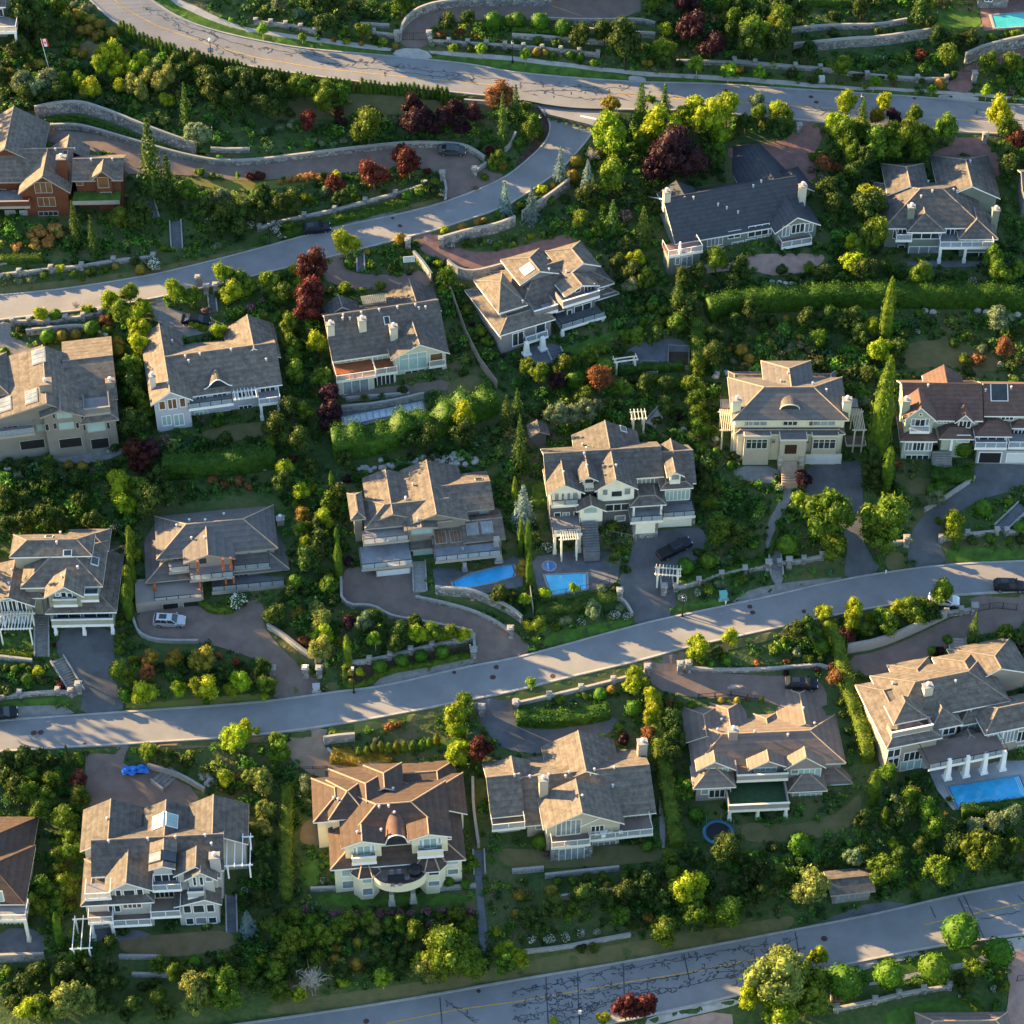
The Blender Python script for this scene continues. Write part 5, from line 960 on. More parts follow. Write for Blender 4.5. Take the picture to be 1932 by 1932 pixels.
WALLS = [
 ([(68,222),(112,213),(150,211),(175,217),(225,235),(272,255),(325,275),(370,290)],2.3,0,stnp,'tall curving pale stone retaining wall above the timber house driveway'),
 ([(75,247),(88,245),(140,243),(175,250),(225,265),(270,278),(310,290),(357,302),(412,312),(483,311),(608,295),(708,283),(778,277),(833,278),(873,281),(895,291),(915,306)],1.3,0,stnp,'long winding lower stone wall along the upper edge of the timber house driveway'),
 ([(398,286),(430,288),(472,287)],1.,0,stnp,'short pale stone wall just right of the grey-green bush above the curved driveway'),
 ([(483,46),(528,50),(560,55),(595,64)],.8,32,stnp,'low pillared wall behind the first young trees of the top verge'),
 ([(680,50),(735,53)],.9,0,stnp,'short stone wall in the shrubs left of the top gate'),
 ([(705,68),(750,73)],1.,1,stnp,'two-pillared stone wall just left of the black gate'),
 ([(756,78),(760,55),(783,31),(820,18),(863,13)],1.6,0,stnp,'curved stone wall around the left side of the top driveway'),
 ([(863,12),(966,10),(1040,12)],3.2,0,stnp,'high stone wall at the top edge behind the long driveway'),
 ([(812,82),(966,92),(1060,100),(1128,107)],.9,36,stnp,'long low wall with many white-capped pillars right of the black gate'),
 ([(1076,61),(1150,66),(1236,72)],1.3,0,stnp,'upper terrace wall under the court bushes'),
 ([(966,72),(1040,77),(1155,86)],1.1,0,stnp,'lower terrace wall under the clipped green balls'),
 ([(1000,40),(1100,44),(1211,42),(1236,50)],1.,0,stnp,'terrace wall holding the long top driveway'),
 ([(1276,120),(1390,123),(1449,128),(1505,132)],.9,0,stnp,'low wall below the dark purple trees of the top bank'),
 ([(1385,120),(1424,124),(1500,131),(1547,134),(1635,147),(1730,154),(1785,154)],.9,1,stnp,'low pillared wall along the pavement left of the pink driveway'),
 ([(1493,62),(1524,58),(1600,54),(1650,55),(1710,44)],1.2,0,stnp,'upper irregular terrace wall on the top right bank'),
 ([(1496,99),(1606,88),(1650,87),(1766,70)],1.9,0,stnp,'lower and longer terrace wall on the top right bank'),
 ([(1819,122),(1860,104),(1942,86)],2.4,0,stnp,'grey stone wall above the pink driveway at the right edge'),
 ([(-8,525),(37,520),(97,513),(155,508),(215,497),(290,490)],.9,1,stnp,'low wall with white-capped pillars along the road above the left houses'),
 ([(0,500),(20,498)],.5,0,stnp,'tiny wall end at the left edge above the road'),
 ([(490,434),(516,425),(574,412),(632,400),(689,384),(746,370),(803,352)],.7,1,stnp,'low pillared wall half hidden by the dark hedge above the black parked car'),
 ([(836,337),(843,358),(840,383)],.8,0,whst,'white kerb wall on the left of the timber house driveway mouth'),
 ([(895,330),(906,320),(918,312)],.8,0,whst,'short white wall on the right of the timber house driveway mouth'),
 ([(953,287),(966,274),(973,255)],.9,0,whst,'curved white wall at the planted corner under the tall conifer'),
 ([(873,193),(888,194),(920,196)],.7,0,whst,'low white wall at the end of the cedar row by the orange maple'),
 ([(833,464),(885,449),(935,440),(972,425)],1.9,0,stnp,'stone retaining wall below the sunny golden shrubs at the bend'),
 ([(985,417),(1041,380),(1074,354)],1.9,0,stnp,'stone retaining wall continuing uphill beside the pale young conifers'),
 ([(845,508),(862,524),(890,530),(925,522),(960,512)],2.,0,stn,'curved stone wall under the round brick forecourt'),
 ([(781,490),(798,508),(815,533)],1.8,0,stnp,'straight stone wall beside the basketball hoop'),
 ([(653,757),(710,752),(773,748)],.9,0,stn,'upper wall between the cream house terrace and its covered pool'),
 ([(645,777),(720,770),(800,752)],1.4,0,stn,'lower wall right behind the covered pool'),
 ([(25,613),(56,611),(92,613),(124,607),(158,603),(190,594)],.9,1,stnp,'pillared wall along the road in front of the contemporary house'),
 ([(50,632),(115,625),(160,622),(205,642)],1.3,0,stnp,'stone planter wall with clipped balls before the contemporary house'),
 ([(250,1166),(262,1201),(300,1213),(375,1213)],.7,0,whst,'curved white-capped wall around the silver car'),
 ([(505,1186),(530,1200),(560,1224),(585,1243),(597,1240)],1.2,0,whst,'curving wall with steps beside the right side of the brown driveway'),
 ([(644,1094),(645,1149),(703,1148),(722,1160),(740,1170),(808,1181),(875,1194),(894,1198),(896,1240)],1.1,0,stnp,'white-capped wall winding along the lower edge of the brown forecourt'),
 ([(822,1120),(850,1124),(885,1124),(930,1142),(966,1160),(985,1177)],1.6,0,stnp,'curved stone wall under the lap pool terrace'),
 ([(784,1130),(833,1140),(890,1155),(935,1175),(962,1195)],.7,0,stnp,'stepped lower wall beside the curving brown driveway'),
 ([(655,1256),(697,1251),(736,1243),(775,1233),(815,1223),(857,1214),(892,1209)],.9,1,stnp,'pillared wall in front of the trimmed low hedge beside the middle road'),
 ([(1274,1114),(1318,1102),(1361,1090),(1405,1080),(1449,1073)],.9,1,stnp,'pillared wall right of the white arbour'),
 ([(1168,1131),(1181,1141),(1193,1163)],.8,0,whst,'short curved white wall at the left of the pickup driveway'),
 ([(1470,1068),(1516,1062),(1550,1055)],.9,1,stnp,'short pillared wall between the garden path and the big trees'),
 ([(1634,1017),(1645,1030),(1709,1027)],.9,0,stnp,'low stone wall under the big round tree between two drives'),
 ([(1774,1022),(1824,1013),(1880,1008)],.9,1,stnp,'pillared wall right of the curving grey driveway'),
 ([(1898,1008),(1942,1010)],.9,1,stnp,'wall end with pillar at the right edge beside the dark stairs'),
 ([(1838,905),(1816,920),(1784,942),(1744,966)],.9,0,stn,'low stone edging left of the curving grey driveway'),
 ([(-6,1321),(38,1314),(110,1309),(134,1311)],.8,1,stnp,'pillared wall on the lawn above the left parking bay'),
 ([(-6,1243),(62,1251)],.9,0,stnp,'low wall behind the rock garden at the left edge'),
 ([(973,1331),(1036,1317),(1096,1303),(1157,1288),(1220,1271)],.7,1,whst,'low white wall with square pillars on the sunny verge'),
 ([(1300,1264),(1360,1268),(1449,1266),(1544,1257),(1562,1263)],.7,0,stnp,'low wall under the planted bank right of the gate pillars'),
 ([(1597,1232),(1656,1222),(1724,1194),(1785,1165)],1.8,0,mat('render grey wall', (.3,.29,.28), .8, .08, .5),'smooth grey wall above the red-brown driveway'),
 ([(1785,1163),(1812,1159),(1836,1156)],1.1,1,stnp,'pillared wall end left of the black iron gate'),
 ([(279,1449),(330,1463),(360,1478),(387,1495)],1.,0,whst,'slanting white wall by the round stone steps and the blue tarp'),
 ([(611,1404),(640,1399),(670,1397)],1.5,0,stn,'dark stone wall end beside the row of clipped cones'),
 ([(618,1418),(640,1437),(680,1447),(740,1450)],.9,0,stnp,'curved wall under the golden hedge above the brown-roofed house'),
 ([(966,1648),(1026,1643)],1.,0,stn,'left short terrace wall under the tan house'),
 ([(1028,1657),(1100,1649),(1168,1642)],1.,0,stn,'upper long terrace wall under the tan house'),
 ([(1050,1698),(1158,1684)],1.,0,stn,'lower terrace wall in the dark planting under the tan house'),
 ([(980,1799),(1060,1791),(1130,1777),(1190,1766)],.7,0,stn,'long low wall above the dry verge of the cracked road'),
 ([(1577,1908),(1650,1893),(1695,1881),(1742,1873),(1790,1866)],.9,1,stnp,'pillared wall behind the round topiary trees'),
 ([(225,1808),(305,1809)],.8,0,stn,'thin wall under the brown lawn'),
 ([(250,1842),(335,1843)],.8,0,stn,'lower wall in the dark shrubs under the brown lawn'),
 ([(-5,1815),(85,1812)],1.6,0,stn,'grey retaining wall at the left edge under the slate terrace'),
 ([(808,1682),(898,1674)],.8,0,stnp,'low wall to the right of the round terrace'),
 ([(586,1681),(640,1679)],.8,0,stnp,'low wall to the left of the round terrace'),
 ([(892,1474),(893,1530),(903,1600)],1.2,0,whst,'narrow white side wall between the brown-roofed and tan houses'),
 ([(1372,1300),(1400,1297)],.3,0,conc,'kerb end by the small timber fence'),
]
for P, h_, pil, m, lb in WALLS: wallrun(P, h_, pil=pil, m=m, label=lb)
# gate pillars standing alone
def pillar(u, v, label, h=1.7, w_=.85, m=stnp, lamp=False):
    p = at(u, v); r = empty('gate_pillar', tuple(p), 0, label, 'gate pillar'); MB().box(-w_/2, w_/2, -w_/2, w_/2, -.3, h).obj('shaft', m, r); k = w_/2+.1
    MB().box(-k, k, -k, k, h, h+.15).box(-k*.6, k*.6, -k*.6, k*.6, h+.15, h+.28).obj('cap', whst, r)
    if lamp: MB().lathe([(0, h+.28), (.13, h+.3), (.16, h+.5), (.05, h+.62), (0, h+.65)], 8).obj('lantern', mat('warm lamp glass', (.9,.6,.3), .3, .02, 1, emit=9), r)
for a in ((749,76,'left pillar of the black gate at the top'),(810,76,'right pillar of the black gate at the top'),(835,340,'tall white pillar left of the timber house driveway mouth'),(895,333,'stubby white pillar right of the timber house driveway mouth'),(770,468,'pillar at the left of the round brick forecourt'),(833,465,'pillar at the left end of the bend retaining wall'),(1507,250,'pillar left of the upper brick driveway'),(1857,268,'pillar right of the brick driveway near the road'),(1837,152,'pillar right of the pink driveway at the top right'),(390,555,'pillar left of the narrow garden stairs by the car'),(408,552,'pillar right of the narrow garden stairs'),(577,1275,'left pillar of the steps with a small lantern beside the brown drive'),(603,1275,'right pillar of the steps beside the brown drive'),(515,1275,'lone pillar left of the brown driveway mouth'),(963,1200,'pillar at the foot of the lap pool wall'),(894,1240,'pillar at the lower end of the brown forecourt wall'),(1252,1120,'pillar left of the arbour stairs'),(1169,1128,'pillar above the short curved white wall'),(1283,1267,'left pillar of the sunny sloping driveway'),(1298,1265,'right pillar of the sunny sloping driveway'),(1221,1272,'pillar where the low white wall meets the sloping driveway'),(150,1305,'pillar at the foot of the curved left stairs'),(1709,1029,'white pillar with plaque left of the curving drive'),(1837,1157,'pillar left of the black iron gate on the right'),(909,1348,'pillar at the start of the dark curved driveway'),(375,538,'pillar by the road above the lilac house'),(1449,1075,'pillar at the bottom of the garden path steps'),(1488,1070,'pillar right of the garden path steps'),(973,1340,'white corner pillar of the low white wall')): pillar(*a, lamp='lantern' in a[2])
# ---------------------------------------------------------------- stairs
def stairs(P0, P1, wid, n, m, name='garden_stairs', label='', side=True):
    a, b = at(*P0), at(*P1); r = empty(name, tuple(a), 0, label, 'stairs'); d = b-a; L_ = Vector((d.x, d.y, 0)); u = L_.normalized(); s = Vector((-u.y, u.x, 0)); st = MB()
    for i in range(n):
        p = L_*(i/n); q = L_*((i+1)/n); z = d.z*(i+1)/n+.12; c = [p-s*wid/2, p+s*wid/2, q+s*wid/2, q-s*wid/2]; lo = [(*k[:2], z-.6) for k in c]; hi = [(*k[:2], z) for k in c]
        st.poly(hi if (Vector(hi[1])-Vector(hi[0])).cross(Vector(hi[2])-Vector(hi[1])).z > 0 else hi[::-1])
        for k in range(4): j = (k+1) % 4; st.poly([lo[k], lo[j], hi[j], hi[k]])
    st.obj('steps', m, r)
    if side:
        for k in (-1, 1): o = s*k*(wid/2+.12); ribbon([(o.x, o.y, 0), (o.x+L_.x, o.y+L_.y, d.z)], .22, 'side_wall', whst, 0, .45, r, None)
    W_ = [a+s*wid*.6, b+s*wid*.6, b-s*wid*.6, a-s*wid*.6]; CLEAR[inpoly([tuple(k) for k in W_])] = True
for a in (((334,470),(331,418),1.6,14,slate,'stone stairs down the bank beneath the timber house'),((292,412),(282,378),1.2,8,slate,'upper flight of stairs beside the big conifer by the timber house'),((403,590),(399,556),1.,9,slate,'narrow garden stairs between two pillars by the lilac house car'),((681,512),(680,480),1.,9,slate,'steep dark stairs beside the round bright green tree'),((79,1240),(79,1160),1.8,16,pav,'long straight stairway up to the olive house'),((148,1310),(108,1244),1.8,14,pav,'curving lower stairway beside the dark grey driveway'),((606,1262),(603,1235),1.2,6,slate,'short dark steps between two pillars'),((793,1118),(790,1060),1.7,12,whst,'white-edged staircase up to the grey contemporary house'),((1261,1117),(1257,1090),1.5,6,slate,'short steps through the white arbour'),((1466,1085),(1461,1040),1.6,10,pav,'curving garden path steps below the cream stucco house'),((1491,920),(1489,885),1.5,7,slate,'small steps beside the purple ball tree'),((1808,1242),(1806,1205),2.2,7,whst,'broad white steps above the turreted house'),((1885,1000),(1932,955),1.8,14,slate,'dark stairs climbing out at the right edge'),((1225,802),(1262,762),1.6,12,conc,'stone steps curving through the dark garden behind the gables'),((1054,680),(1045,660),2,5,slate,'grey terrace steps beside the mauve house lawn'),((905,1650),(903,1605),1.3,12,slate,'side stairs between the brown-roofed and tan houses'),((438,1760),(436,1690),1.2,14,slate,'side steps along the right of the large pale grey house'),((323,1478),(300,1460),3,4,pav,'round entry steps beside the tarp driveway'),((1580,1890),(1577,1850),1.4,8,mat('timber steps', (.2,.12,.07), .8, .2, 2),'timber steps beside the big sunny tree at the bottom')):
    stairs(*a[:5], label=a[5])
# ---------------------------------------------------------------- pools
def pool(P, z, label, col, cop=.35, copm=whst, depthmat=None, rib=False, sm=0):
    W_ = [onz(u, v, z) for u, v in (smooth(P, sm, True) if sm else P)]; c = sum(W_)/len(W_); r = empty('swimming_pool' if not rib else 'covered_pool', (c[0], c[1], z), 0, label, 'pool'); A = [p-np.array((c[0], c[1], z)) for p in W_]
    ar = sum(A[i][0]*A[(i+1) % len(A)][1]-A[(i+1) % len(A)][0]*A[i][1] for i in range(len(A)))
    if ar < 0: A = A[::-1]
    wm = mat('pool water '+label[:12], col, .04, .14, .5, .12, spec=.5)
    MB().poly([(p[0], p[1], .02) for p in A]).obj('water' if not rib else 'cover', wm, r); O = [p+p/np.linalg.norm(p)*cop for p in A]; mb = MB()
    for i in range(len(A)): j = (i+1) % len(A); mb.poly([(*A[i][:2], .09), (*O[i][:2], .09), (*O[j][:2], .09), (*A[j][:2], .09)]); mb.poly([(*O[i][:2], -.1), (*O[j][:2], -.1), (*O[j][:2], .09), (*O[i][:2], .09)]); mb.poly([(*A[j][:2], 0), (*A[i][:2], 0), (*A[i][:2], .09), (*A[j][:2], .09)])
    mb.obj('coping', copm, r)
    if not rib:
        k = len(A)-1 if len(A) == 4 else 0; p, q, c0 = A[1 if len(A) == 4 else 0], A[2 if len(A) == 4 else 1], np.zeros(3); mb = MB()
        for i in range(3): f0, f1 = .03+.05*i, .06+.05*i; mb.poly([(*(p+(c0-p)*f0)[:2], .026), (*(p+(c0-p)*f1)[:2], .026), (*(q+(c0-q)*f1)[:2], .026), (*(q+(c0-q)*f0)[:2], .026)])
        mb.obj('pool_steps', mat('pool step', (.3,.62,.75), .3, .05, 1), r)
        mb = MB(); [mb.poly([(*(A[i]*1.0)[:2], .024), (*(A[(i+1) % len(A)])[:2], .024), (*(A[(i+1) % len(A)]*.965)[:2], .024), (*(A[i]*.965)[:2], .024)]) for i in range(len(A))]; mb.obj('tile_line', mat('pool tile', (.03,.16,.35), .2, .1, 4), r)
    return r, A
pool([(1027,1085),(1106,1082),(1107,1111),(1041,1123)], FW['pool_deck_centre'][1], 'four-sided light blue pool below the three-gabled slate blue house', (.09,.52,.78))
pool([(854,1098),(860,1097),(871,1091),(892,1083),(913,1077),(940,1070),(968,1066),(972,1078),(969,1088),(930,1099),(885,1109),(868,1108),(858,1110)], FW['pool_deck_left'][1], 'long curved bright blue lap pool of the grey contemporary house', (.06,.45,.85))
pool([(1788,1484),(1924,1463),(1940,1503),(1806,1524)], FW['pool_deck_right'][1], 'large rectangular blue pool before the white columns at the right edge', (.05,.42,.72))
pool([(1871,29),(1945,23),(1945,49),(1878,53)], FW['pool_deck_top'][1], 'teal pool in the top right corner', (.05,.4,.42), .5)
r_, A_ = pool([(649,787),(793,758),(797,772),(708,790),(650,804)], FW['pool_terrace_cover'][1], 'pool under a pale ribbed cover below the cream house', (.42,.52,.6), rib=True)
mb = MB(); a0, a1 = np.array((649.,787.)), np.array((793.,758.)); z_ = FW['pool_terrace_cover'][1]
for i in range(12):
    q = a0+(a1-a0)*(i+.5)/12; p = onz(q[0], q[1]+1, z_); p2 = onz(q[0]+2, q[1]+13-i*.0, z_); l = np.array(r_.location); mb.bar((p[0]-l[0], p[1]-l[1], .1), (p2[0]-l[0], p2[1]-l[1], .1), .06)
mb.obj('cover_rib', whst, r_)
p = onz(1036, 1069, FW['pool_deck_centre'][1]); r_ = empty('hot_tub', tuple(p), 0, 'round blue hot tub set in the slate deck above the square pool', 'hot tub')
MB().lathe([(1.15, 0), (1.15, .16), (.95, .16), (.95, .05)], 24).obj('rim', whst, r_); MB().lathe([(.95, .06), (0, .06)], 24).obj('water', mat('spa water', (.03,.2,.5), .05, .1, .5), r_)
# ---------------------------------------------------------------- gates and fences
def fence(P, h, label, m=iron, name='metal_fence', cat='fence', bars=.35, solid=False, posts=2.2, r_=.035):
    W_ = resamp([tuple(at(*p)) for p in P], .5); W_ = np.array([(x, y, hz(x, y)) for x, y, z in W_]); r = empty(name, tuple(W_[0]), 0, label, cat); A = W_-W_[0]; mb = MB()
    if solid: ribbon(A, .08, 'panel', m, .1, h, r, None)
    else:
        for i in range(len(A)-1):
            for k in (h, .15): mb.bar(A[i]+(0, 0, k), A[i+1]+(0, 0, k), r_*.8)
        B = resamp(A, bars)
        for q in B: mb.bar(q, q+(0, 0, h), r_*.45)
        mb.obj('rail', m, r)
    for q in resamp(A, posts): MB().bar(q-(0, 0, .2), q+(0, 0, h+.1), r_*1.6).obj('post', m, r)
fence([(754,76),(806,76)], 1.5, 'black double driveway gate between two stone pillars at the top', name='driveway_gate', cat='gate')
fence([(1841,1155),(1880,1148),(1917,1152)], 1.3, 'arched black iron driveway gate on the right below the middle road', name='driveway_gate', cat='gate')
fence([(1775,134),(1838,136)], 1.5, 'dark gate across the pink driveway at the top right', name='driveway_gate', cat='gate')
fence([(1040,1127),(1100,1115),(1150,1103)], 1.1, 'black railing along the lower side of the square pool')
fence([(1318,1318),(1380,1312),(1440,1322)], .9, 'dark timber rail fence beside the drive of the taupe house', mat('dark timber rail', (.05,.035,.03), .7, .2, 2), bars=1.2, r_=.07)
fence([(849,552),(862,590),(880,640),(905,690),(938,735)], 1.8, 'tall weathered board fence between the cream and mauve houses', mat('weathered boards', (.2,.17,.14), .85, .2, 1), solid=True, name='board_fence')
fence([(1145,1010),(1170,1015),(1200,1022)], 1.1, 'grey picket railing beside the palm and the pickup drive', trg)
fence([(1000,1120),(1006,1160)], 1.6, 'thin boundary fence left of the square pool garden', trg, solid=True, name='board_fence')
fence([(541,1417),(548,1452),(617,1450)], .5, 'low rusty barrier across the sunlit tan drive', rust, name='drive_barrier', cat='barrier')
fence([(1918,1852),(1942,1848)], 1.3, 'black gate stub at the bottom right edge', name='driveway_gate', cat='gate')
# ---------------------------------------------------------------- foliage meshes (unit size: width 1, standing on z=0)
FOL = foliage('leaves'); FLW = foliage('white blossom', (.75,.75,.7)); FLM = foliage('pink blossom', (.6,.16,.36)); bark = mat('bark', (.07,.05,.035), .9, .2, 3); barkp = mat('pale bark', (.35,.32,.27), .9, .2, 3)
def leaves(C, Nn, size, g, flat=.35, asp=1.):
    n = len(C); rnd = g.normal(size=(n, 3)); nn = Nn*(1-flat)+rnd*flat; nn /= np.linalg.norm(nn, axis=1)[:, None]+1e-9
    t = np.cross(nn, g.normal(size=(n, 3))); t /= np.linalg.norm(t, axis=1)[:, None]+1e-9; b = np.cross(nn, t); s = (size*g.uniform(.6, 1.35, n))[:, None]
    return np.stack([C-t*s*asp, C+b*s*.6, C+t*s*asp, C-b*s*.6], 1)
def mesh_quads(name, Q, mats, mi=None, core=None):
    V = Q.reshape(-1, 3); F_ = np.arange(len(V)).reshape(-1, 4)
    if core: cv, cf = core; F_ = np.concatenate([F_, cf+len(V)]); V = np.concatenate([V, cv])
    me = bpy.data.meshes.new(name); me.vertices.add(len(V)); me.vertices.foreach_set('co', V.astype(np.float32).ravel()); me.loops.add(F_.size); me.loops.foreach_set('vertex_index', F_.ravel().astype(np.int32))
    me.polygons.add(len(F_)); me.polygons.foreach_set('loop_start', np.arange(0, F_.size, 4, dtype=np.int32)); me.polygons.foreach_set('loop_total', np.full(len(F_), 4, np.int32))
    for m in mats: me.materials.append(m)
    if mi is not None: me.polygons.foreach_set('material_index', np.r_[mi, np.zeros(len(F_)-len(mi), np.int32)].astype(np.int32))
    me.update(); return me
def blob(cs, rs, sc=.8, seg=8):
    V, F_ = [], []
    for c, r in zip(cs, rs):
        k = len(V)
        for j in range(5):
            th = math.pi*(j+.001)/4.002
            for i in range(seg): ph = 2*math.pi*i/seg; V.append((c[0]+r*sc*math.sin(th)*math.cos(ph), c[1]+r*sc*math.sin(th)*math.sin(ph), c[2]+r*sc*math.cos(th)))
        for j in range(4):
            for i in range(seg): i2 = (i+1) % seg; F_.append((k+j*seg+i, k+(j+1)*seg+i, k+(j+1)*seg+i2, k+j*seg+i2))
    return np.array(V), np.array(F_)
def sph(g, n):
    d = g.normal(size=(n, 3)); return d/np.linalg.norm(d, axis=1)[:, None]
def crown(seed, ncl=20, nl=2100, size=.036, h=1.05, z0=.18, top=1.):
    g = np.random.default_rng(seed); d = sph(g, ncl); d[:, 2] = np.abs(d[:, 2])*1.2-.35; d /= np.linalg.norm(d, axis=1)[:, None]; rr_ = g.uniform(.2, .36, ncl); rad = g.uniform(.11, .27, ncl)
    cs = np.stack([d[:, 0]*rr_, d[:, 1]*rr_, z0+h*.42+d[:, 2]*rr_*h*top], 1); cs = np.r_[cs, [[0, 0, z0+h*.4]]]; rad = np.r_[rad*g.uniform(.6, 1.0, ncl), .27]
    w_ = rad**2; k = g.choice(len(cs), nl, p=w_/w_.sum()); dd = sph(g, nl); P = cs[k]+dd*rad[k][:, None]*g.normal(1., .13, nl)[:, None]
    # keep leaves that are on the outside of the whole crown
    D_ = np.linalg.norm(P[:, None]-cs[None], axis=2)/rad[None]; keep = D_.min(1) > .74; P, dd = P[keep], dd[keep]
    return leaves(P, dd, size, g, .55), blob(cs, rad, .8)
def conifer(seed, nl=1500, h=2., w_=.5, lay=15):
    g = np.random.default_rng(seed); Q = []; L_ = []
    for i in range(lay):
        f = i/(lay-1); z = .12*h+f*h*.86; r = w_*(1-f)**.8+.02; nb = max(4, int(12*(1-f)+4)); a0 = g.uniform(0, 6)
        for b in range(nb):
            a = a0+2*math.pi*b/nb+g.normal()*.15; rl = r*g.uniform(.75, 1.12); m = max(3, int(nl/lay/nb*(1.4-f)))
            t = g.uniform(.25, 1, m)**.7; x = np.cos(a)*rl*t+g.normal(size=m)*.02; y = np.sin(a)*rl*t+g.normal(size=m)*.02; zz = z-t*rl*.28+g.normal(size=m)*.018
            Q.append(np.stack([x, y, zz], 1)); L_.append(np.tile((math.cos(a)*.5, math.sin(a)*.5, .8), (m, 1)))
    P = np.concatenate(Q); N_ = np.concatenate(L_); cs = [(0, 0, h*(.15+.72*i/7)) for i in range(8)]; rs = [w_*.55*(1-i/8.5) for i in range(8)]
    return leaves(P, N_, .036, g, .4, 1.5), blob(cs, rs, .8)
def column(seed, nl=1000, h=2.6, w_=.5, size=.04):
    g = np.random.default_rng(seed); z = g.uniform(0, 1, nl); a = g.uniform(0, 2*math.pi, nl); r = w_*np.minimum(1, np.sqrt(np.clip((1-z)*3.0, 0, 1)))*(.86+.14*np.sin(a*3+z*9))*g.uniform(.9, 1.08, nl)
    P = np.stack([np.cos(a)*r, np.sin(a)*r, z*h], 1); N_ = np.stack([np.cos(a), np.sin(a), np.full(nl, .35)], 1); cs = [(0, 0, h*(.08+.8*i/7)) for i in range(8)]; rs = [w_*.93 if i < 5 else w_*(.85-.16*(i-4)) for i in range(8)]
    V, F_ = blob(cs, rs, .92); return leaves(P, N_, size, g, .35, 1.3), (V, F_)
def ball(seed, nl=700, size=.045, squash=.9):
    g = np.random.default_rng(seed); d = sph(g, nl); wob = 1+.05*np.sin(d[:, 0]*7+seed)+.05*np.sin(d[:, 1]*9); P = d*.5*wob[:, None]*g.uniform(.93, 1.04, nl)[:, None]; P[:, 2] = P[:, 2]*squash+.46*squash
    return leaves(P, d, size, g, .35), blob([(0, 0, .46*squash)], [.5], .93, 12)
def bush(seed, ncl=7, nl=620, size=.05, h=.75):
    g = np.random.default_rng(seed); a = g.uniform(0, 6.3, ncl); r = g.uniform(.08, .33, ncl); rad = g.uniform(.15, .25, ncl); cs = np.stack([np.cos(a)*r, np.sin(a)*r, g.uniform(.18, .5, ncl)*h], 1); cs[0] = (0, 0, .38*h); rad[0] = .28
    k = g.choice(ncl, nl, p=rad**2/(rad**2).sum()); dd = sph(g, nl); P = cs[k]+dd*rad[k][:, None]*g.uniform(.85, 1.15, nl)[:, None]; P[:, 2] = np.maximum(P[:, 2], .02); return leaves(P, dd, size, g, .5), blob(cs, rad, .85)
def spiky(seed, nb=90, h=1., blade=.5):
    g = np.random.default_rng(seed); Q = []
    for i in range(nb):
        a = g.uniform(0, 6.3); e = g.uniform(.05, 1.45); L_ = blade*g.uniform(.7, 1.1); d = np.array((math.cos(a)*math.cos(e), math.sin(a)*math.cos(e), math.sin(e))); o = np.array((0, 0, h*.45))+d*.05; s = np.array((-math.sin(a), math.cos(a), 0))*.03; m = o+d*L_*.6; t = o+d*L_-np.array((0, 0, .12*math.cos(e)))
        Q += [[o-s*.5, o+s*.5, m+s, m-s], [m-s, m+s, t+s*.1, t-s*.1]]
    return np.array(Q), blob([(0, 0, h*.4)], [.14], .9)
def twigs(seed):
    g = np.random.default_rng(seed); mb = MB()
    for i in range(70):
        a = g.uniform(0, 6.3); e = g.uniform(.1, 1.4); L_ = .5*g.uniform(.6, 1.1); d = Vector((math.cos(a)*math.cos(e), math.sin(a)*math.cos(e), math.sin(e)*1.1)); o = Vector((0, 0, .3+.4*g.random())); q = o+d*L_; mb.bar(o, q, .012, 0, 3, .003)
        for k in range(5): t = g.uniform(.4, 1); p = o+d*L_*t; mb.bar(p, p+Vector(g.normal(size=3)*.09), .007, 0, 3, .002)
    me = bpy.data.meshes.new('twigs'); me.from_pydata(mb.v, [], mb.f); return me
def mk(fn, n, nm, fl=None, **kw):
    o = []
    for i in range(n):
        Q, core = fn(i+1, **kw); mats = [FOL]+([fl] if fl else []); mi = (np.random.default_rng(i).random(len(Q)) < .6).astype(int) if fl else None
        if fl: mi[Q[:, 0, 2] < .15] = 0
        o.append(mesh_quads(nm, Q, mats, mi, core))
    return o
M_ = {'crown': mk(crown, 5, 'crown'), 'crownt': mk(crown, 3, 'crown', h=1.25, z0=.3, nl=1500), 'conifer': mk(conifer, 3, 'conifer'), 'column': mk(column, 2, 'column'), 'cedar': mk(column, 2, 'cedar', nl=420, size=.07), 'ball': mk(ball, 2, 'ball'), 'bush': mk(bush, 5, 'bush'),
      'wbush': mk(bush, 3, 'flowering_bush', FLW), 'mbush': mk(bush, 3, 'flowering_bush', FLM), 'spiky': mk(spiky, 2, 'spiky'), 'cone': mk(column, 1, 'clipped_cone', nl=600, h=2.2, size=.05)}
tw = twigs(3); tw.materials.append(barkp)
def trunkmesh(h, r, seed, m):
    g = random.Random(seed); mb = MB(); mb.bar((0, 0, -.15), (0, 0, h), r, 0, 6, r*.6)
    for i in range(5): a = g.uniform(0, 6.3); mb.bar((0, 0, h*(.75+.05*i)), (math.cos(a)*.22, math.sin(a)*.22, h+.28), r*.5, 0, 4, r*.2)
    me = bpy.data.meshes.new('trunk'); me.from_pydata(mb.v, [], mb.f); me.materials.append(m); return me
TR = trunkmesh(.38, .035, 1, bark); TRT = trunkmesh(.6, .03, 2, barkp)
COLR = dict(b=(.09,.15,.012), d=(.04,.075,.012), y=(.22,.285,.012), r=(.085,.022,.016), p=(.036,.013,.018), o=(.19,.085,.03), a=(.24,.185,.025), v=(.13,.18,.09), s=(.13,.2,.2), e=(.17,.21,.045), g=(.065,.155,.01), w=(.05,.1,.025), m=(.06,.1,.03), t=(.14,.25,.015), c=(.055,.11,.018), k=(.085,.15,.012), f=(.1,.15,.035), x=(.35,.32,.27), h=(.05,.11,.014), z=(.4,.22,.06))
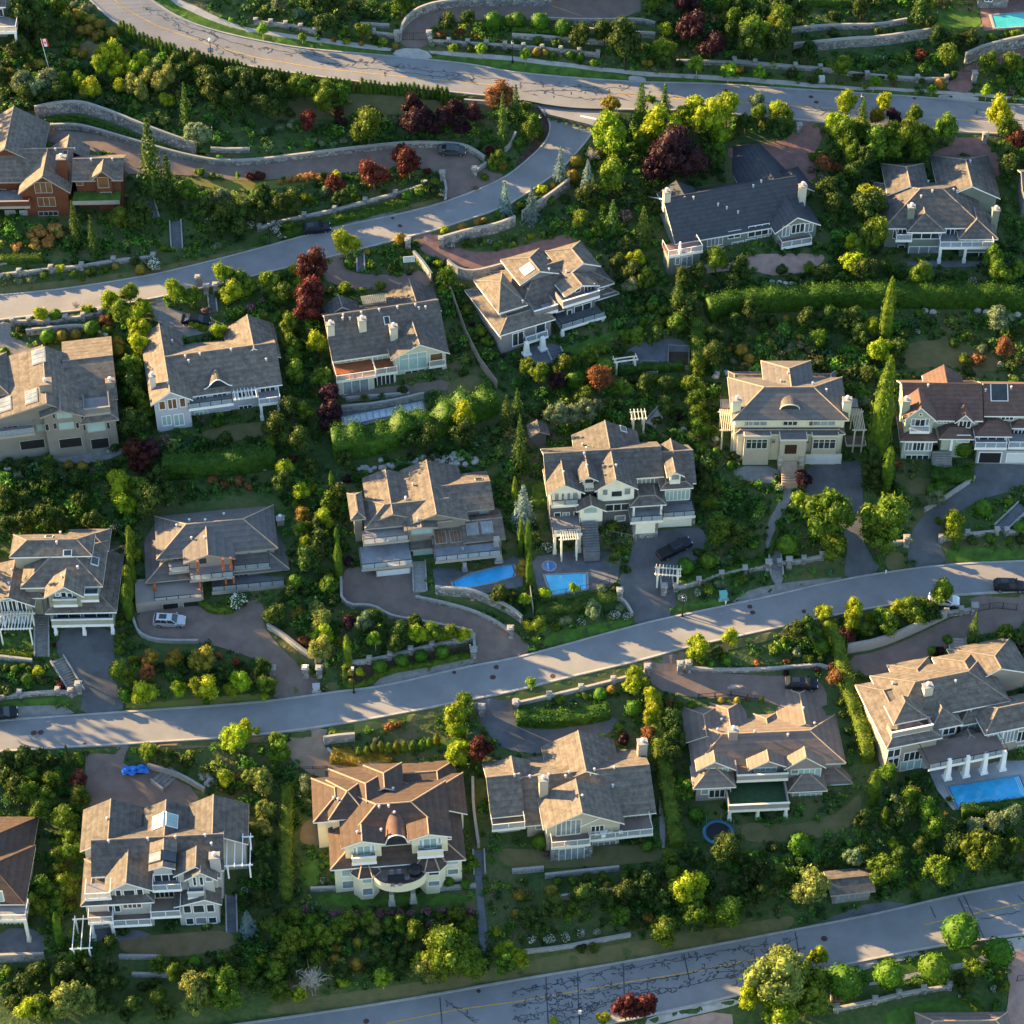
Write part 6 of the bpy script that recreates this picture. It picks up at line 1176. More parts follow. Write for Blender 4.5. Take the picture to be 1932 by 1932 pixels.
CN = dict(b='mid green', d='dark green', y='yellow-green', r='red-leaved', p='dark purple', o='orange', a='golden olive', v='grey-green', s='blue-grey', e='pale green', g='bright green', w='white-flowering', m='pink-flowering', t='fresh green', c='deep green', k='narrow green', f='fan-leaved', x='bare grey', z='straw orange')
PLANTS = []
def plant(o, kind, x, y, w_, hh=None):
    u, v = o[0]+x/4, o[1]+y/4; W0 = w_/4/ppm(u, v); big = w_ >= 118; rc_ = random.Random(int(x*7+y*13+w_+o[0]+o[1]*3))
    if kind in 'gw' or kind == 'm': big = False
    if kind in 'bdyrpoave' : mt = 'crown' if big else ('bush' if kind not in 'a' or w_ > 95 else 'ball')
    else: mt = {'g': 'ball', 's': 'conifer', 'c': 'conifer', 'k': 'column', 't': 'crownt', 'w': 'wbush', 'm': 'mbush', 'f': 'spiky', 'x': 'twigs', 'z': 'bush'}[kind]
    Hf = {'crown': 1.1, 'crownt': 1.55, 'conifer': 2., 'column': 2.6, 'ball': .9, 'bush': .75, 'wbush': .75, 'mbush': .75, 'spiky': .9, 'twigs': 1.1}[mt]
    if mt == 'column' and hh: sz = hh/4/ppm(u, v)/(.76*2.6*W0)
    elif mt == 'conifer': sz = .72 if not hh else hh/4/ppm(u, v)/(.75*2*W0)
    else: sz = 1.
    if mt == 'conifer' : pass
    Hm = Hf*W0*sz; hc = Hm*(.5 if mt in ('column', 'conifer', 'ball', 'bush', 'wbush', 'mbush', 'cone') else .55); p = at(u, v, hc)
    W1 = W0*(1.2 if mt == 'crown' and kind in 'bdev' else 1.1); nm = {'crown': 'leafy_tree', 'crownt': 'young_tree', 'conifer': 'conifer_tree', 'column': 'columnar_cypress', 'ball': 'round_shrub', 'bush': 'shrub', 'wbush': 'flowering_shrub', 'mbush': 'flowering_shrub', 'spiky': 'fan_palm', 'twigs': 'bare_tree'}[mt]
    if kind == 'z': nm = 'dry_grass_tuft'
    if kind in 'rp' and mt == 'crown': nm = 'maple_tree'
    if kind in 'yo' and mt == 'bush': nm = 'golden_shrub'
    if kind == 'd' and mt == 'crown': nm = 'evergreen_tree'
    if kind == 'd' and mt == 'bush': nm = 'evergreen_shrub'
    if kind == 'g' and w_ > 180: nm = 'topiary_tree'
    me = tw if mt == 'twigs' else rc_.choice(M_[mt]); col = COLR[kind]; k = rc_.uniform(.8, 1.25); col = (col[0]*k*rc_.uniform(.9, 1.1), col[1]*k, col[2]*k)
    rot = rc_.uniform(0, 6.28)
    if nm.endswith('tree') and nm != 'bare_tree':
        r = bpy.data.objects.new(nm, None); COL.objects.link(r); r.location = p; r.rotation_euler = (0, 0, rot); r.scale = (W1*rc_.uniform(.94, 1.08), W1, W1*(rc_.uniform(.9, 1.3) if mt == 'crown' else 1)); c = bpy.data.objects.new('crown', me); COL.objects.link(c); c.parent = r; c.color = (*col, 1)
        if mt == 'conifer': c.scale = (1, 1, sz)
        if nm == 'topiary_tree': c.location.z = .28
        t = bpy.data.objects.new('trunk', TRT if mt == 'crownt' else TR); COL.objects.link(t); t.parent = r; ob = r
    else:
        ob = bpy.data.objects.new(nm, me); COL.objects.link(ob); ob.location = p; ob.scale = (W1, W1, W1*sz); ob.color = (*col, 1)
        if mt == 'column': pass
        ob.rotation_euler = (0, 0, rot)
    PLANTS.append((ob, nm, kind, u, v, W0)); return ob
PT = {
(0,0): "d200,150,220 d330,250,150 v560,30,90 v640,50,100 b640,120,100 a585,110,110 a685,150,85 a670,225,85 a755,185,85 a745,255,105 a850,245,85 a610,235,80 a520,150,115 b440,60,130 b520,200,120 d600,270,100 b560,340,90 a630,400,100 a560,390,60 d480,250,120 b240,60,150 b160,120,130 d280,160,150 w310,250,110 d300,330,120 d160,370,150 d100,420,120 o480,460,90 a300,490,90 a205,500,60 a70,590,120 d40,470,100 v190,640,180 v270,680,170 v370,640,160 b480,620,130 d420,720,150 d330,740,130 d200,740,140 y600,620,120 y680,690,150 y760,520,150 y850,440,150 y880,560,140 y770,400,120 y940,500,130 y1010,560,130 y1060,490,120 y900,650,130 e1000,660,140 e1100,600,140 e1180,520,140 e1060,720,130 y1250,760,130 e1200,660,140 e1290,600,130 d1330,500,130 d1400,580,150 d1500,520,140 d1560,640,160 d1620,740,160 b1530,590,130 d1740,640,160 d1850,700,180 d1850,580,150 d1750,800,150 c1400,800,110,260 e1020,800,100 e1120,900,110 e1230,910,100 y1660,820,60 a820,380,100 a950,400,100 v1480,1030,190 c1140,1240,260,500 c1270,1340,130,280 b1420,1460,140 b1500,1290,80 b1600,1320,70 t1795,1330,50 r1895,1330,95 b905,1655,160 d1070,1680,160 c565,1700,120,280 c700,1790,100,250 v1680,1500,120 d1560,1600,160 d1700,1640,170 d1850,1600,170 d1640,1720,150 d1800,1720,150 w1600,1660,100 w1750,1590,110 w1870,1700,90 z300,1740,130 z400,1720,120 z260,1830,110 z350,1830,110 z450,1760,100 z230,1780,110 z380,1790,110 b1240,1870,90 v1640,1850,90 b1500,1830,80 d20,620,120 d30,730,110 d150,800,90 d620,1620,90 z120,1860,90 b990,1540,60 d1330,1600,90 y40,1660,50",
(1,0): "v190,50,130 v320,90,110 d480,30,150 d500,190,180 d620,120,100 d600,30,120 d730,30,110 d850,100,110 b940,110,80 b970,50,60 b1100,70,130 d1200,30,90 t50,225,100 t350,285,65 t955,315,75 v270,215,45 v310,220,45 b670,230,95 b790,240,145 y690,310,65 o590,295,60 a795,325,40 m980,295,60 a1050,345,50 d900,300,100 d40,90,80 d1450,190,130 d1610,150,120 g1790,160,135 g1915,160,95 o1400,250,80 o1540,235,70 v1330,335,60 v1445,340,65 v1530,345,70 d1620,360,90 d1775,370,70 t1480,372,80 t1700,380,95 v1835,360,50 d1905,380,55 o1840,730,215 c1860,930,100,320 b300,660,150 b360,690,130 b460,720,150 b560,700,150 b650,730,130 b520,800,150 b610,790,110 r400,940,140 r625,830,110 p630,910,115 r890,830,95 p910,880,115 p1200,850,180 p1180,930,190 p1290,930,160 p1420,900,160 p1500,850,140 p1640,880,140 p1560,960,150 p1340,970,120 b850,1010,230 b760,850,85 v430,1060,65 v500,1080,65 v590,1080,65 v660,1060,65 v720,1010,60 v60,980,70 v180,960,90 v270,930,90 d100,650,160 d60,800,170 d160,760,150 d150,860,130 d250,840,90 v1040,900,90 r1765,1130,95 b1820,1230,120 g1790,1250,75 a1860,1250,75 b1720,1330,85 d1850,1190,90 r20,1320,100 r600,1390,145 y610,1320,100 r890,1340,215 r1100,1200,145 r1160,1280,195 r1290,1290,75 b1270,1370,80 b1340,1370,90 w1400,1450,80 g1140,1480,85 b1240,1440,115 d1330,1440,120 y770,1500,45 y740,1470,50 d650,1510,120 v520,1440,110 b380,1480,110 y1015,1330,30 y1050,1365,30 y1080,1395,35 a570,1665,42 a640,1645,48 a680,1640,42 a730,1622,48 a785,1610,42 a835,1597,42 a885,1587,42 a935,1570,42 a985,1550,45 a1035,1533,45 a1090,1523,42 b240,1700,110 w150,1730,90 w190,1770,80 w170,1690,75 d50,1560,170 d170,1600,160 d280,1540,160 d100,1650,120 d60,1490,130 y685,1870,205 a1090,1800,85 b890,1885,60 b970,1880,60 b1030,1890,50 b1100,1890,60 b1160,1900,60 a840,1900,50 y1425,1730,70 a1555,1710,65 a1675,1680,65 a1720,1665,50 g1830,1620,65 s1880,1510,120,210 d1600,1825,85 d1695,1815,65 w1760,1820,55 w1480,1850,60 d700,420,1 b1100,1320,60 o1660,1420,45 z290,1345,70 z335,1335,75 z380,1330,80 z425,1325,80 z470,1330,75 z240,1355,60 z180,1370,55 e700,760,60",
(2,0): "b1090,40,150 p1330,50,195 p1350,260,195 p1500,350,215 y1155,230,120 y1150,310,100 b1150,400,150 d1140,450,130 b1650,190,155 d1660,260,140 b1850,270,220 d1800,370,200 d1860,130,180 d1720,60,150 b1590,60,130 b1700,80,120 d840,170,110 g40,150,115 g210,165,135 g380,215,135 d330,320,100 d510,330,130 d700,270,150 d510,260,130 g200,305,65 g440,415,68 g515,430,62 v370,415,48 g315,415,52 a185,390,65 a250,395,55 b10,310,65 d850,380,230 v570,465,50 t612,480,55 v690,485,60 v770,470,50 v830,490,36 a1000,470,50 a1040,475,50 t100,425,100 d1260,480,85 t1395,500,135 t1635,540,125 t1865,555,95 a1720,520,65 v1070,520,50 c975,800,150,260 b1040,740,90 a745,810,160 c1150,790,130,230 y740,1060,290 y1100,980,260 y1190,1040,200 y1000,1060,180 y1400,850,230 y1480,930,250 y1620,870,210 y1560,1010,200 y1320,900,190 b1000,1140,160 p1200,1200,330 p1330,1230,290 p1080,1300,220 b1530,1180,150 d1520,1260,140 y750,1300,180 b740,1400,180 x600,1180,120 s365,1260,120,220 a490,1215,95 a460,1330,95 s570,1360,140,230 d570,1500,170 c610,1440,80,180 y235,1425,95 a310,1400,55 b290,1500,100 s150,1560,150,230 d400,1500,90 y60,1540,60 b520,1680,125 g580,1760,90 c760,1660,150,230 m865,1620,115 c990,1720,150,240 b640,1740,120 b620,1820,100 f860,1850,140 y150,1780,65 d960,1500,120 b700,1560,100 d1090,1580,120 b1010,1440,90 c30,790,100,220 b100,800,90 b140,870,95 b160,960,120 b130,1030,130 d210,1000,100 b60,1060,110 v1840,790,120 b1860,870,120 b1900,930,100 d1760,950,120 d1680,1000,110 d1400,60,120 d1560,170,110 d1250,330,90 d1000,350,90",
(3,0): "b80,240,200 d60,360,200 b90,170,190 d120,60,190 d250,120,130 d1150,130,150 b1180,70,130 d1230,160,110 d300,400,125 d230,390,95 w885,430,45 r1165,410,112 b1350,440,160 d1280,290,130 b1160,500,85 d1500,330,130 d1400,300,130 b1690,280,95 p1550,300,110 b1880,250,110 b540,530,175 g240,570,55 t800,620,105 b945,575,95 d680,580,75 o960,630,45 a1295,630,80 t1235,680,75 t1650,690,95 b1660,510,125 b1830,500,155 b1750,610,105 m1830,690,65 b1920,690,70 y40,480,65 d190,550,110 d340,600,90 b380,540,75 o700,560,65 d860,580,60 d1160,600,70 y90,850,165 b100,930,150 d60,1000,150 y600,810,165 c710,890,140,240 y500,940,190 b560,1020,185 b680,1010,170 b620,1130,165 y880,800,125 p940,890,135 p970,940,115 b1100,890,125 a830,900,125 b850,1050,190 b960,1010,170 b1060,1060,180 b1180,1030,150 b800,1150,185 b920,1150,175 b1150,1170,140 b640,1200,140 o420,1240,150 o520,1250,105 v410,1330,105 d720,1250,160 d640,1310,160 d450,1470,160 d480,1570,150 b340,1180,95 m330,1270,70 b1330,1010,180 y1750,920,200 b1800,1000,170 r1880,1070,170 d1830,1190,150 d1810,1280,170 y760,1500,225 d740,1590,260 y820,1740,170 b800,1830,190 y640,1850,130 b700,1910,140 b1000,1100,150 d1100,1250,110 d700,100,120 d500,110,110 d850,230,100 d500,250,100 d650,430,110 d800,480,110 d950,470,100 d1480,1180,90 d1400,560,90",
(3,1): "y640,60,190 d720,120,180 b1150,170,155 b310,90,115 d420,150,130 b1700,60,160 b1760,150,165 d1310,190,125 w1400,200,50 w1540,180,70 v410,440,105 d30,480,115 a140,470,55 d290,480,145 d480,470,125 d620,500,155 d580,550,110 y780,540,150 d700,620,135 b390,620,125 o60,590,85 a235,610,45 v170,700,110 m240,670,80 a10,640,50 a630,650,45 a680,700,45 d560,780,115 d660,860,110 b380,790,95 d410,860,125 b1140,430,95 v1750,480,200 b1510,590,105 b1370,460,80 w1130,570,55 v1620,690,95 o1780,700,150 b1480,770,110 o1580,780,115 w1750,820,60 d1500,850,105 d1850,820,110 d1010,580,115 k905,440,95,440 y850,720,200 d980,740,150 k900,1000,95,400 k870,1190,170,620 k905,1620,95,300 d750,900,125 v740,1100,110 d770,1540,150 d780,1640,150 o980,1560,85 d960,1740,110 d800,1730,120 g1480,1440,155 g1300,1750,105 g1230,1770,75 p260,1690,150 t260,1860,170 d85,1670,85 w90,1740,75 v1260,1840,125 b1820,1850,75 g1620,1900,125 d100,100,110 d200,160,100 d900,100,130 d1000,150,100 d1240,480,90 d1400,650,90 d1880,600,120 d120,780,100 d300,880,120 d480,950,90 b1880,130,120 g190,1690,45",
(2,1): "y930,30,145 d800,70,125 f1090,130,105 v890,230,130 b1000,200,150 d880,130,150 b1540,60,165 d1400,150,120 d1650,200,140 d1300,200,130 b1410,260,115 d1720,130,150 c1250,330,160,260 y1360,380,105 d1330,430,165 b1240,530,155 b960,400,115 b1050,370,115 b1150,400,115 b1190,480,105 b1000,490,105 b1110,500,115 b870,590,115 b960,620,135 d1060,610,155 b700,690,105 b590,770,125 d800,690,115 d830,430,85 g700,840,145 b390,850,135 g480,940,155 o650,960,205 b830,1010,135 p350,970,140 b200,930,145 b120,870,125 d240,860,115 b540,1090,135 v340,1240,165 v450,1230,155 v560,1200,155 v610,1160,125 b480,770,115 d940,930,105 b1070,910,95 b1210,950,115 d1150,1000,125 d1150,1170,135 p1270,1200,95 b1390,860,120 b1370,980,165 b1400,1100,160 b1400,1220,155 b1420,1310,135 b1430,1440,95 c60,1440,150,380 c40,1140,115,230 g1645,1580,65 a1635,1525,28 b1510,1590,115 d1420,1600,105 d1440,1740,135 b1560,1740,115 b1500,1880,125 d1690,1500,95 s85,1900,190,280 d1600,470,115 d1700,540,125 d1800,460,125 d1530,620,135 d1700,620,115 g1860,620,55 g1925,640,45 d1520,760,160 a1730,710,95 a1790,780,85 v1660,790,75 a1640,700,45 d1880,520,100 d400,750,110 d1000,1000,120 d1230,1190,100 d1100,1240,90 d700,1170,90 d900,750,90 d60,1240,100 d180,1180,110 d1500,1150,90 d1510,1300,100 g1540,1480,70 k20,1780,40,200 b1510,360,120 b1750,350,110",
(0,1): "b330,140,90 y460,90,85 b690,100,95 b790,90,75 d1010,30,95 w1160,50,135 a1060,100,75 v230,170,80 v130,190,75 y1690,150,155 y1740,280,175 b1800,200,155 y1320,290,165 b1470,320,135 m1550,410,75 b1870,250,125 m1880,390,105 d1860,480,115 y300,440,135 g420,445,92 y650,400,95 d710,410,75 x570,380,85 g360,605,105 a465,605,88 a575,590,78 g690,550,115 d150,550,85 y840,340,155 b980,320,135 y1080,400,135 b930,430,155 y940,480,135 y1030,500,155 o780,480,115 b790,560,105 y1070,590,160 y1060,690,160 a890,640,110 a890,710,95 y1010,770,115 b980,870,155 b1010,950,145 d990,1050,155 b1060,1110,155 b1090,1180,135 d980,1310,185 d1050,1290,165 g30,730,85 y1460,500,90 y1650,590,120 d1560,630,115 y1540,540,80 g1780,460,55 a190,1440,115 d390,1420,115 b370,1510,85 a520,1580,75 a620,1590,78 m700,1630,60 d870,1440,95 w820,1470,55 b360,1600,115 r1010,1500,180 r1060,1570,160 p1120,1480,180 m1260,1380,105 m1445,1400,95 b1440,1240,65 m1520,1240,60 b1620,1260,95 d850,1580,115 y880,1700,165 y920,1790,200 y960,1880,200 b1040,1800,185 d1130,1880,220 d1180,1700,150 d1260,1820,140 d200,1560,95 p190,1620,85 v130,1650,85 d60,1850,150 d170,1850,135 d370,1700,135 d560,1680,125 d480,1740,110 d640,1730,110 d620,1860,135 b380,1780,65 d260,1730,110 o1600,1680,85 o1700,1720,85 o1800,1690,95 o1880,1740,90 v60,150,80 b550,130,80 b620,160,55 a870,80,50 d1500,1440,90 d1700,1400,120 d1360,1740,110 d1400,1650,100 d60,1550,100",
(1,1): "r430,130,225 r420,310,235 r400,440,200 y290,90,95 y310,200,85 y350,240,75 b110,210,175 b190,300,165 m55,330,65 b180,130,85 b210,420,115 b240,560,125 y470,690,155 b270,690,125 b280,780,125 b300,900,155 b510,940,155 b440,1040,95 p560,1080,175 p560,1200,165 p530,1280,145 d250,1200,155 d150,1320,185 d260,1360,175 y110,1400,115 d330,1430,165 r280,1530,75 y210,1640,155 d200,1720,160 y350,1800,135 y430,1740,85 b300,1870,115 d420,1600,125 k570,1740,45,200 d600,1820,150 b560,1900,130 d680,1560,125 p690,1680,75 g700,60,75 y1250,40,85 y1370,50,75 b1400,140,115 b1440,200,125 b1530,240,105 y1400,250,85 m1540,260,55 b680,230,115 b935,220,95 d560,260,85 d1115,1010,95 f820,1080,95 f950,1060,70 y1560,1240,190 d1560,1370,180 d1170,1400,155 d1300,1400,180 c1890,1200,130,240 b1600,400,115 b1700,560,115 b1750,640,105 b1760,740,105 p1630,510,55 p1870,750,55 d360,1150,110 w300,1180,60 w310,1280,50 d460,1330,110 d330,560,110 d390,640,90 d1040,70,100 b880,70,80 d1640,620,80 d1500,700,90 d1560,880,80 d1800,1380,110 d470,500,90 b380,1200,130",
(0,2): "d60,90,150 d200,80,170 d350,90,180 d450,100,150 d700,100,130 w880,110,95 b1000,60,85 y1030,310,105 k985,230,70,220 k978,340,60,200 k990,450,65,240 k970,560,75,280 k960,690,80,260 b900,830,85 b900,940,95 b900,1040,85 d990,890,100 d990,1010,95 g110,1190,65 y170,1150,55 y290,1190,95 g205,1260,85 b220,1175,55 r450,1310,90 d60,1340,115 d300,1270,100 b900,1220,155 b950,1240,140 y1000,1110,85 o1060,1100,75 a1140,1110,135 a1310,1110,145 a1530,1150,180 o1110,1230,120 y1100,1380,195 g945,1380,98 y1350,1350,135 y1500,1340,160 y1570,1330,200 y1740,1350,125 y1810,1300,175 b1330,1260,65 d1430,1290,95 d1700,1230,125 w1790,660,155 b1090,1770,105 b1120,1830,130 d1270,1860,145 d1410,1880,115 y1435,1810,55 y1770,1740,210 y1850,1650,140 c510,1850,80,180 d180,1870,160 d60,1890,130 d300,1870,130 b580,1850,115 d600,120,110 d880,300,100 r405,1000,45 m30,30,60 o1650,1080,80 o1780,1120,90 d1850,1190,100 d1200,1180,110 d1390,1180,90 g1560,1430,50 d40,1180,80 d400,1890,110 b60,1240,60 d150,1230,70 w1790,1060,40",
(1,2): "b350,140,135 y510,70,155 a350,30,135 y390,270,125 d390,380,175 d500,280,155 d470,150,125 k610,230,45,200 k620,380,65,260 b665,240,55 p695,370,95 b550,550,150 e460,750,125 e500,860,155 y500,960,155 e490,1080,155 d590,650,115 d140,800,155 a330,760,115 d250,650,125 g290,530,115 d370,600,105 o370,970,105 p700,840,125 v820,860,125 d910,820,135 d1080,900,155 t900,970,125 y1220,940,140 b1350,940,135 b1450,940,125 y1575,930,120 g935,1165,98 g1100,1120,93 g1245,1085,93 g1403,1057,98 y780,1200,85 a715,1210,55 a720,1280,55 b630,970,115 d1050,1020,130 d60,1200,125 b80,1330,135 y60,1390,75 o1000,1620,85 o1080,1600,85 b1045,1590,65 b590,1670,85 v910,1720,75 y1500,1550,175 b1570,1470,135 y1500,1660,165 y1530,1780,155 y1510,1860,155 d1580,1560,105 v1640,1680,105 r1700,1810,200 b160,1760,135 b170,1850,150 y0,1650,65 d1830,650,135 d1920,630,115 b1880,700,110 d820,980,100 d980,1040,90 d420,880,60 k690,1060,70,240 d1200,870,120 b740,760,70",
(2,2): "f170,200,120 f665,150,115 f770,370,135 w270,260,95 w550,250,95 b750,110,115 k70,200,55,260 k120,220,55,280 k130,450,55,260 a80,430,135 y245,600,115 t470,575,90 v680,570,75 o770,580,65 t90,660,105 y120,850,115 b210,850,125 v410,810,115 v615,765,125 v815,720,85 w530,830,85 w780,770,95 w870,780,75 b330,860,85 g1310,410,125 g1480,370,115 b1580,150,205 d1730,190,165 b1830,240,85 y1650,385,45 w1280,640,85 w1400,610,75 b1480,570,115 v1560,540,95 b1740,500,105 b830,280,105 y1410,1040,185 y1390,980,135 y1650,960,125 d1560,1050,105 g1620,1125,65 v1700,1150,45 o1845,1135,75 g1500,1150,55 v1640,1165,45 t145,1290,95 b365,1415,95 y495,1380,45 b550,1385,75 g665,1375,98 a750,1340,68 y930,1260,155 y900,1330,125 y990,1290,115 y1050,1410,145 y1070,1480,125 y1060,1570,135 g915,1485,122 o1185,1425,92 b1260,1450,95 b1360,1450,85 y60,1530,95 o1030,1690,125 d1200,1600,155 d1220,1750,155 d1190,1860,145 b800,1620,105 p840,1700,115 d870,430,90 d560,110,60 b1430,1080,110 d1400,300,90 v1640,330,40 g1740,360,40 d780,560,90 a1580,1420,50 a1700,1420,50 o1780,1410,45 b1880,1420,50 b1600,1090,90",
(3,2): "b450,150,340 b500,300,185 b860,130,350 b830,220,250 g150,250,155 y1400,100,165 b1400,190,125 b1680,190,105 b1820,220,75 d1910,210,105 y415,765,135 y650,760,155 y770,790,105 y620,850,145 b740,880,135 b860,800,135 y990,740,120 b900,880,155 b1080,720,155 b1180,740,155 b1130,800,155 b1310,650,165 d1240,780,145 r585,930,140 g405,1020,120 d200,920,155 d300,900,145 b50,1030,105 v210,1050,95 o140,1115,65 b310,1110,95 o480,1160,75 o500,1270,125 b550,1430,85 d570,1530,85 c1555,880,110,210 b1365,960,95 g1240,1045,65 p1300,1045,95 b1800,920,125 d1880,960,120 p1900,1000,110 d850,1790,95 d300,80,90 b120,960,100 d400,1110,80 g1900,120,90 d1540,200,90 b1290,60,70 d600,1650,80 d640,1760,80 b1580,1000,80 p140,1210,60 p380,1190,60 b640,970,80 d1050,880,100",
(0,3): "d70,80,155 b390,110,145 b230,80,135 d120,200,165 b200,200,165 b330,250,165 r590,90,150 b600,220,155 b320,330,155 b480,400,165 b530,470,145 b540,560,135 b540,660,155 g200,500,85 b430,780,135 y480,750,75 y410,900,105 b300,920,175 b400,960,165 b500,900,155 b280,1050,175 b400,1080,155 b520,1050,115 k440,1240,65,300 k410,1650,45,200 d920,1220,115 d820,1340,135 b60,1530,95 d300,1530,165 b460,1510,95 d500,1560,170 b600,1460,135 d680,1530,155 d620,1640,155 d760,1640,155 e520,1760,240 e660,1790,200 y200,1830,185 b330,1870,185 e480,1850,200 d1010,1780,155 b1190,1740,145 b1310,1450,75 b1390,1470,65 g1470,1460,95 b1200,1500,125 x1510,1690,160 e1480,1680,220 b1600,1620,155 b1720,1640,185 e1480,1820,175 b1330,1560,135 b1560,1750,175 b1710,1770,200 s1870,1180,145,200 b1720,1420,115 b1880,1580,135 d1840,1010,105 w1850,920,65 y1700,90,135 o1780,60,80 e1900,90,125 e1910,440,115 d100,1780,135 d200,1650,155 d1740,150,100 b450,680,120 d60,1690,120 d900,1640,120 d1080,1650,110 d850,1500,110 d1500,1480,100 d1620,1490,110 d1780,1500,130 b430,570,110 d800,1800,150 d950,1880,120 d1250,1860,140 d1160,1620,100 b60,120,110 d150,330,70 d1880,1300,110 b1800,1370,100",
(1,3): "e50,150,160 e60,320,145 e60,470,125 d70,650,135 d60,800,135 d50,1000,145 b130,1200,155 y30,1450,115 b180,1240,165 b270,1150,155 b400,1180,145 b500,1110,105 b700,1180,135 b500,1280,165 b300,1350,185 b200,1450,165 b150,1550,155 b200,1700,165 y330,1730,125 b850,1170,125 e900,1210,130 b1000,1180,125 b1100,1200,125 b1200,1250,145 b1500,1130,125 b1380,1110,85 m390,1065,95 m600,1100,105 m680,1105,85 m760,1110,85 m840,1095,75 m930,1100,95 m1010,1095,75 m1090,1090,75 m1170,1095,75 m1290,1080,85 m1400,1078,75 m1525,1080,95 m1620,1085,85 m1330,1170,85 a768,1315,78 a910,1345,68 a1055,1330,58 a600,1360,100 a595,1440,82 a757,1480,92 d650,1550,125 d1000,1430,135 d900,1420,125 x420,1620,235 y650,1600,115 t960,1590,155 y1270,1470,200 b1430,1350,255 b1500,1450,300 b1600,1480,255 e1300,1540,185 b1380,1560,175 y1880,1380,135 b1880,1500,165 y1810,1230,95 b1610,740,155 g1450,860,85 g1580,880,75 b490,660,55 b500,740,60 b280,120,95 v380,150,125 b620,1180,120 b600,1270,120 d700,1300,90 d1150,1400,120 d1100,1500,120 d850,1520,110 b1350,1250,130 b1600,1180,120 d60,1650,120 g600,820,70 w500,850,60 b830,1290,110 d1700,1500,110 b390,1280,140 b450,1450,130 p820,1290,80 d320,1500,130 v700,1330,70",
(2,3): "y1330,920,275 b1250,850,175 b1340,1030,200 b1380,1130,200 b1640,1110,205 b1540,1150,155 b1150,1240,225 y50,1460,165 a1020,1125,105 b620,1360,105 d520,1360,85 g750,1070,65 g810,1055,55 b960,1060,75 d550,980,200 d850,950,175 d1000,900,185 d1100,1000,175 d300,1100,175 d130,1150,155 a60,960,115 a300,930,95 a720,890,65 b1190,690,125 d1300,650,105 g1385,350,105 g1280,100,95 b1300,200,125 d1600,650,200 d1550,750,155 d1700,900,155 d1850,800,155 d1860,960,140 r860,1830,215 r1000,1820,185 y320,1910,85 y680,1900,125 y1900,1580,180 y1800,1760,200 g210,560,115 g1020,590,85 m250,650,55 d700,1000,150 b450,1080,140 b820,1130,130 d200,1230,120 w150,1290,90 w280,1290,100 w400,1270,90 w520,1240,80 w640,1240,70 b350,850,90 b450,840,90 b560,830,90 b680,820,90 b850,810,90 b960,800,90 b1060,790,90 a30,1100,70 d1730,700,130 d1480,880,110 d1750,1020,120 d1400,700,110 d100,850,60 d930,1180,110 d1460,1010,100 y90,1080,50",
(3,3): "e110,1500,300 e50,1670,380 b280,1620,290 y100,1830,330 b290,1790,260 y370,1440,145 g1445,1285,255 g1735,1430,210 g565,1660,245 g905,1600,215 g1250,1550,215 b1540,1560,155 d1480,1630,145 y1745,1560,75 b1790,1640,115 e330,950,275 b870,800,235 y950,580,115 b770,560,95 b1250,450,185 b1200,350,175 b1090,280,165 d1000,380,175 v960,230,105 k800,150,100,260 k880,380,55,180 b900,60,125 b1280,780,235 b1110,880,100 b1600,700,285 v1570,450,145 v1700,430,155 v1830,400,165 b1880,600,135 g240,570,170 d40,590,115 d60,830,145 b170,780,115 v640,700,135 o1110,160,85 f1370,240,75 w1700,1660,60 d1400,620,170 d450,700,110 d720,680,130 d1800,750,140 d1000,680,130 d700,420,130 d540,560,90 d1450,480,110 d1750,600,140 d1900,760,110 d1150,600,120 d260,700,100 d1650,380,110 w1450,1720,40",
}
for (i, j), s_ in PT.items():
    for tok in s_.split():
        q = [float(k) for k in tok[1:].split(',')]
        if q[2] > 5: plant(T(i, j), tok[0], *q)
# rows: narrow cedars along the upper road, clipped cones, tiny gold cushions
def row(P, step, me, nm, wpx, hf, col, label, cat, group):
    for k, (x, y) in enumerate(resamp(P, step)):
        q = random.Random(int(x*9+y)); W0 = wpx/ppm(x, y); H = W0*hf; p = at(x, y); o = bpy.data.objects.new(nm, q.choice(me)); COL.objects.link(o); o.location = p; s = W0*q.uniform(.9, 1.15); o.scale = (s, s, s*hf/2.6*q.uniform(.85, 1.15)); o.rotation_euler = (0, 0, q.uniform(0, 6)); o.color = (*[c*q.uniform(.85, 1.2) for c in col], 1); tag(o, label, cat, group)
cg = dict(nm='hedge_cedar', col=(.075,.14,.016), cat='hedge cedar', group='cedars planted in a row along the upper road')
lb = 'narrow upright cedar standing in the long row along the upper road'
for P in ([(229,62),(255,76)],[(265,80),(303,96)],[(308,100),(350,114),(392,124),(483,146),(560,161),(640,172),(790,181)],[(800,186),(843,184)],[(835,197),(872,202)]): row(P, 8.2, M_['cedar'], wpx=10.5, hf=2.6, label=lb, **cg)
row([(677,1430),(693,1429),(708,1418),(724,1424),(740,1422),(754,1419),(769,1416),(785,1415),(798,1414),(810,1409),(825,1405)], 14.8, M_['cone'], 'clipped_cone', 13, 2.6, (.1,.15,.014), 'clipped cone cedar in the row beside the sunny lawn', 'cone cedar', 'clipped cones in a row above the brown-roofed house')
for k_, P in enumerate(([(855,61),(945,71)],[(860,66),(950,75)],[(870,72),(955,78)])): row(P, 9, M_['ball'], 'gold_cushion_shrub', 6.5, 1.6, (.24,.2,.03), 'small gold cushion shrub in the bed beside the top driveway', 'shrub', 'gold cushion shrubs in the top bed')
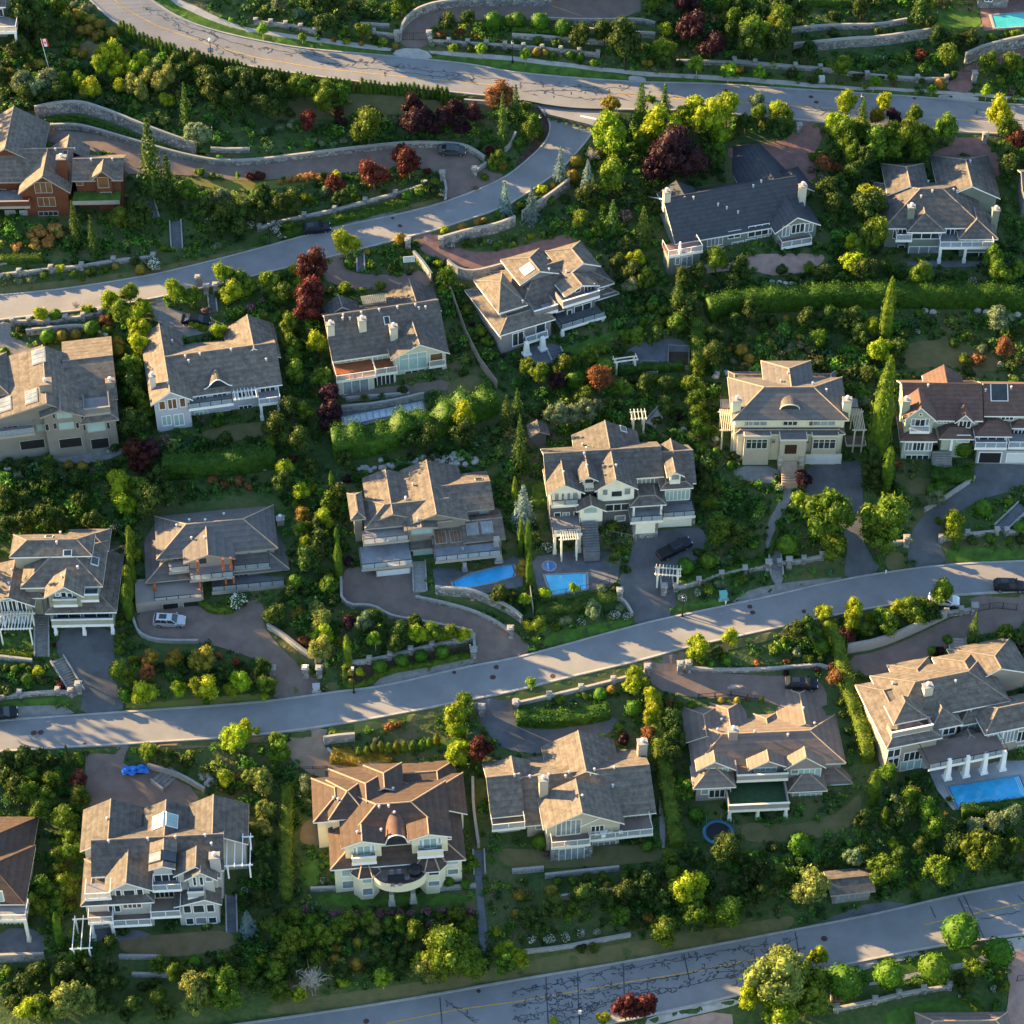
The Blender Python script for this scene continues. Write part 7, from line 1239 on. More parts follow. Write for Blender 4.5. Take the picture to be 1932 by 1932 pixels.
# ---------------------------------------------------------------- hedges
def hedge(P, wd, h, label, col=(.05,.11,.011), rough_=.25, name='hedge'):
    W_ = resamp([tuple(at(*p)) for p in smooth(P, 1)], .5); W_ = np.array([(x, y, hz(x, y)) for x, y, z in W_]); o = W_[0]; A = W_-o; T_ = np.gradient(A[:, :2], axis=0); T_ /= np.linalg.norm(T_, axis=1)[:, None]+1e-9; Nn = np.stack([-T_[:, 1], T_[:, 0]], 1)
    g = np.random.default_rng(int(P[0][0])); L_ = np.linalg.norm(A[1:]-A[:-1], axis=1).sum(); n = int(min(26000, L_*(wd+2*h)*26)); i = g.integers(0, len(A)-1, n); f = g.random(n); c = A[i]*(1-f)[:, None]+A[i+1]*f[:, None]; nn = Nn[i]
    s = g.random(n)*(wd+2*h); wob = np.sin((i+f)*.35)*.12+np.sin((i+f)*.9+1)*.08; hh = h*(1+wob*rough_*2); top = s < wd; off = np.where(top, s-wd/2, np.where(s < wd+h, wd/2, -wd/2))*(1+wob*rough_); zz = np.where(top, hh, np.where(s < wd+h, (s-wd)/h, (s-wd-h)/h)*hh)
    Pp = np.stack([c[:, 0]+nn[:, 0]*off, c[:, 1]+nn[:, 1]*off, c[:, 2]+zz], 1)+g.normal(size=(n, 3))*.07*(1+rough_*2); N3 = np.stack([nn[:, 0]*np.sign(off)*(~top), nn[:, 1]*np.sign(off)*(~top), top*1.], 1); Q = leaves(Pp, N3, .13, g, .45)
    V, F_ = [], []
    for a in range(len(A)):
        w_ = wd*.46; hh_ = h*.95*(1+(math.sin(a*.35)*.12+math.sin(a*.9+1)*.08)*rough_*2)
        for sx, zz_ in ((-1, -.3), (-.98, hh_*.9), (-.75, hh_), (.75, hh_), (.98, hh_*.9), (1, -.3)): V.append((A[a][0]+Nn[a][0]*w_*sx, A[a][1]+Nn[a][1]*w_*sx, A[a][2]+zz_))
    for a in range(len(A)-1):
        for b in range(5): F_.append((a*6+b, (a+1)*6+b, (a+1)*6+b+1, a*6+b+1))
    F_ += [(0, 1, 2, 3), (0, 3, 4, 5)]; e = (len(A)-1)*6; F_ += [(e+3, e+2, e+1, e), (e+5, e+4, e+3, e)]
    me = mesh_quads(name, Q, [FOL], None, (np.array(V), np.array(F_))); ob = bpy.data.objects.new(name, me); COL.objects.link(ob); ob.location = o; ob.color = (*col, 1); tag(ob, label, 'hedge')
    for x, y, z in W_: j, i_ = int((y-GY0)/GS), int((x-GX0)/GS); k = int(wd/2/GS); CLEAR[max(0, j-k):j+k+1, max(0, i_-k):i_+k+1] = True
for a in (([(1335,600),(1385,583),(1450,578),(1600,573),(1700,570),(1853,572),(1945,578)],2.8,3.4,'very long broad clipped hedge crossing the upper right gardens',(.05,.115,.01)),
 ([(1313,625),(1316,660),(1318,697)],2.2,3.,'upright hedge left of the big evergreens in the middle',(.05,.115,.01)),
 ([(628,858),(700,845),(780,825),(850,803),(905,778),(932,765)],3.8,4.,'thick laurel hedge below the covered pool',(.06,.13,.012),.9),
 ([(310,893),(400,888),(483,878),(520,872)],3,3.,'thick dark hedge below the lilac house garden'),
 ([(893,1237),(800,1256),(725,1269),(690,1291),(652,1302),(650,1262)],.8,.7,'narrow low hedge edging the bed and parking bay',(.09,.14,.014)),
 ([(543,1500),(541,1600),(541,1705)],1.6,2.2,'tall narrow hedge left of the brown-roofed house',(.09,.15,.014)),
 ([(1238,1380),(1250,1440),(1258,1500),(1265,1540),(1276,1600)],2,2.4,'sinuous hedge between the tan house and the taupe house',(.09,.15,.014),.6),
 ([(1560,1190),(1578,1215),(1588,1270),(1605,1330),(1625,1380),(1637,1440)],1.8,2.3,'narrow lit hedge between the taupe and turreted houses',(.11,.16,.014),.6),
 ([(975,1358),(1030,1363),(1100,1357),(1148,1347)],2.2,1.6,'dark hedge above the curved grey drive'),
 ([(1812,1536),(1870,1531),(1945,1522)],1.6,1.4,'dark hedge along the lower side of the rectangular pool'),
 ([(966,61),(1042,64)],1,1,'clipped hedge under the topmost drive',(.07,.14,.015)),
 ([(530,447),(600,427),(700,403),(770,383)],1.3,1,'dark hedge above the parked black car'),
 ([(1010,1153),(1080,1143),(1160,1123)],2.2,.8,'broad sloping ground hedge below the square pool',(.06,.11,.015),.6),
 ([(1755,898),(1800,902),(1832,898)],2.8,1.2,'square hedge beside the porch of the pale sage house'),
 ([(1280,1100),(1380,1080),(1445,1062)],1.8,.7,'low hedge on the bank right of the arbour',(.06,.12,.014)),
 ([(1166,704),(1230,700),(1290,695)],1.3,1.2,'clipped box hedge of the kitchen garden'),
 ([(625,1426),(680,1434),(738,1430)],2.6,.8,'golden flowering hedge above the brown-roofed house',(.22,.17,.02),.7),
 ([(1507,8),(1560,8),(1630,12)],1.6,1.3,'olive hedge near the top edge'),
 ([(1020,920),(1020,960)],3,1.2,'squared hedge beside the blue spruce',(.07,.14,.015)),
 ([(1465,1010),(1452,1050)],.8,.7,'thin hedge along the garden path'),
 ([(1815,1880),(1850,1905),(1855,1935)],.8,.7,'low box hedge left of the bottom right path'),
 ([(1880,1890),(1875,1935)],.8,.7,'low box hedge right of the bottom right path'),
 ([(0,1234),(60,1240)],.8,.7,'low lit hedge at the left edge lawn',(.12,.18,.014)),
 ([(380,1140),(400,1155),(440,1153)],1.,.9,'small hedge round the brown house stair planter',(.09,.15,.014)),
 ([(85,228),(150,224),(220,250),(270,270)],.9,.5,'thin planting strip between the two driveway stone walls'),
 ([(0,494),(80,490)],1.6,1,'dark hedge at the left edge above the road')): hedge(*a)
# ---------------------------------------------------------------- cars
def orient(p, yaw):
    e = .8; n = Vector((hz(p.x-e, p.y)-hz(p.x+e, p.y), hz(p.x, p.y-e)-hz(p.x, p.y+e), 2*e)).normalized(); f = Vector((math.cos(yaw), math.sin(yaw), 0)); f = (f-n*f.dot(n)).normalized(); s = n.cross(f)
    return Matrix((f, s, n)).transposed()
cgl = mat('car glass', (.02,.025,.03), .06, .05, 1, spec=.8); tyre = mat('tyre rubber', (.015,.015,.015), .8, .1, 1); rim = mat('alloy rim', (.5,.5,.5), .3, .05, 1, metal=.8); hl = mat('headlight', (.6,.6,.62), .1, .05, 1); tl = mat('tail light', (.35,.01,.01), .2, .05, 1)
def car(u, v, yaw, kind, col, label, name='parked_car', metal=.3):
    L_, H = {'sedan': (4.7, 1.42), 'suv': (4.75, 1.68), 'pickup': (5.7, 1.8)}[kind]; p = at(u, v, H*.45); r = bpy.data.objects.new(name, None); COL.objects.link(r); CLEAR[inpoly([(p.x+2.6*math.cos(q), p.y+2.6*math.sin(q)) for q in np.linspace(0, 6.28, 13)[:-1]])] = True; r.matrix_world = Matrix.Translation(p+Vector((0, 0, .12))) @ orient(p, R(yaw)).to_4x4()
    tag(r, label, 'car' if kind != 'pickup' else 'pickup truck', 'cars parked on the hillside'); pm = mat('paint '+label[:14], col, .25, .03, 1, metal=metal, spec=.6)
    S = {'sedan': [(-.5,.5,.72,.78),(-.47,.28,.95,.88),(-.33,.2,.98,.92),(0,.18,.93,.93),(.22,.18,.95,.92),(.4,.22,.86,.88),(.47,.28,.72,.82),(.5,.4,.6,.7)],
         'suv': [(-.5,.5,.95,.84),(-.48,.28,1.08,.9),(-.33,.24,1.1,.94),(0,.24,1.06,.95),(.22,.24,1.06,.93),(.4,.28,.98,.9),(.47,.32,.86,.84),(.5,.45,.7,.74)],
         'pickup': [(-.5,.6,1.05,.9),(-.49,.4,1.12,.94),(-.33,.35,1.12,.96),(0,.33,1.1,.97),(.22,.33,1.15,.95),(.4,.35,1.1,.92),(.48,.4,1.0,.88),(.5,.5,.85,.8)]}[kind]
    mb = MB(); rings = []
    for x, zb, zt, hw in S:
        hw *= .97; rings.append([(x*L_, -hw, zb+.08), (x*L_, -hw*1.0, zt*.72), (x*L_, -hw*.9, zt), (x*L_, hw*.9, zt), (x*L_, hw, zt*.72), (x*L_, hw, zb+.08), (x*L_, hw*.85, zb), (x*L_, -hw*.85, zb)])
    for a, b in zip(rings[:-1], rings[1:]):
        for i in range(8): j = (i+1) % 8; mb.poly([a[i], b[i], b[j], a[j]])
    mb.poly(rings[0]); mb.poly(rings[-1][::-1]); bd = mb.obj('body', pm, r); 
    zt = 1.0*{'sedan': .93, 'suv': 1.06, 'pickup': 1.12}[kind]; G = {'sedan': (-.4,-.22,.1,.27), 'suv': (-.475,-.38,.1,.26), 'pickup': (-.12,-.09,.16,.27)}[kind]; x0, x1, x2, x3 = [k*L_ for k in G]; hb, ht = .82, .63
    lo = [(x0, -hb, zt-.04), (x3, -hb, zt-.04), (x3, hb, zt-.04), (x0, hb, zt-.04)]; hi = [(x1, -ht, H-.05), (x2, -ht, H-.05), (x2, ht, H-.05), (x1, ht, H-.05)]; mb = MB()
    for i in range(4): j = (i+1) % 4; mb.poly([lo[i], lo[j], hi[j], hi[i]])
    mb.obj('windows', cgl, r); mb = MB(); m_ = [(x1+.1, -ht+.06, H), (x2-.12, -ht+.06, H), (x2-.12, ht-.06, H), (x1+.1, ht-.06, H)]; mb.poly(m_)
    for i in range(4): j = (i+1) % 4; mb.poly([hi[i], hi[j], m_[j], m_[i]])
    for sx, (a, b) in enumerate(((lo[0], hi[0]), (lo[1], hi[1]), (lo[2], hi[2]), (lo[3], hi[3]))): mb.bar(a, b, .05)
    for k in (-1, 1):
        for f in (.33, .62) if kind != 'pickup' else (.5,): mb.bar((x0+(x3-x0)*f, k*hb, zt-.04), (x1+(x2-x1)*f, k*ht, H-.05), .035)
    mb.obj('roof', pm, r)
    if kind == 'suv': MB().box(x1+.4, x1+1.5, -.4, .4, H+.003, H+.02).obj('sunroof', cgl, r)
    if kind == 'pickup': MB().box(-.47*L_, -.14*L_, -.75, .75, 1.13, 1.16).obj('bed_cover', tyre, r)
    for sx in (-.31, .31):
        for k in (-1, 1):
            t = MB(); rw = .34 if kind != 'pickup' else .39; c = (sx*L_, k*.86, rw); t.bar((c[0], c[1]-.11, c[2]), (c[0], c[1]+.11, c[2]), rw, 0, 16); w_ = t.obj('wheel', tyre, r); t = MB(); t.bar((c[0], c[1]+k*.1, c[2]), (c[0], c[1]+k*.125, c[2]), rw*.62, 0, 10); t.obj('rim', rim, w_)
    zf = S[-2][2]
    for k in (-1, 1): MB().box(.468*L_, .497*L_, k*.52-.16, k*.52+.16, zf*.78, zf*.98).obj('headlight', hl, r); MB().box(-.502*L_, -.478*L_, k*.62-.14, k*.62+.14, zf*.85, zf*1.08).obj('tail_light', tl, r)
    for k in (-1, 1): MB().box(.2*L_, .24*L_, k*1.02-.08, k*1.02+.08, zt-.02, zt+.14).obj('mirror', pm, r)
car(853,283,-2,'sedan',(.06,.07,.08),'dark grey sedan on the timber house driveway by the stone wall')
car(597,429,9,'suv',(.015,.018,.025),'black hatchback in the lay-by under the dark hedge'); car(370,603,-4,'sedan',(.01,.012,.016),'black sedan half hidden by bushes above the lilac grey house')
car(320,1169,-3,'suv',(.55,.57,.6),'silver sport utility car with sunroof on the brown curved drive',metal=.6); car(1272,1033,31,'pickup',(.012,.014,.022),'black pickup truck standing aslant before the cream garages','pickup_truck')
car(1905,1105,-3,'suv',(.008,.014,.03),'glossy navy sport utility car on the middle road at the right edge'); car(1512,1288,-3,'suv',(.008,.012,.022),'navy estate car tucked behind the taupe tiled roof')
car(3,1342,8,'suv',(.012,.014,.018),'black off-roader in the parking bay at the left edge'); car(820,1460,-8,'sedan',(.01,.012,.016),'black car behind the chocolate brown roof'); car(1780,1130,-6,'sedan',(.7,.7,.7),'white car mostly hidden under shrubs by the middle road')
# ---------------------------------------------------------------- street lamps, poles, small things
lampg = mat('frosted lamp glass', (.75,.75,.7), .4, .03, 1)
def lamp(u, v, h, label, boxy=False, banners=False):
    p = at(u, v); r = empty('street_lamp', tuple(p), 0, label, 'street lamp', 'street lamps of the neighbourhood'); MB().lathe([(.2, -.1), (.2, .4), (.09, .6), (.06, h)], 8).obj('pole', iron, r)
    if boxy: MB().box(-.2, .2, -.2, .2, h, h+.4).obj('lamp_head', mat('pale lamp head', (.5,.5,.48), .5, .1, 1), r)
    else: MB().lathe([(.08, h), (.2, h+.1), (.24, h+.35), (.12, h+.55)], 10).obj('globe', lampg, r); MB().lathe([(.26, h+.35), (.12, h+.58), (.04, h+.72), (0, h+.85)], 10).obj('finial', iron if not banners else white, r)
    if banners:
        for k in (-1, 1): MB().box(k*.1, k*.5, -.02, .02, h-2.2, h-1.2).obj('banner', mat('grey banner', (.35,.4,.45), .7, .1, 1), r)
lamp(399,112,3.6,'lamp post with two grey banners beside the cedar row',banners=True); lamp(510,462,4.2,'dark lamp post left of the black parked hatchback'); lamp(1019,262,4.2,'lamp post at the planted corner of the road junction'); lamp(967,118,3.8,'lamp post on the top verge in front of the pillared wall')
lamp(668,1308,5.0,'lamp post in the mulch bed inside the low hedge corner',boxy=True); lamp(1287,1182-18,4.,'lamp post on the grass below the white arbour'); lamp(1093,1940,3.4,'box-headed lamp post at the bottom edge',boxy=True); lamp(1623,215,3.4,'lamp post behind the golden conifer on the upper road')
p = at(95,139); r = empty('flagpole', tuple(p), 0, 'white flagpole flying a red and white maple leaf flag among the left trees', 'flagpole'); r.rotation_euler = (0, R(-6), 0)
MB().lathe([(.06, 0), (.04, 7), (0, 7.1)], 8).obj('pole', white, r); fl = MB(); fl.box(.04, .3, -.01, .01, 5.4, 6.9, 0); fl.box(.3, .8, -.01, .01, 5.4, 6.9, 1); fl.box(.8, 1.06, -.01, .01, 5.4, 6.9, 0)
lf = [(0,-.38),(.03,-.2),(.2,-.22),(.15,-.12),(.3,.02),(.22,.05),(.25,.18),(.13,.14),(.1,.2),(.06,.1),(.07,.3),(0,.4)]; lf2 = lf+[(-x, y) for x, y in lf[::-1][1:-1]]
for s_ in (-1, 1): fl.poly([(.55+x*.6, s_*.014, 6.15+y) for x, y in (lf2 if s_ < 0 else lf2[::-1])], 0)
fl.obj('flag', [mat('flag red', (.6,.02,.02), .7, .05, 1), white], r)
# basketball hoop
p = at(772,517); r = empty('basketball_hoop', tuple(p), R(8), 'basketball hoop with clear backboard beside the straight stone wall', 'basketball hoop'); MB().box(-.4,.4,-.3,.5,0,.3).obj('base', iron, r); MB().bar((0,.2,.3),(0,.2,3.),.07).bar((0,.2,2.9),(0,-.5,3.2),.05).obj('pole', iron, r)
MB().box(-.9,.9,-.6,-.55,2.9,4.0).obj('backboard', mat('backboard', (.4,.45,.48), .2, .05, 1), r); mb = MB()
for a, b in (((-.9,2.9),(.9,2.9)),((-.9,4),(.9,4)),((-.9,2.9),(-.9,4)),((.9,2.9),(.9,4))): mb.bar((a[0],-.61,a[1]),(b[0],-.61,b[1]),.04)
mb.obj('frame', white, r); mb = MB(); [mb.bar((.23*math.cos(i*.524),-.85+.23*math.sin(i*.524),3.05),(.23*math.cos((i+1)*.524),-.85+.23*math.sin((i+1)*.524),3.05),.015) for i in range(12)]; mb.obj('rim', rust, r)
# trampoline
p = at(1355,1574,.5); CLEAR[inpoly([(p.x+2.8*math.cos(q), p.y+2.8*math.sin(q)) for q in np.linspace(0, 6.28, 13)[:-1]])] = True; r = empty('trampoline', tuple(p), 0, 'round blue-rimmed trampoline on the brown lawn beside the taupe house', 'trampoline'); MB().lathe([(1.75,.85),(1.75,.9),(0,.88)],32).obj('mat', mat('trampoline mat', (.012,.014,.02), .8, .1, 1), r)
MB().lathe([(2.2,.8),(2.2,.92),(1.75,.93),(1.75,.86)],32).obj('pad', mat('blue pad', (.03,.12,.2), .6, .1, 1), r); mb = MB()
for i in range(6): a = i*math.pi/3+.3; x, y = 2.2*math.cos(a), 2.2*math.sin(a); MB().bar((x,y,-.3),(x,y,2.5),.035,0,6).obj('leg', mat('blue grey tube', (.1,.17,.22), .4, .1, 1), r)
# blue tarp, utility boxes
p = at(256,1457); r = empty('covered_equipment', tuple(p), .1, 'crumpled bright blue tarpaulin over equipment on the pale driveway', 'tarp'); g = random.Random(3); mb = MB(); n = 9
G = [[(-1.9+3.8*i/n+g.gauss(0,.1), -.7+1.4*j/4+g.gauss(0,.12)-.2*abs(i-n/2)/n, (1.0+g.gauss(0,.16))*(1 if 0 < j < 4 and 0 < i < n else .35+.2*g.random())) for i in range(n+1)] for j in range(5)]
for j in range(4):
    for i in range(n): mb.poly([G[j][i], G[j][i+1], G[j+1][i+1], G[j+1][i]])
mb.obj('tarpaulin', mat('blue tarpaulin', (.02,.17,.6), .35, .12, 2), r); MB().box(-1.3,1.3,-.4,.4,0,.85).obj('load', iron, r)
def ubox(u, v, s, col, label, cat='utility box', name='utility_box'):
    p = at(u, v); r = empty(name, tuple(p), R(8), label, cat); m = mat('paint '+label[:12], col, .6, .08, 1); MB().box(-s/2,s/2,-s*.4,s*.4,0,s*.85).obj('cabinet', m, r); MB().box(-s/2-.05,s/2+.05,-s*.4-.05,s*.4+.05,s*.85,s*.93).obj('lid', m, r); MB().box(-s*.7,s*.7,-s*.6,s*.6,-.2,.02).obj('plinth', conc, r)
ubox(1364,1127,1.1,(.15,.42,.4),'turquoise utility cabinet on the verge right of the arbour'); ubox(1550,152,.9,(.45,.55,.5),'pale green utility box on the pavement top right'); ubox(294,503,1.,(.35,.6,.62),'pale turquoise box under the white flowering bush'); ubox(597,1301,1.,(.4,.42,.45),'grey service lid box beside the brown drive mouth'); ubox(891,1105+25,.4,(.3,.15,.1),'small dark red lantern box on the staircase pillar')
# bollard marker posts
for u, v, lb in ((1671,1113-30,'small white bollard at the kerb between two drives'),(882,1349-16,'white marker post leaning on the road edge'),(887,1263-40,'white marker stake in the driveway corner bed'),(1369,1141,'short white bollard at the right end of the grass')):
    p = at(u, v); MB().lathe([(.1,-.05),(.1,.6),(.13,.62),(.09,.8),(0,.82)],10).obj('bollard', white); o = bpy.context.scene.objects[-1] if 0 else COL.objects[-1]; o.location = p; tag(o, lb, 'bollard')
# arbour by the pickup drive
def arbour(u, v, yaw, sx, sy, h, label, m=trc, rafters=8, gable=False):
    p = at(u, v); r = empty('arbour', tuple(p), R(yaw), label, 'arbour')
    for x in (-sx, sx):
        for y in (-sy, sy): MB().box(x-.14,x+.14,y-.14,y+.14,-.3,h).obj('post', m, r)
    mb = MB(); mb.box(-sx-.5,sx+.5,-sy-.06,-sy+.06,h,h+.2).box(-sx-.5,sx+.5,sy-.06,sy+.06,h,h+.2)
    for i in range(rafters): x = -sx-.3+(2*sx+.6)*i/(rafters-1); mb.box(x-.04,x+.04,-sy-.5,sy+.5,h+.2,h+.34)
    mb.obj('rafters', m, r)
arbour(1259,1102,-6,1.5,.7,2.5,'cream garden arbour over the short steps beside the pickup drive'); arbour(1203,810,4,.8,.8,2.8,'pale lattice arbour at the foot of the curving garden steps',rafters=5); arbour(1179,700,12,1.5,.4,2.3,'cream timber swing frame in the kitchen garden',rafters=2)
# raised beds
for u, v, a, b, lb in ((1225,695,1.4,1.2,'small raised bed with a bright shrub in the kitchen garden'),(1280,675,1.7,2.4,'tall raised bed frame beside the upright hedge')):
    p = at(u, v); r = empty('raised_bed', tuple(p), R(-4), lb, 'planter'); mb = MB(); mb.box(-a,a,-b,-b+.12,-.4,.4).box(-a,a,b-.12,b,-.1,.7).box(-a,-a+.12,-b+.12,b-.12,-.3,.5).box(a-.12,a,-b+.12,b-.12,-.3,.5).obj('frame', trg, r); MB().box(-a+.12,a-.12,-b+.12,b-.12,-.3,.3).obj('soil', mulch, r)
# boulders
g = random.Random(9); bl = []
def boulder(u, v, s, label, group):
    mb = MB(); seg = 8; rr_ = [[s*(.42+g.random()*.16)*math.sin(math.pi*(j+.01)/4.02) for i in range(seg)] for j in range(5)]
    for j in range(5):
        for i in range(seg): a = 2*math.pi*i/seg; mb.v.append((rr_[j][i]*math.cos(a), rr_[j][i]*math.sin(a), s*.36*math.cos(math.pi*j/4)+s*.15))
    for j in range(4):
        for i in range(seg): i2 = (i+1) % seg; mb.f.append((j*seg+i, (j+1)*seg+i, (j+1)*seg+i2, j*seg+i2)); mb.m.append(0)
    o = mb.obj('boulder', mat('granite boulder', (.36,.35,.33), .9, .25, 2)); o.location = at(u, v); o.rotation_euler = (0, 0, g.uniform(0, 6)); tag(o, label, 'boulder', group)
for i in range(34): t = i/33; boulder(680+t*160+g.gauss(0,3), 885-t*16+g.gauss(0,4), g.uniform(.7,1.2), 'pale boulder in the rockery line behind the grey contemporary house', 'rockery boulders')
for i in range(22): boulder(840+g.random()*60, 857+g.random()*22, g.uniform(.7,1.4), 'pale boulder in the wide rock bank behind the grey contemporary house', 'rock bank boulders')
for i in range(16): boulder(375+g.random()*40, 1452+g.random()*35, g.uniform(.5,1.), 'loose pale rock on the bank beside the slanting white wall', 'loose rocks by the white wall')
for u, v in ((1457,534),(1470,536),(1482,538),(1495,536),(1505,530),(1745,588),(1760,590),(1845,588),(1860,590),(1920,595),(1353,706),(1350,712),(1370,705),(1280,822),(1290,812),(1350,830),(1352,850),(486,882),(500,884),(15,885)): boulder(u, v, 1.2, 'single garden boulder among the shaded shrubs', 'scattered garden boulders')
# terrace furniture
def chair(par, x, y, z, yaw, m, label, nm='garden_chair', lounge=False):
    r = empty(nm, (0, 0, 0), 0, label, 'chair'); W_ = par.tow((x, y, z)); r.location = tuple(W_); r.rotation_euler = (0, 0, par.yaw+yaw)
    MB().box(-.28,.28,-.28,.28,.4,.46).obj('seat', m, r); MB().box(-.28,.28,.24,.3,.46,.95).obj('backrest', m, r)
    for sx in (-.25, .25):
        for sy in (-.25, .25): MB().bar((sx,sy,0),(sx,sy,.4),.025).obj('leg', m, r)
def table(par, x, y, z, sx, sy, m, label, round_=False):
    r = empty('garden_table', tuple(par.tow((x, y, z))), par.yaw, label, 'table')
    (MB().lathe([(sx,.7),(sx,.75),(0,.76)],16) if round_ else MB().box(-sx,sx,-sy,sy,.7,.75)).obj('tabletop', m, r)
    for a in (-1, 1):
        for b in (-1, 1): MB().bar((a*sx*.6,b*sy*.6,0),(a*sx*.6,b*sy*.6,.7),.03).obj('leg', m, r)
hh, (cx, cy, cz) = ROUND; cx -= .6; table(hh, cx, cy, cz, 1.1, .55, iron, 'black dining table on the round terrace')
for i, (dx, dy, a, t) in enumerate(((-.5,-.95,math.pi,'front left'),(.5,-.95,math.pi,'front right'),(-.5,.95,0,'back left'),(.5,.95,0,'back right'),(-1.5,0,math.pi/2,'left end'),(1.5,0,-math.pi/2,'right end'))): chair(hh, cx+dx, cy+dy, cz, a, mat('grey mesh', (.2,.2,.22), .6, .1, 1), f'grey chair at the {t} of the black table on the round terrace')
r = empty('closed_parasol', tuple(hh.tow((cx+2.6, cy+1.2, cz))), 0, 'black covered barbecue beside the table on the round terrace', 'barbecue'); r.name = 'covered_barbecue'; MB().lathe([(.9,.0),(1.0,.7),(.7,1.1),(0,1.25)],12).obj('cover', iron, r)
hh = LAST19; q = hh.loc((690, 470), -1.0); z_ = hh.loc((690,540),-1.8)[2]+.02
table(hh, q[0], -.9, z_, .6, .6, white, 'round white patio table on the tan house terrace', True)
for i, (dx, dy, a, t) in enumerate(((-.9,-.2,math.pi/2,'left of'),(.9,-.1,-math.pi/2,'right of'),(-.1,-.6,math.pi,'in front of'),(0,.9,0,'behind'))): chair(hh, q[0]+dx, -.9+dy, z_, a, white, f'white patio chair {t} the round white table')
chair(hh, q[0]+2.4, -1.2, z_, math.pi, white, 'white patio chair standing alone near the glass rail')
# parasols folded
def parasol(u, v, h, lb):
    p = at(u, v); r = empty('folded_parasol', tuple(p+Vector((0, 0, 0))), 0, lb, 'parasol'); MB().bar((0,0,0),(0,0,h),.03).obj('pole', white, r); MB().lathe([(.2,h*.35),(.22,h*.5),(.05,h),(0,h+.05)],8).obj('canopy', white, r)
parasol(330,806,2.4,'folded white parasol on the patio at the left foot of the lilac grey house')
# ---------------------------------------------------------------- unseen trees added outside the frame on the left to throw evening shade
def cloud(name, spots, col, label):
    Qs = []; g = np.random.default_rng(5); base = [crown(21, nl=500, size=.06)[0], crown(22, nl=500, size=.06)[0]]
    for x, y, s in spots:
        a = g.uniform(0, 6.3); c_, s_ = math.cos(a), math.sin(a); Q = base[g.integers(2)]; Rm = np.array(((c_, -s_, 0), (s_, c_, 0), (0, 0, 1.3))); Qs.append(Q@Rm.T*s+np.array((x, y, hz(x, y)-.5)))
    me = mesh_quads(name, np.concatenate(Qs), [FOL]); o = bpy.data.objects.new(name, me); COL.objects.link(o); o.color = (*col, 1); tag(o, label, 'woodland', kind='stuff')
g = random.Random(4); sp = []
for i in range(SHADE_N): 
    y = g.uniform(-75, 190); p = onbase(0, 966); 
    # frame's left border in world x at this y
    lo = [onbase(-45, v) for v in (0, 500, 1000, 1500, 1932)]; xb = np.interp(y, [q[1] for q in lo][::-1], [q[0] for q in lo][::-1]); sp.append((xb-g.uniform(4, 45), y, g.uniform(7, 13)))
cloud('offframe_shade_trees', sp, (.04,.08,.02), 'unseen dark trees added beyond the left edge to cast shade')
# ---------------------------------------------------------------- ground cover (uncountable low planting)
def cover():
    g = np.random.default_rng(8); protos = []
    for s in range(6):
        Q, core = bush(40+s, ncl=4, nl=40, size=.16, h=.8); cv, cf = blob([(0, 0, .2)], [.42], 1, 6); protos.append(Q); 
    for s in range(4): protos.append(bush(60+s, ncl=7, nl=150, size=.085, h=.85)[0])
    nx, ny = len(gx), len(gy); cand = []
    xs = g.uniform(-110, 110, 90000); ys = g.uniform(-75, 215, 90000); d = np.stack([xs, ys, SL*ys], 1)-CP; zc = d@FWD; U_ = 966+F*(d@RGT)/zc; V_ = 966-F*(d@UPV)/zc
    ok = (U_ > -120) & (U_ < 2050) & (V_ > -120) & (V_ < 2050); xs, ys = xs[ok], ys[ok]; i = ((xs-GX0)/GS+.5).astype(int); j = ((ys-GY0)/GS+.5).astype(int); ok = ~CLEAR[j, i]; xs, ys, i, j = xs[ok], ys[ok], i[ok], j[ok]
    dens = .5+.5*np.sin(xs*.13+np.sin(ys*.09)*2)*np.cos(ys*.15+xs*.05); ok = g.random(len(xs)) < .45+.55*dens; xs, ys, i, j = xs[ok][:24000], ys[ok][:24000], i[ok][:24000], j[ok][:24000]
    pal = np.array([(.02,.055,.01),(.035,.095,.014),(.03,.075,.012),(.045,.12,.016),(.06,.13,.018),(.09,.13,.025),(.025,.065,.02),(.1,.09,.03),(.04,.085,.035)]); Qs, T_ = [], []
    reg = (np.sin(xs*.21+1)*np.sin(ys*.17)+1)/2
    C2 = CLEAR.copy()
    for _ in range(3): C2 = C2 | np.roll(C2, 1, 0) | np.roll(C2, -1, 0) | np.roll(C2, 1, 1) | np.roll(C2, -1, 1)
    for k in range(len(xs)):
        Q = protos[k % 6]; big_ = g.random() < .3 and not C2[j[k], i[k]]; s = g.uniform(1.7, 3.2) if big_ else g.uniform(.6, 1.6); Q = protos[6+k % 4] if big_ else Q; a = g.uniform(0, 6.3); c_, s_ = math.cos(a)*s, math.sin(a)*s; Rm = np.array(((c_, -s_, 0), (s_, c_, 0), (0, 0, s*g.uniform(.6, 1.1)))); Qs.append(Q@Rm.T+np.array((xs[k], ys[k], HT[j[k], i[k]]-.1)))
        ci = int((reg[k]*6+g.normal()*1.6)) % 9; T_.append(np.tile(np.r_[pal[ci]*g.uniform(1.2, 2.5), 1], (len(Q)*4, 1)))
    me = mesh_quads('ground_cover', np.concatenate(Qs), [foliage('ground foliage')]); at_ = me.color_attributes.new('tint', 'FLOAT_COLOR', 'POINT'); at_.data.foreach_set('color', np.concatenate(T_).astype(np.float32).ravel())
    o = bpy.data.objects.new('ground_cover', me); COL.objects.link(o); tag(o, 'dense low shrubs and ground cover filling the garden banks', 'ground cover', kind='stuff')
cover()
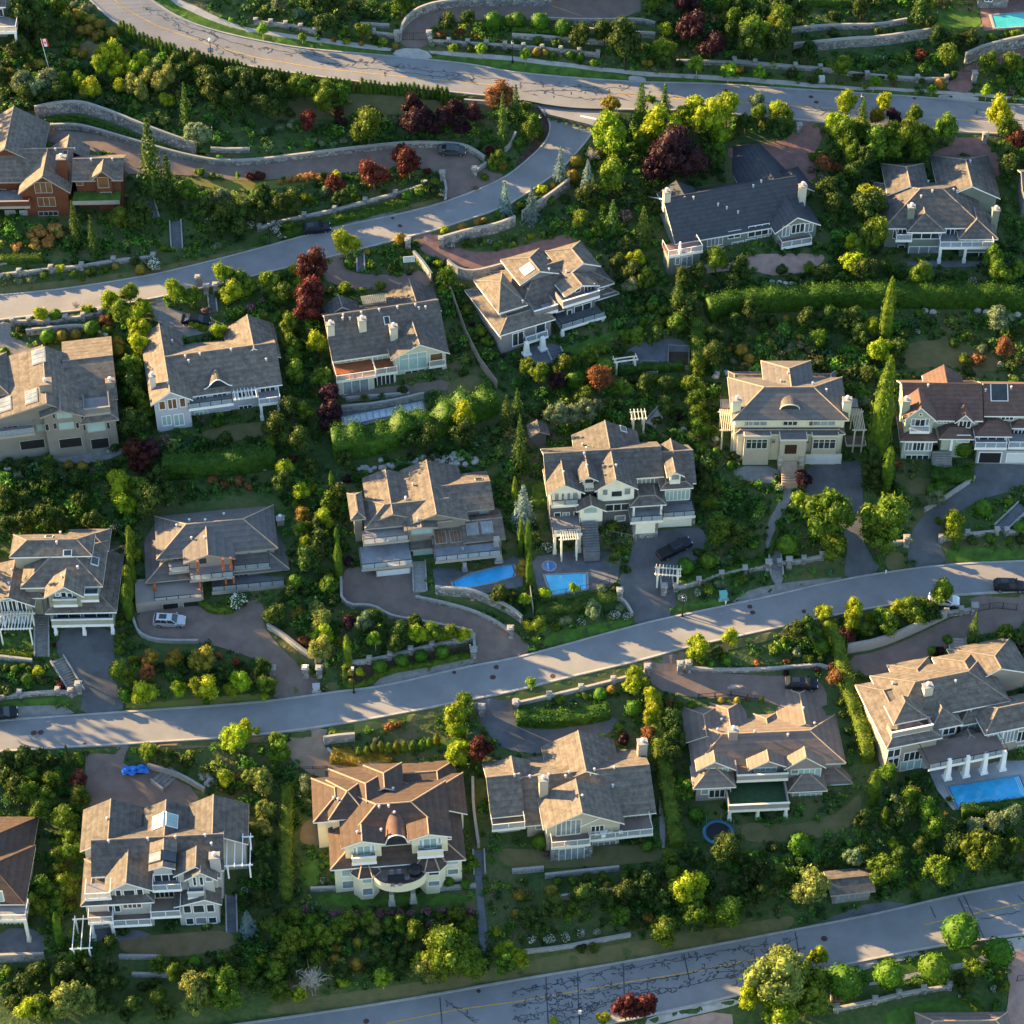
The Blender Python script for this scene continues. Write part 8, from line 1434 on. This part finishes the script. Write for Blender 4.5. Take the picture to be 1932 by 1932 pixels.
# ---------------------------------------------------------------- plant labels: kind, colour, size and the nearest landmark, made single
LM = [(-10,30,'the top left corner deck'),(90,310,'the timber house'),(1390,400,'the slate-roofed house'),(1780,400,'the sage hip-roofed house'),(1035,560,'the mauve house'),(730,640,'the cedar-decked cream house'),(405,690,'the lilac house'),(110,740,'the broad contemporary house'),(1495,790,'the cream stucco house'),(1820,790,'the red-brown roofed house'),(1170,900,'the three-gabled house'),(810,980,'the grey contemporary house'),(405,1040,'the charcoal hip-roofed house'),(110,1100,'the olive house'),(310,1620,'the large pale grey house'),(20,1680,'the lower left edge house'),(735,1570,'the round-terraced house'),(1070,1500,'the tan house'),(1450,1420,'the taupe tiled house'),(1790,1350,'the turreted house'),(915,1090,'the lap pool'),(1065,1100,'the square pool'),(1860,1495,'the rectangular pool'),(1900,38,'the teal pool'),(1355,1570,'the trampoline'),(255,1455,'the blue tarp'),(780,76,'the black top gate'),(1610,1680,'the mailbox shelter'),(1272,1032,'the black pickup'),(320,1168,'the silver car'),(720,785,'the covered pool'),(597,430,'the black hatchback'),(855,283,'the dark grey sedan'),(1905,1105,'the navy road car'),(940,185,'the orange junction tree'),(1080,220,'the road junction'),(600,120,'the upper road'),(1300,170,'the upper road bend'),(200,550,'the side road end'),(1259,1100,'the cream arbour'),(1820,155,'the pink driveway'),(1680,800,'the tall cypress column'),(1600,568,'the long clipped hedge'),(400,1345,'the sunlit road stretch'),(750,1405,'the clipped cones'),(1100,1860,'the cracked road'),(1700,1740,'the lower road'),(1500,1860,'the big sunny bottom tree'),(300,240,'the curved stone walls'),(1880,1150,'the arched iron gate'),(540,1600,'the tall narrow hedge'),(90,115,'the flagpole'),(1225,680,'the kitchen garden')]
def dirw(du, dv):
    if abs(du) > 2.2*abs(dv): return 'right of' if du > 0 else 'left of'
    if abs(dv) > 2.2*abs(du): return 'below' if dv > 0 else 'above'
    return ('below ' if dv > 0 else 'above ')+('right of' if du > 0 else 'left of')
NOUN = dict(leafy_tree='leafy tree', young_tree='young tree', conifer_tree='conifer', columnar_cypress='cypress', round_shrub='round shrub', shrub='shrub', flowering_shrub='shrub', fan_palm='fan palm', bare_tree='tree', maple_tree='tree', golden_shrub='shrub', evergreen_tree='evergreen', evergreen_shrub='evergreen shrub', topiary_tree='ball-shaped topiary tree', dry_grass_tuft='dry grass tuft')
GR = {}
for ob, nm, kd, u, v, W0 in PLANTS:
    du_, lm = min(((((u-a)**2+((v-b)*1.1)**2), (a, b, t)) for a, b, t in LM), key=lambda q: q[0]); size = 'small ' if W0 < 1.5 else ('large ' if W0 > 4.2 else '')
    GR.setdefault((size+CN[kd]+' '+NOUN[nm], dirw(u-lm[0], v-lm[1]), lm[2]), []).append((u, v, ob, nm))
ORD = ['', 'second', 'third', 'fourth', 'fifth', 'sixth', 'seventh', 'eighth', 'ninth', 'tenth', 'eleventh', 'twelfth', 'thirteenth', 'fourteenth', 'fifteenth', 'sixteenth', 'seventeenth', 'eighteenth', 'nineteenth', 'twentieth']
GRP = dict(leafy_tree='leafy trees in the gardens', young_tree='young trees planted in the verges', conifer_tree='conifers in the gardens', columnar_cypress='columnar cypresses', round_shrub='round clipped shrubs', shrub='shrubs in the gardens', flowering_shrub='flowering shrubs', fan_palm='fan palms', bare_tree='bare trees', maple_tree='red and purple maples', golden_shrub='golden shrubs', evergreen_tree='dark evergreens', evergreen_shrub='dark evergreen shrubs', topiary_tree='topiary balls on stems', dry_grass_tuft='dry grass tufts')
for (a, d_, l), it in GR.items():
    it.sort(key=lambda q: q[0]); n = len(it)
    for k, (u, v, ob, nm) in enumerate(it):
        if n == 1: t = f'{a} {d_} {l}'
        elif k == 0: t = f'leftmost {a} {d_} {l}'
        elif k == n-1: t = f'rightmost {a} {d_} {l}'
        else: t = f'{ORD[k] if k < 20 else k+1} {a} from the left, {d_} {l}'
        tag(ob, t, {'topiary_tree': 'topiary', 'fan_palm': 'palm', 'columnar_cypress': 'cypress', 'conifer_tree': 'conifer', 'dry_grass_tuft': 'grass tuft'}.get(nm, 'tree' if nm.endswith('tree') else 'shrub'), GRP[nm])
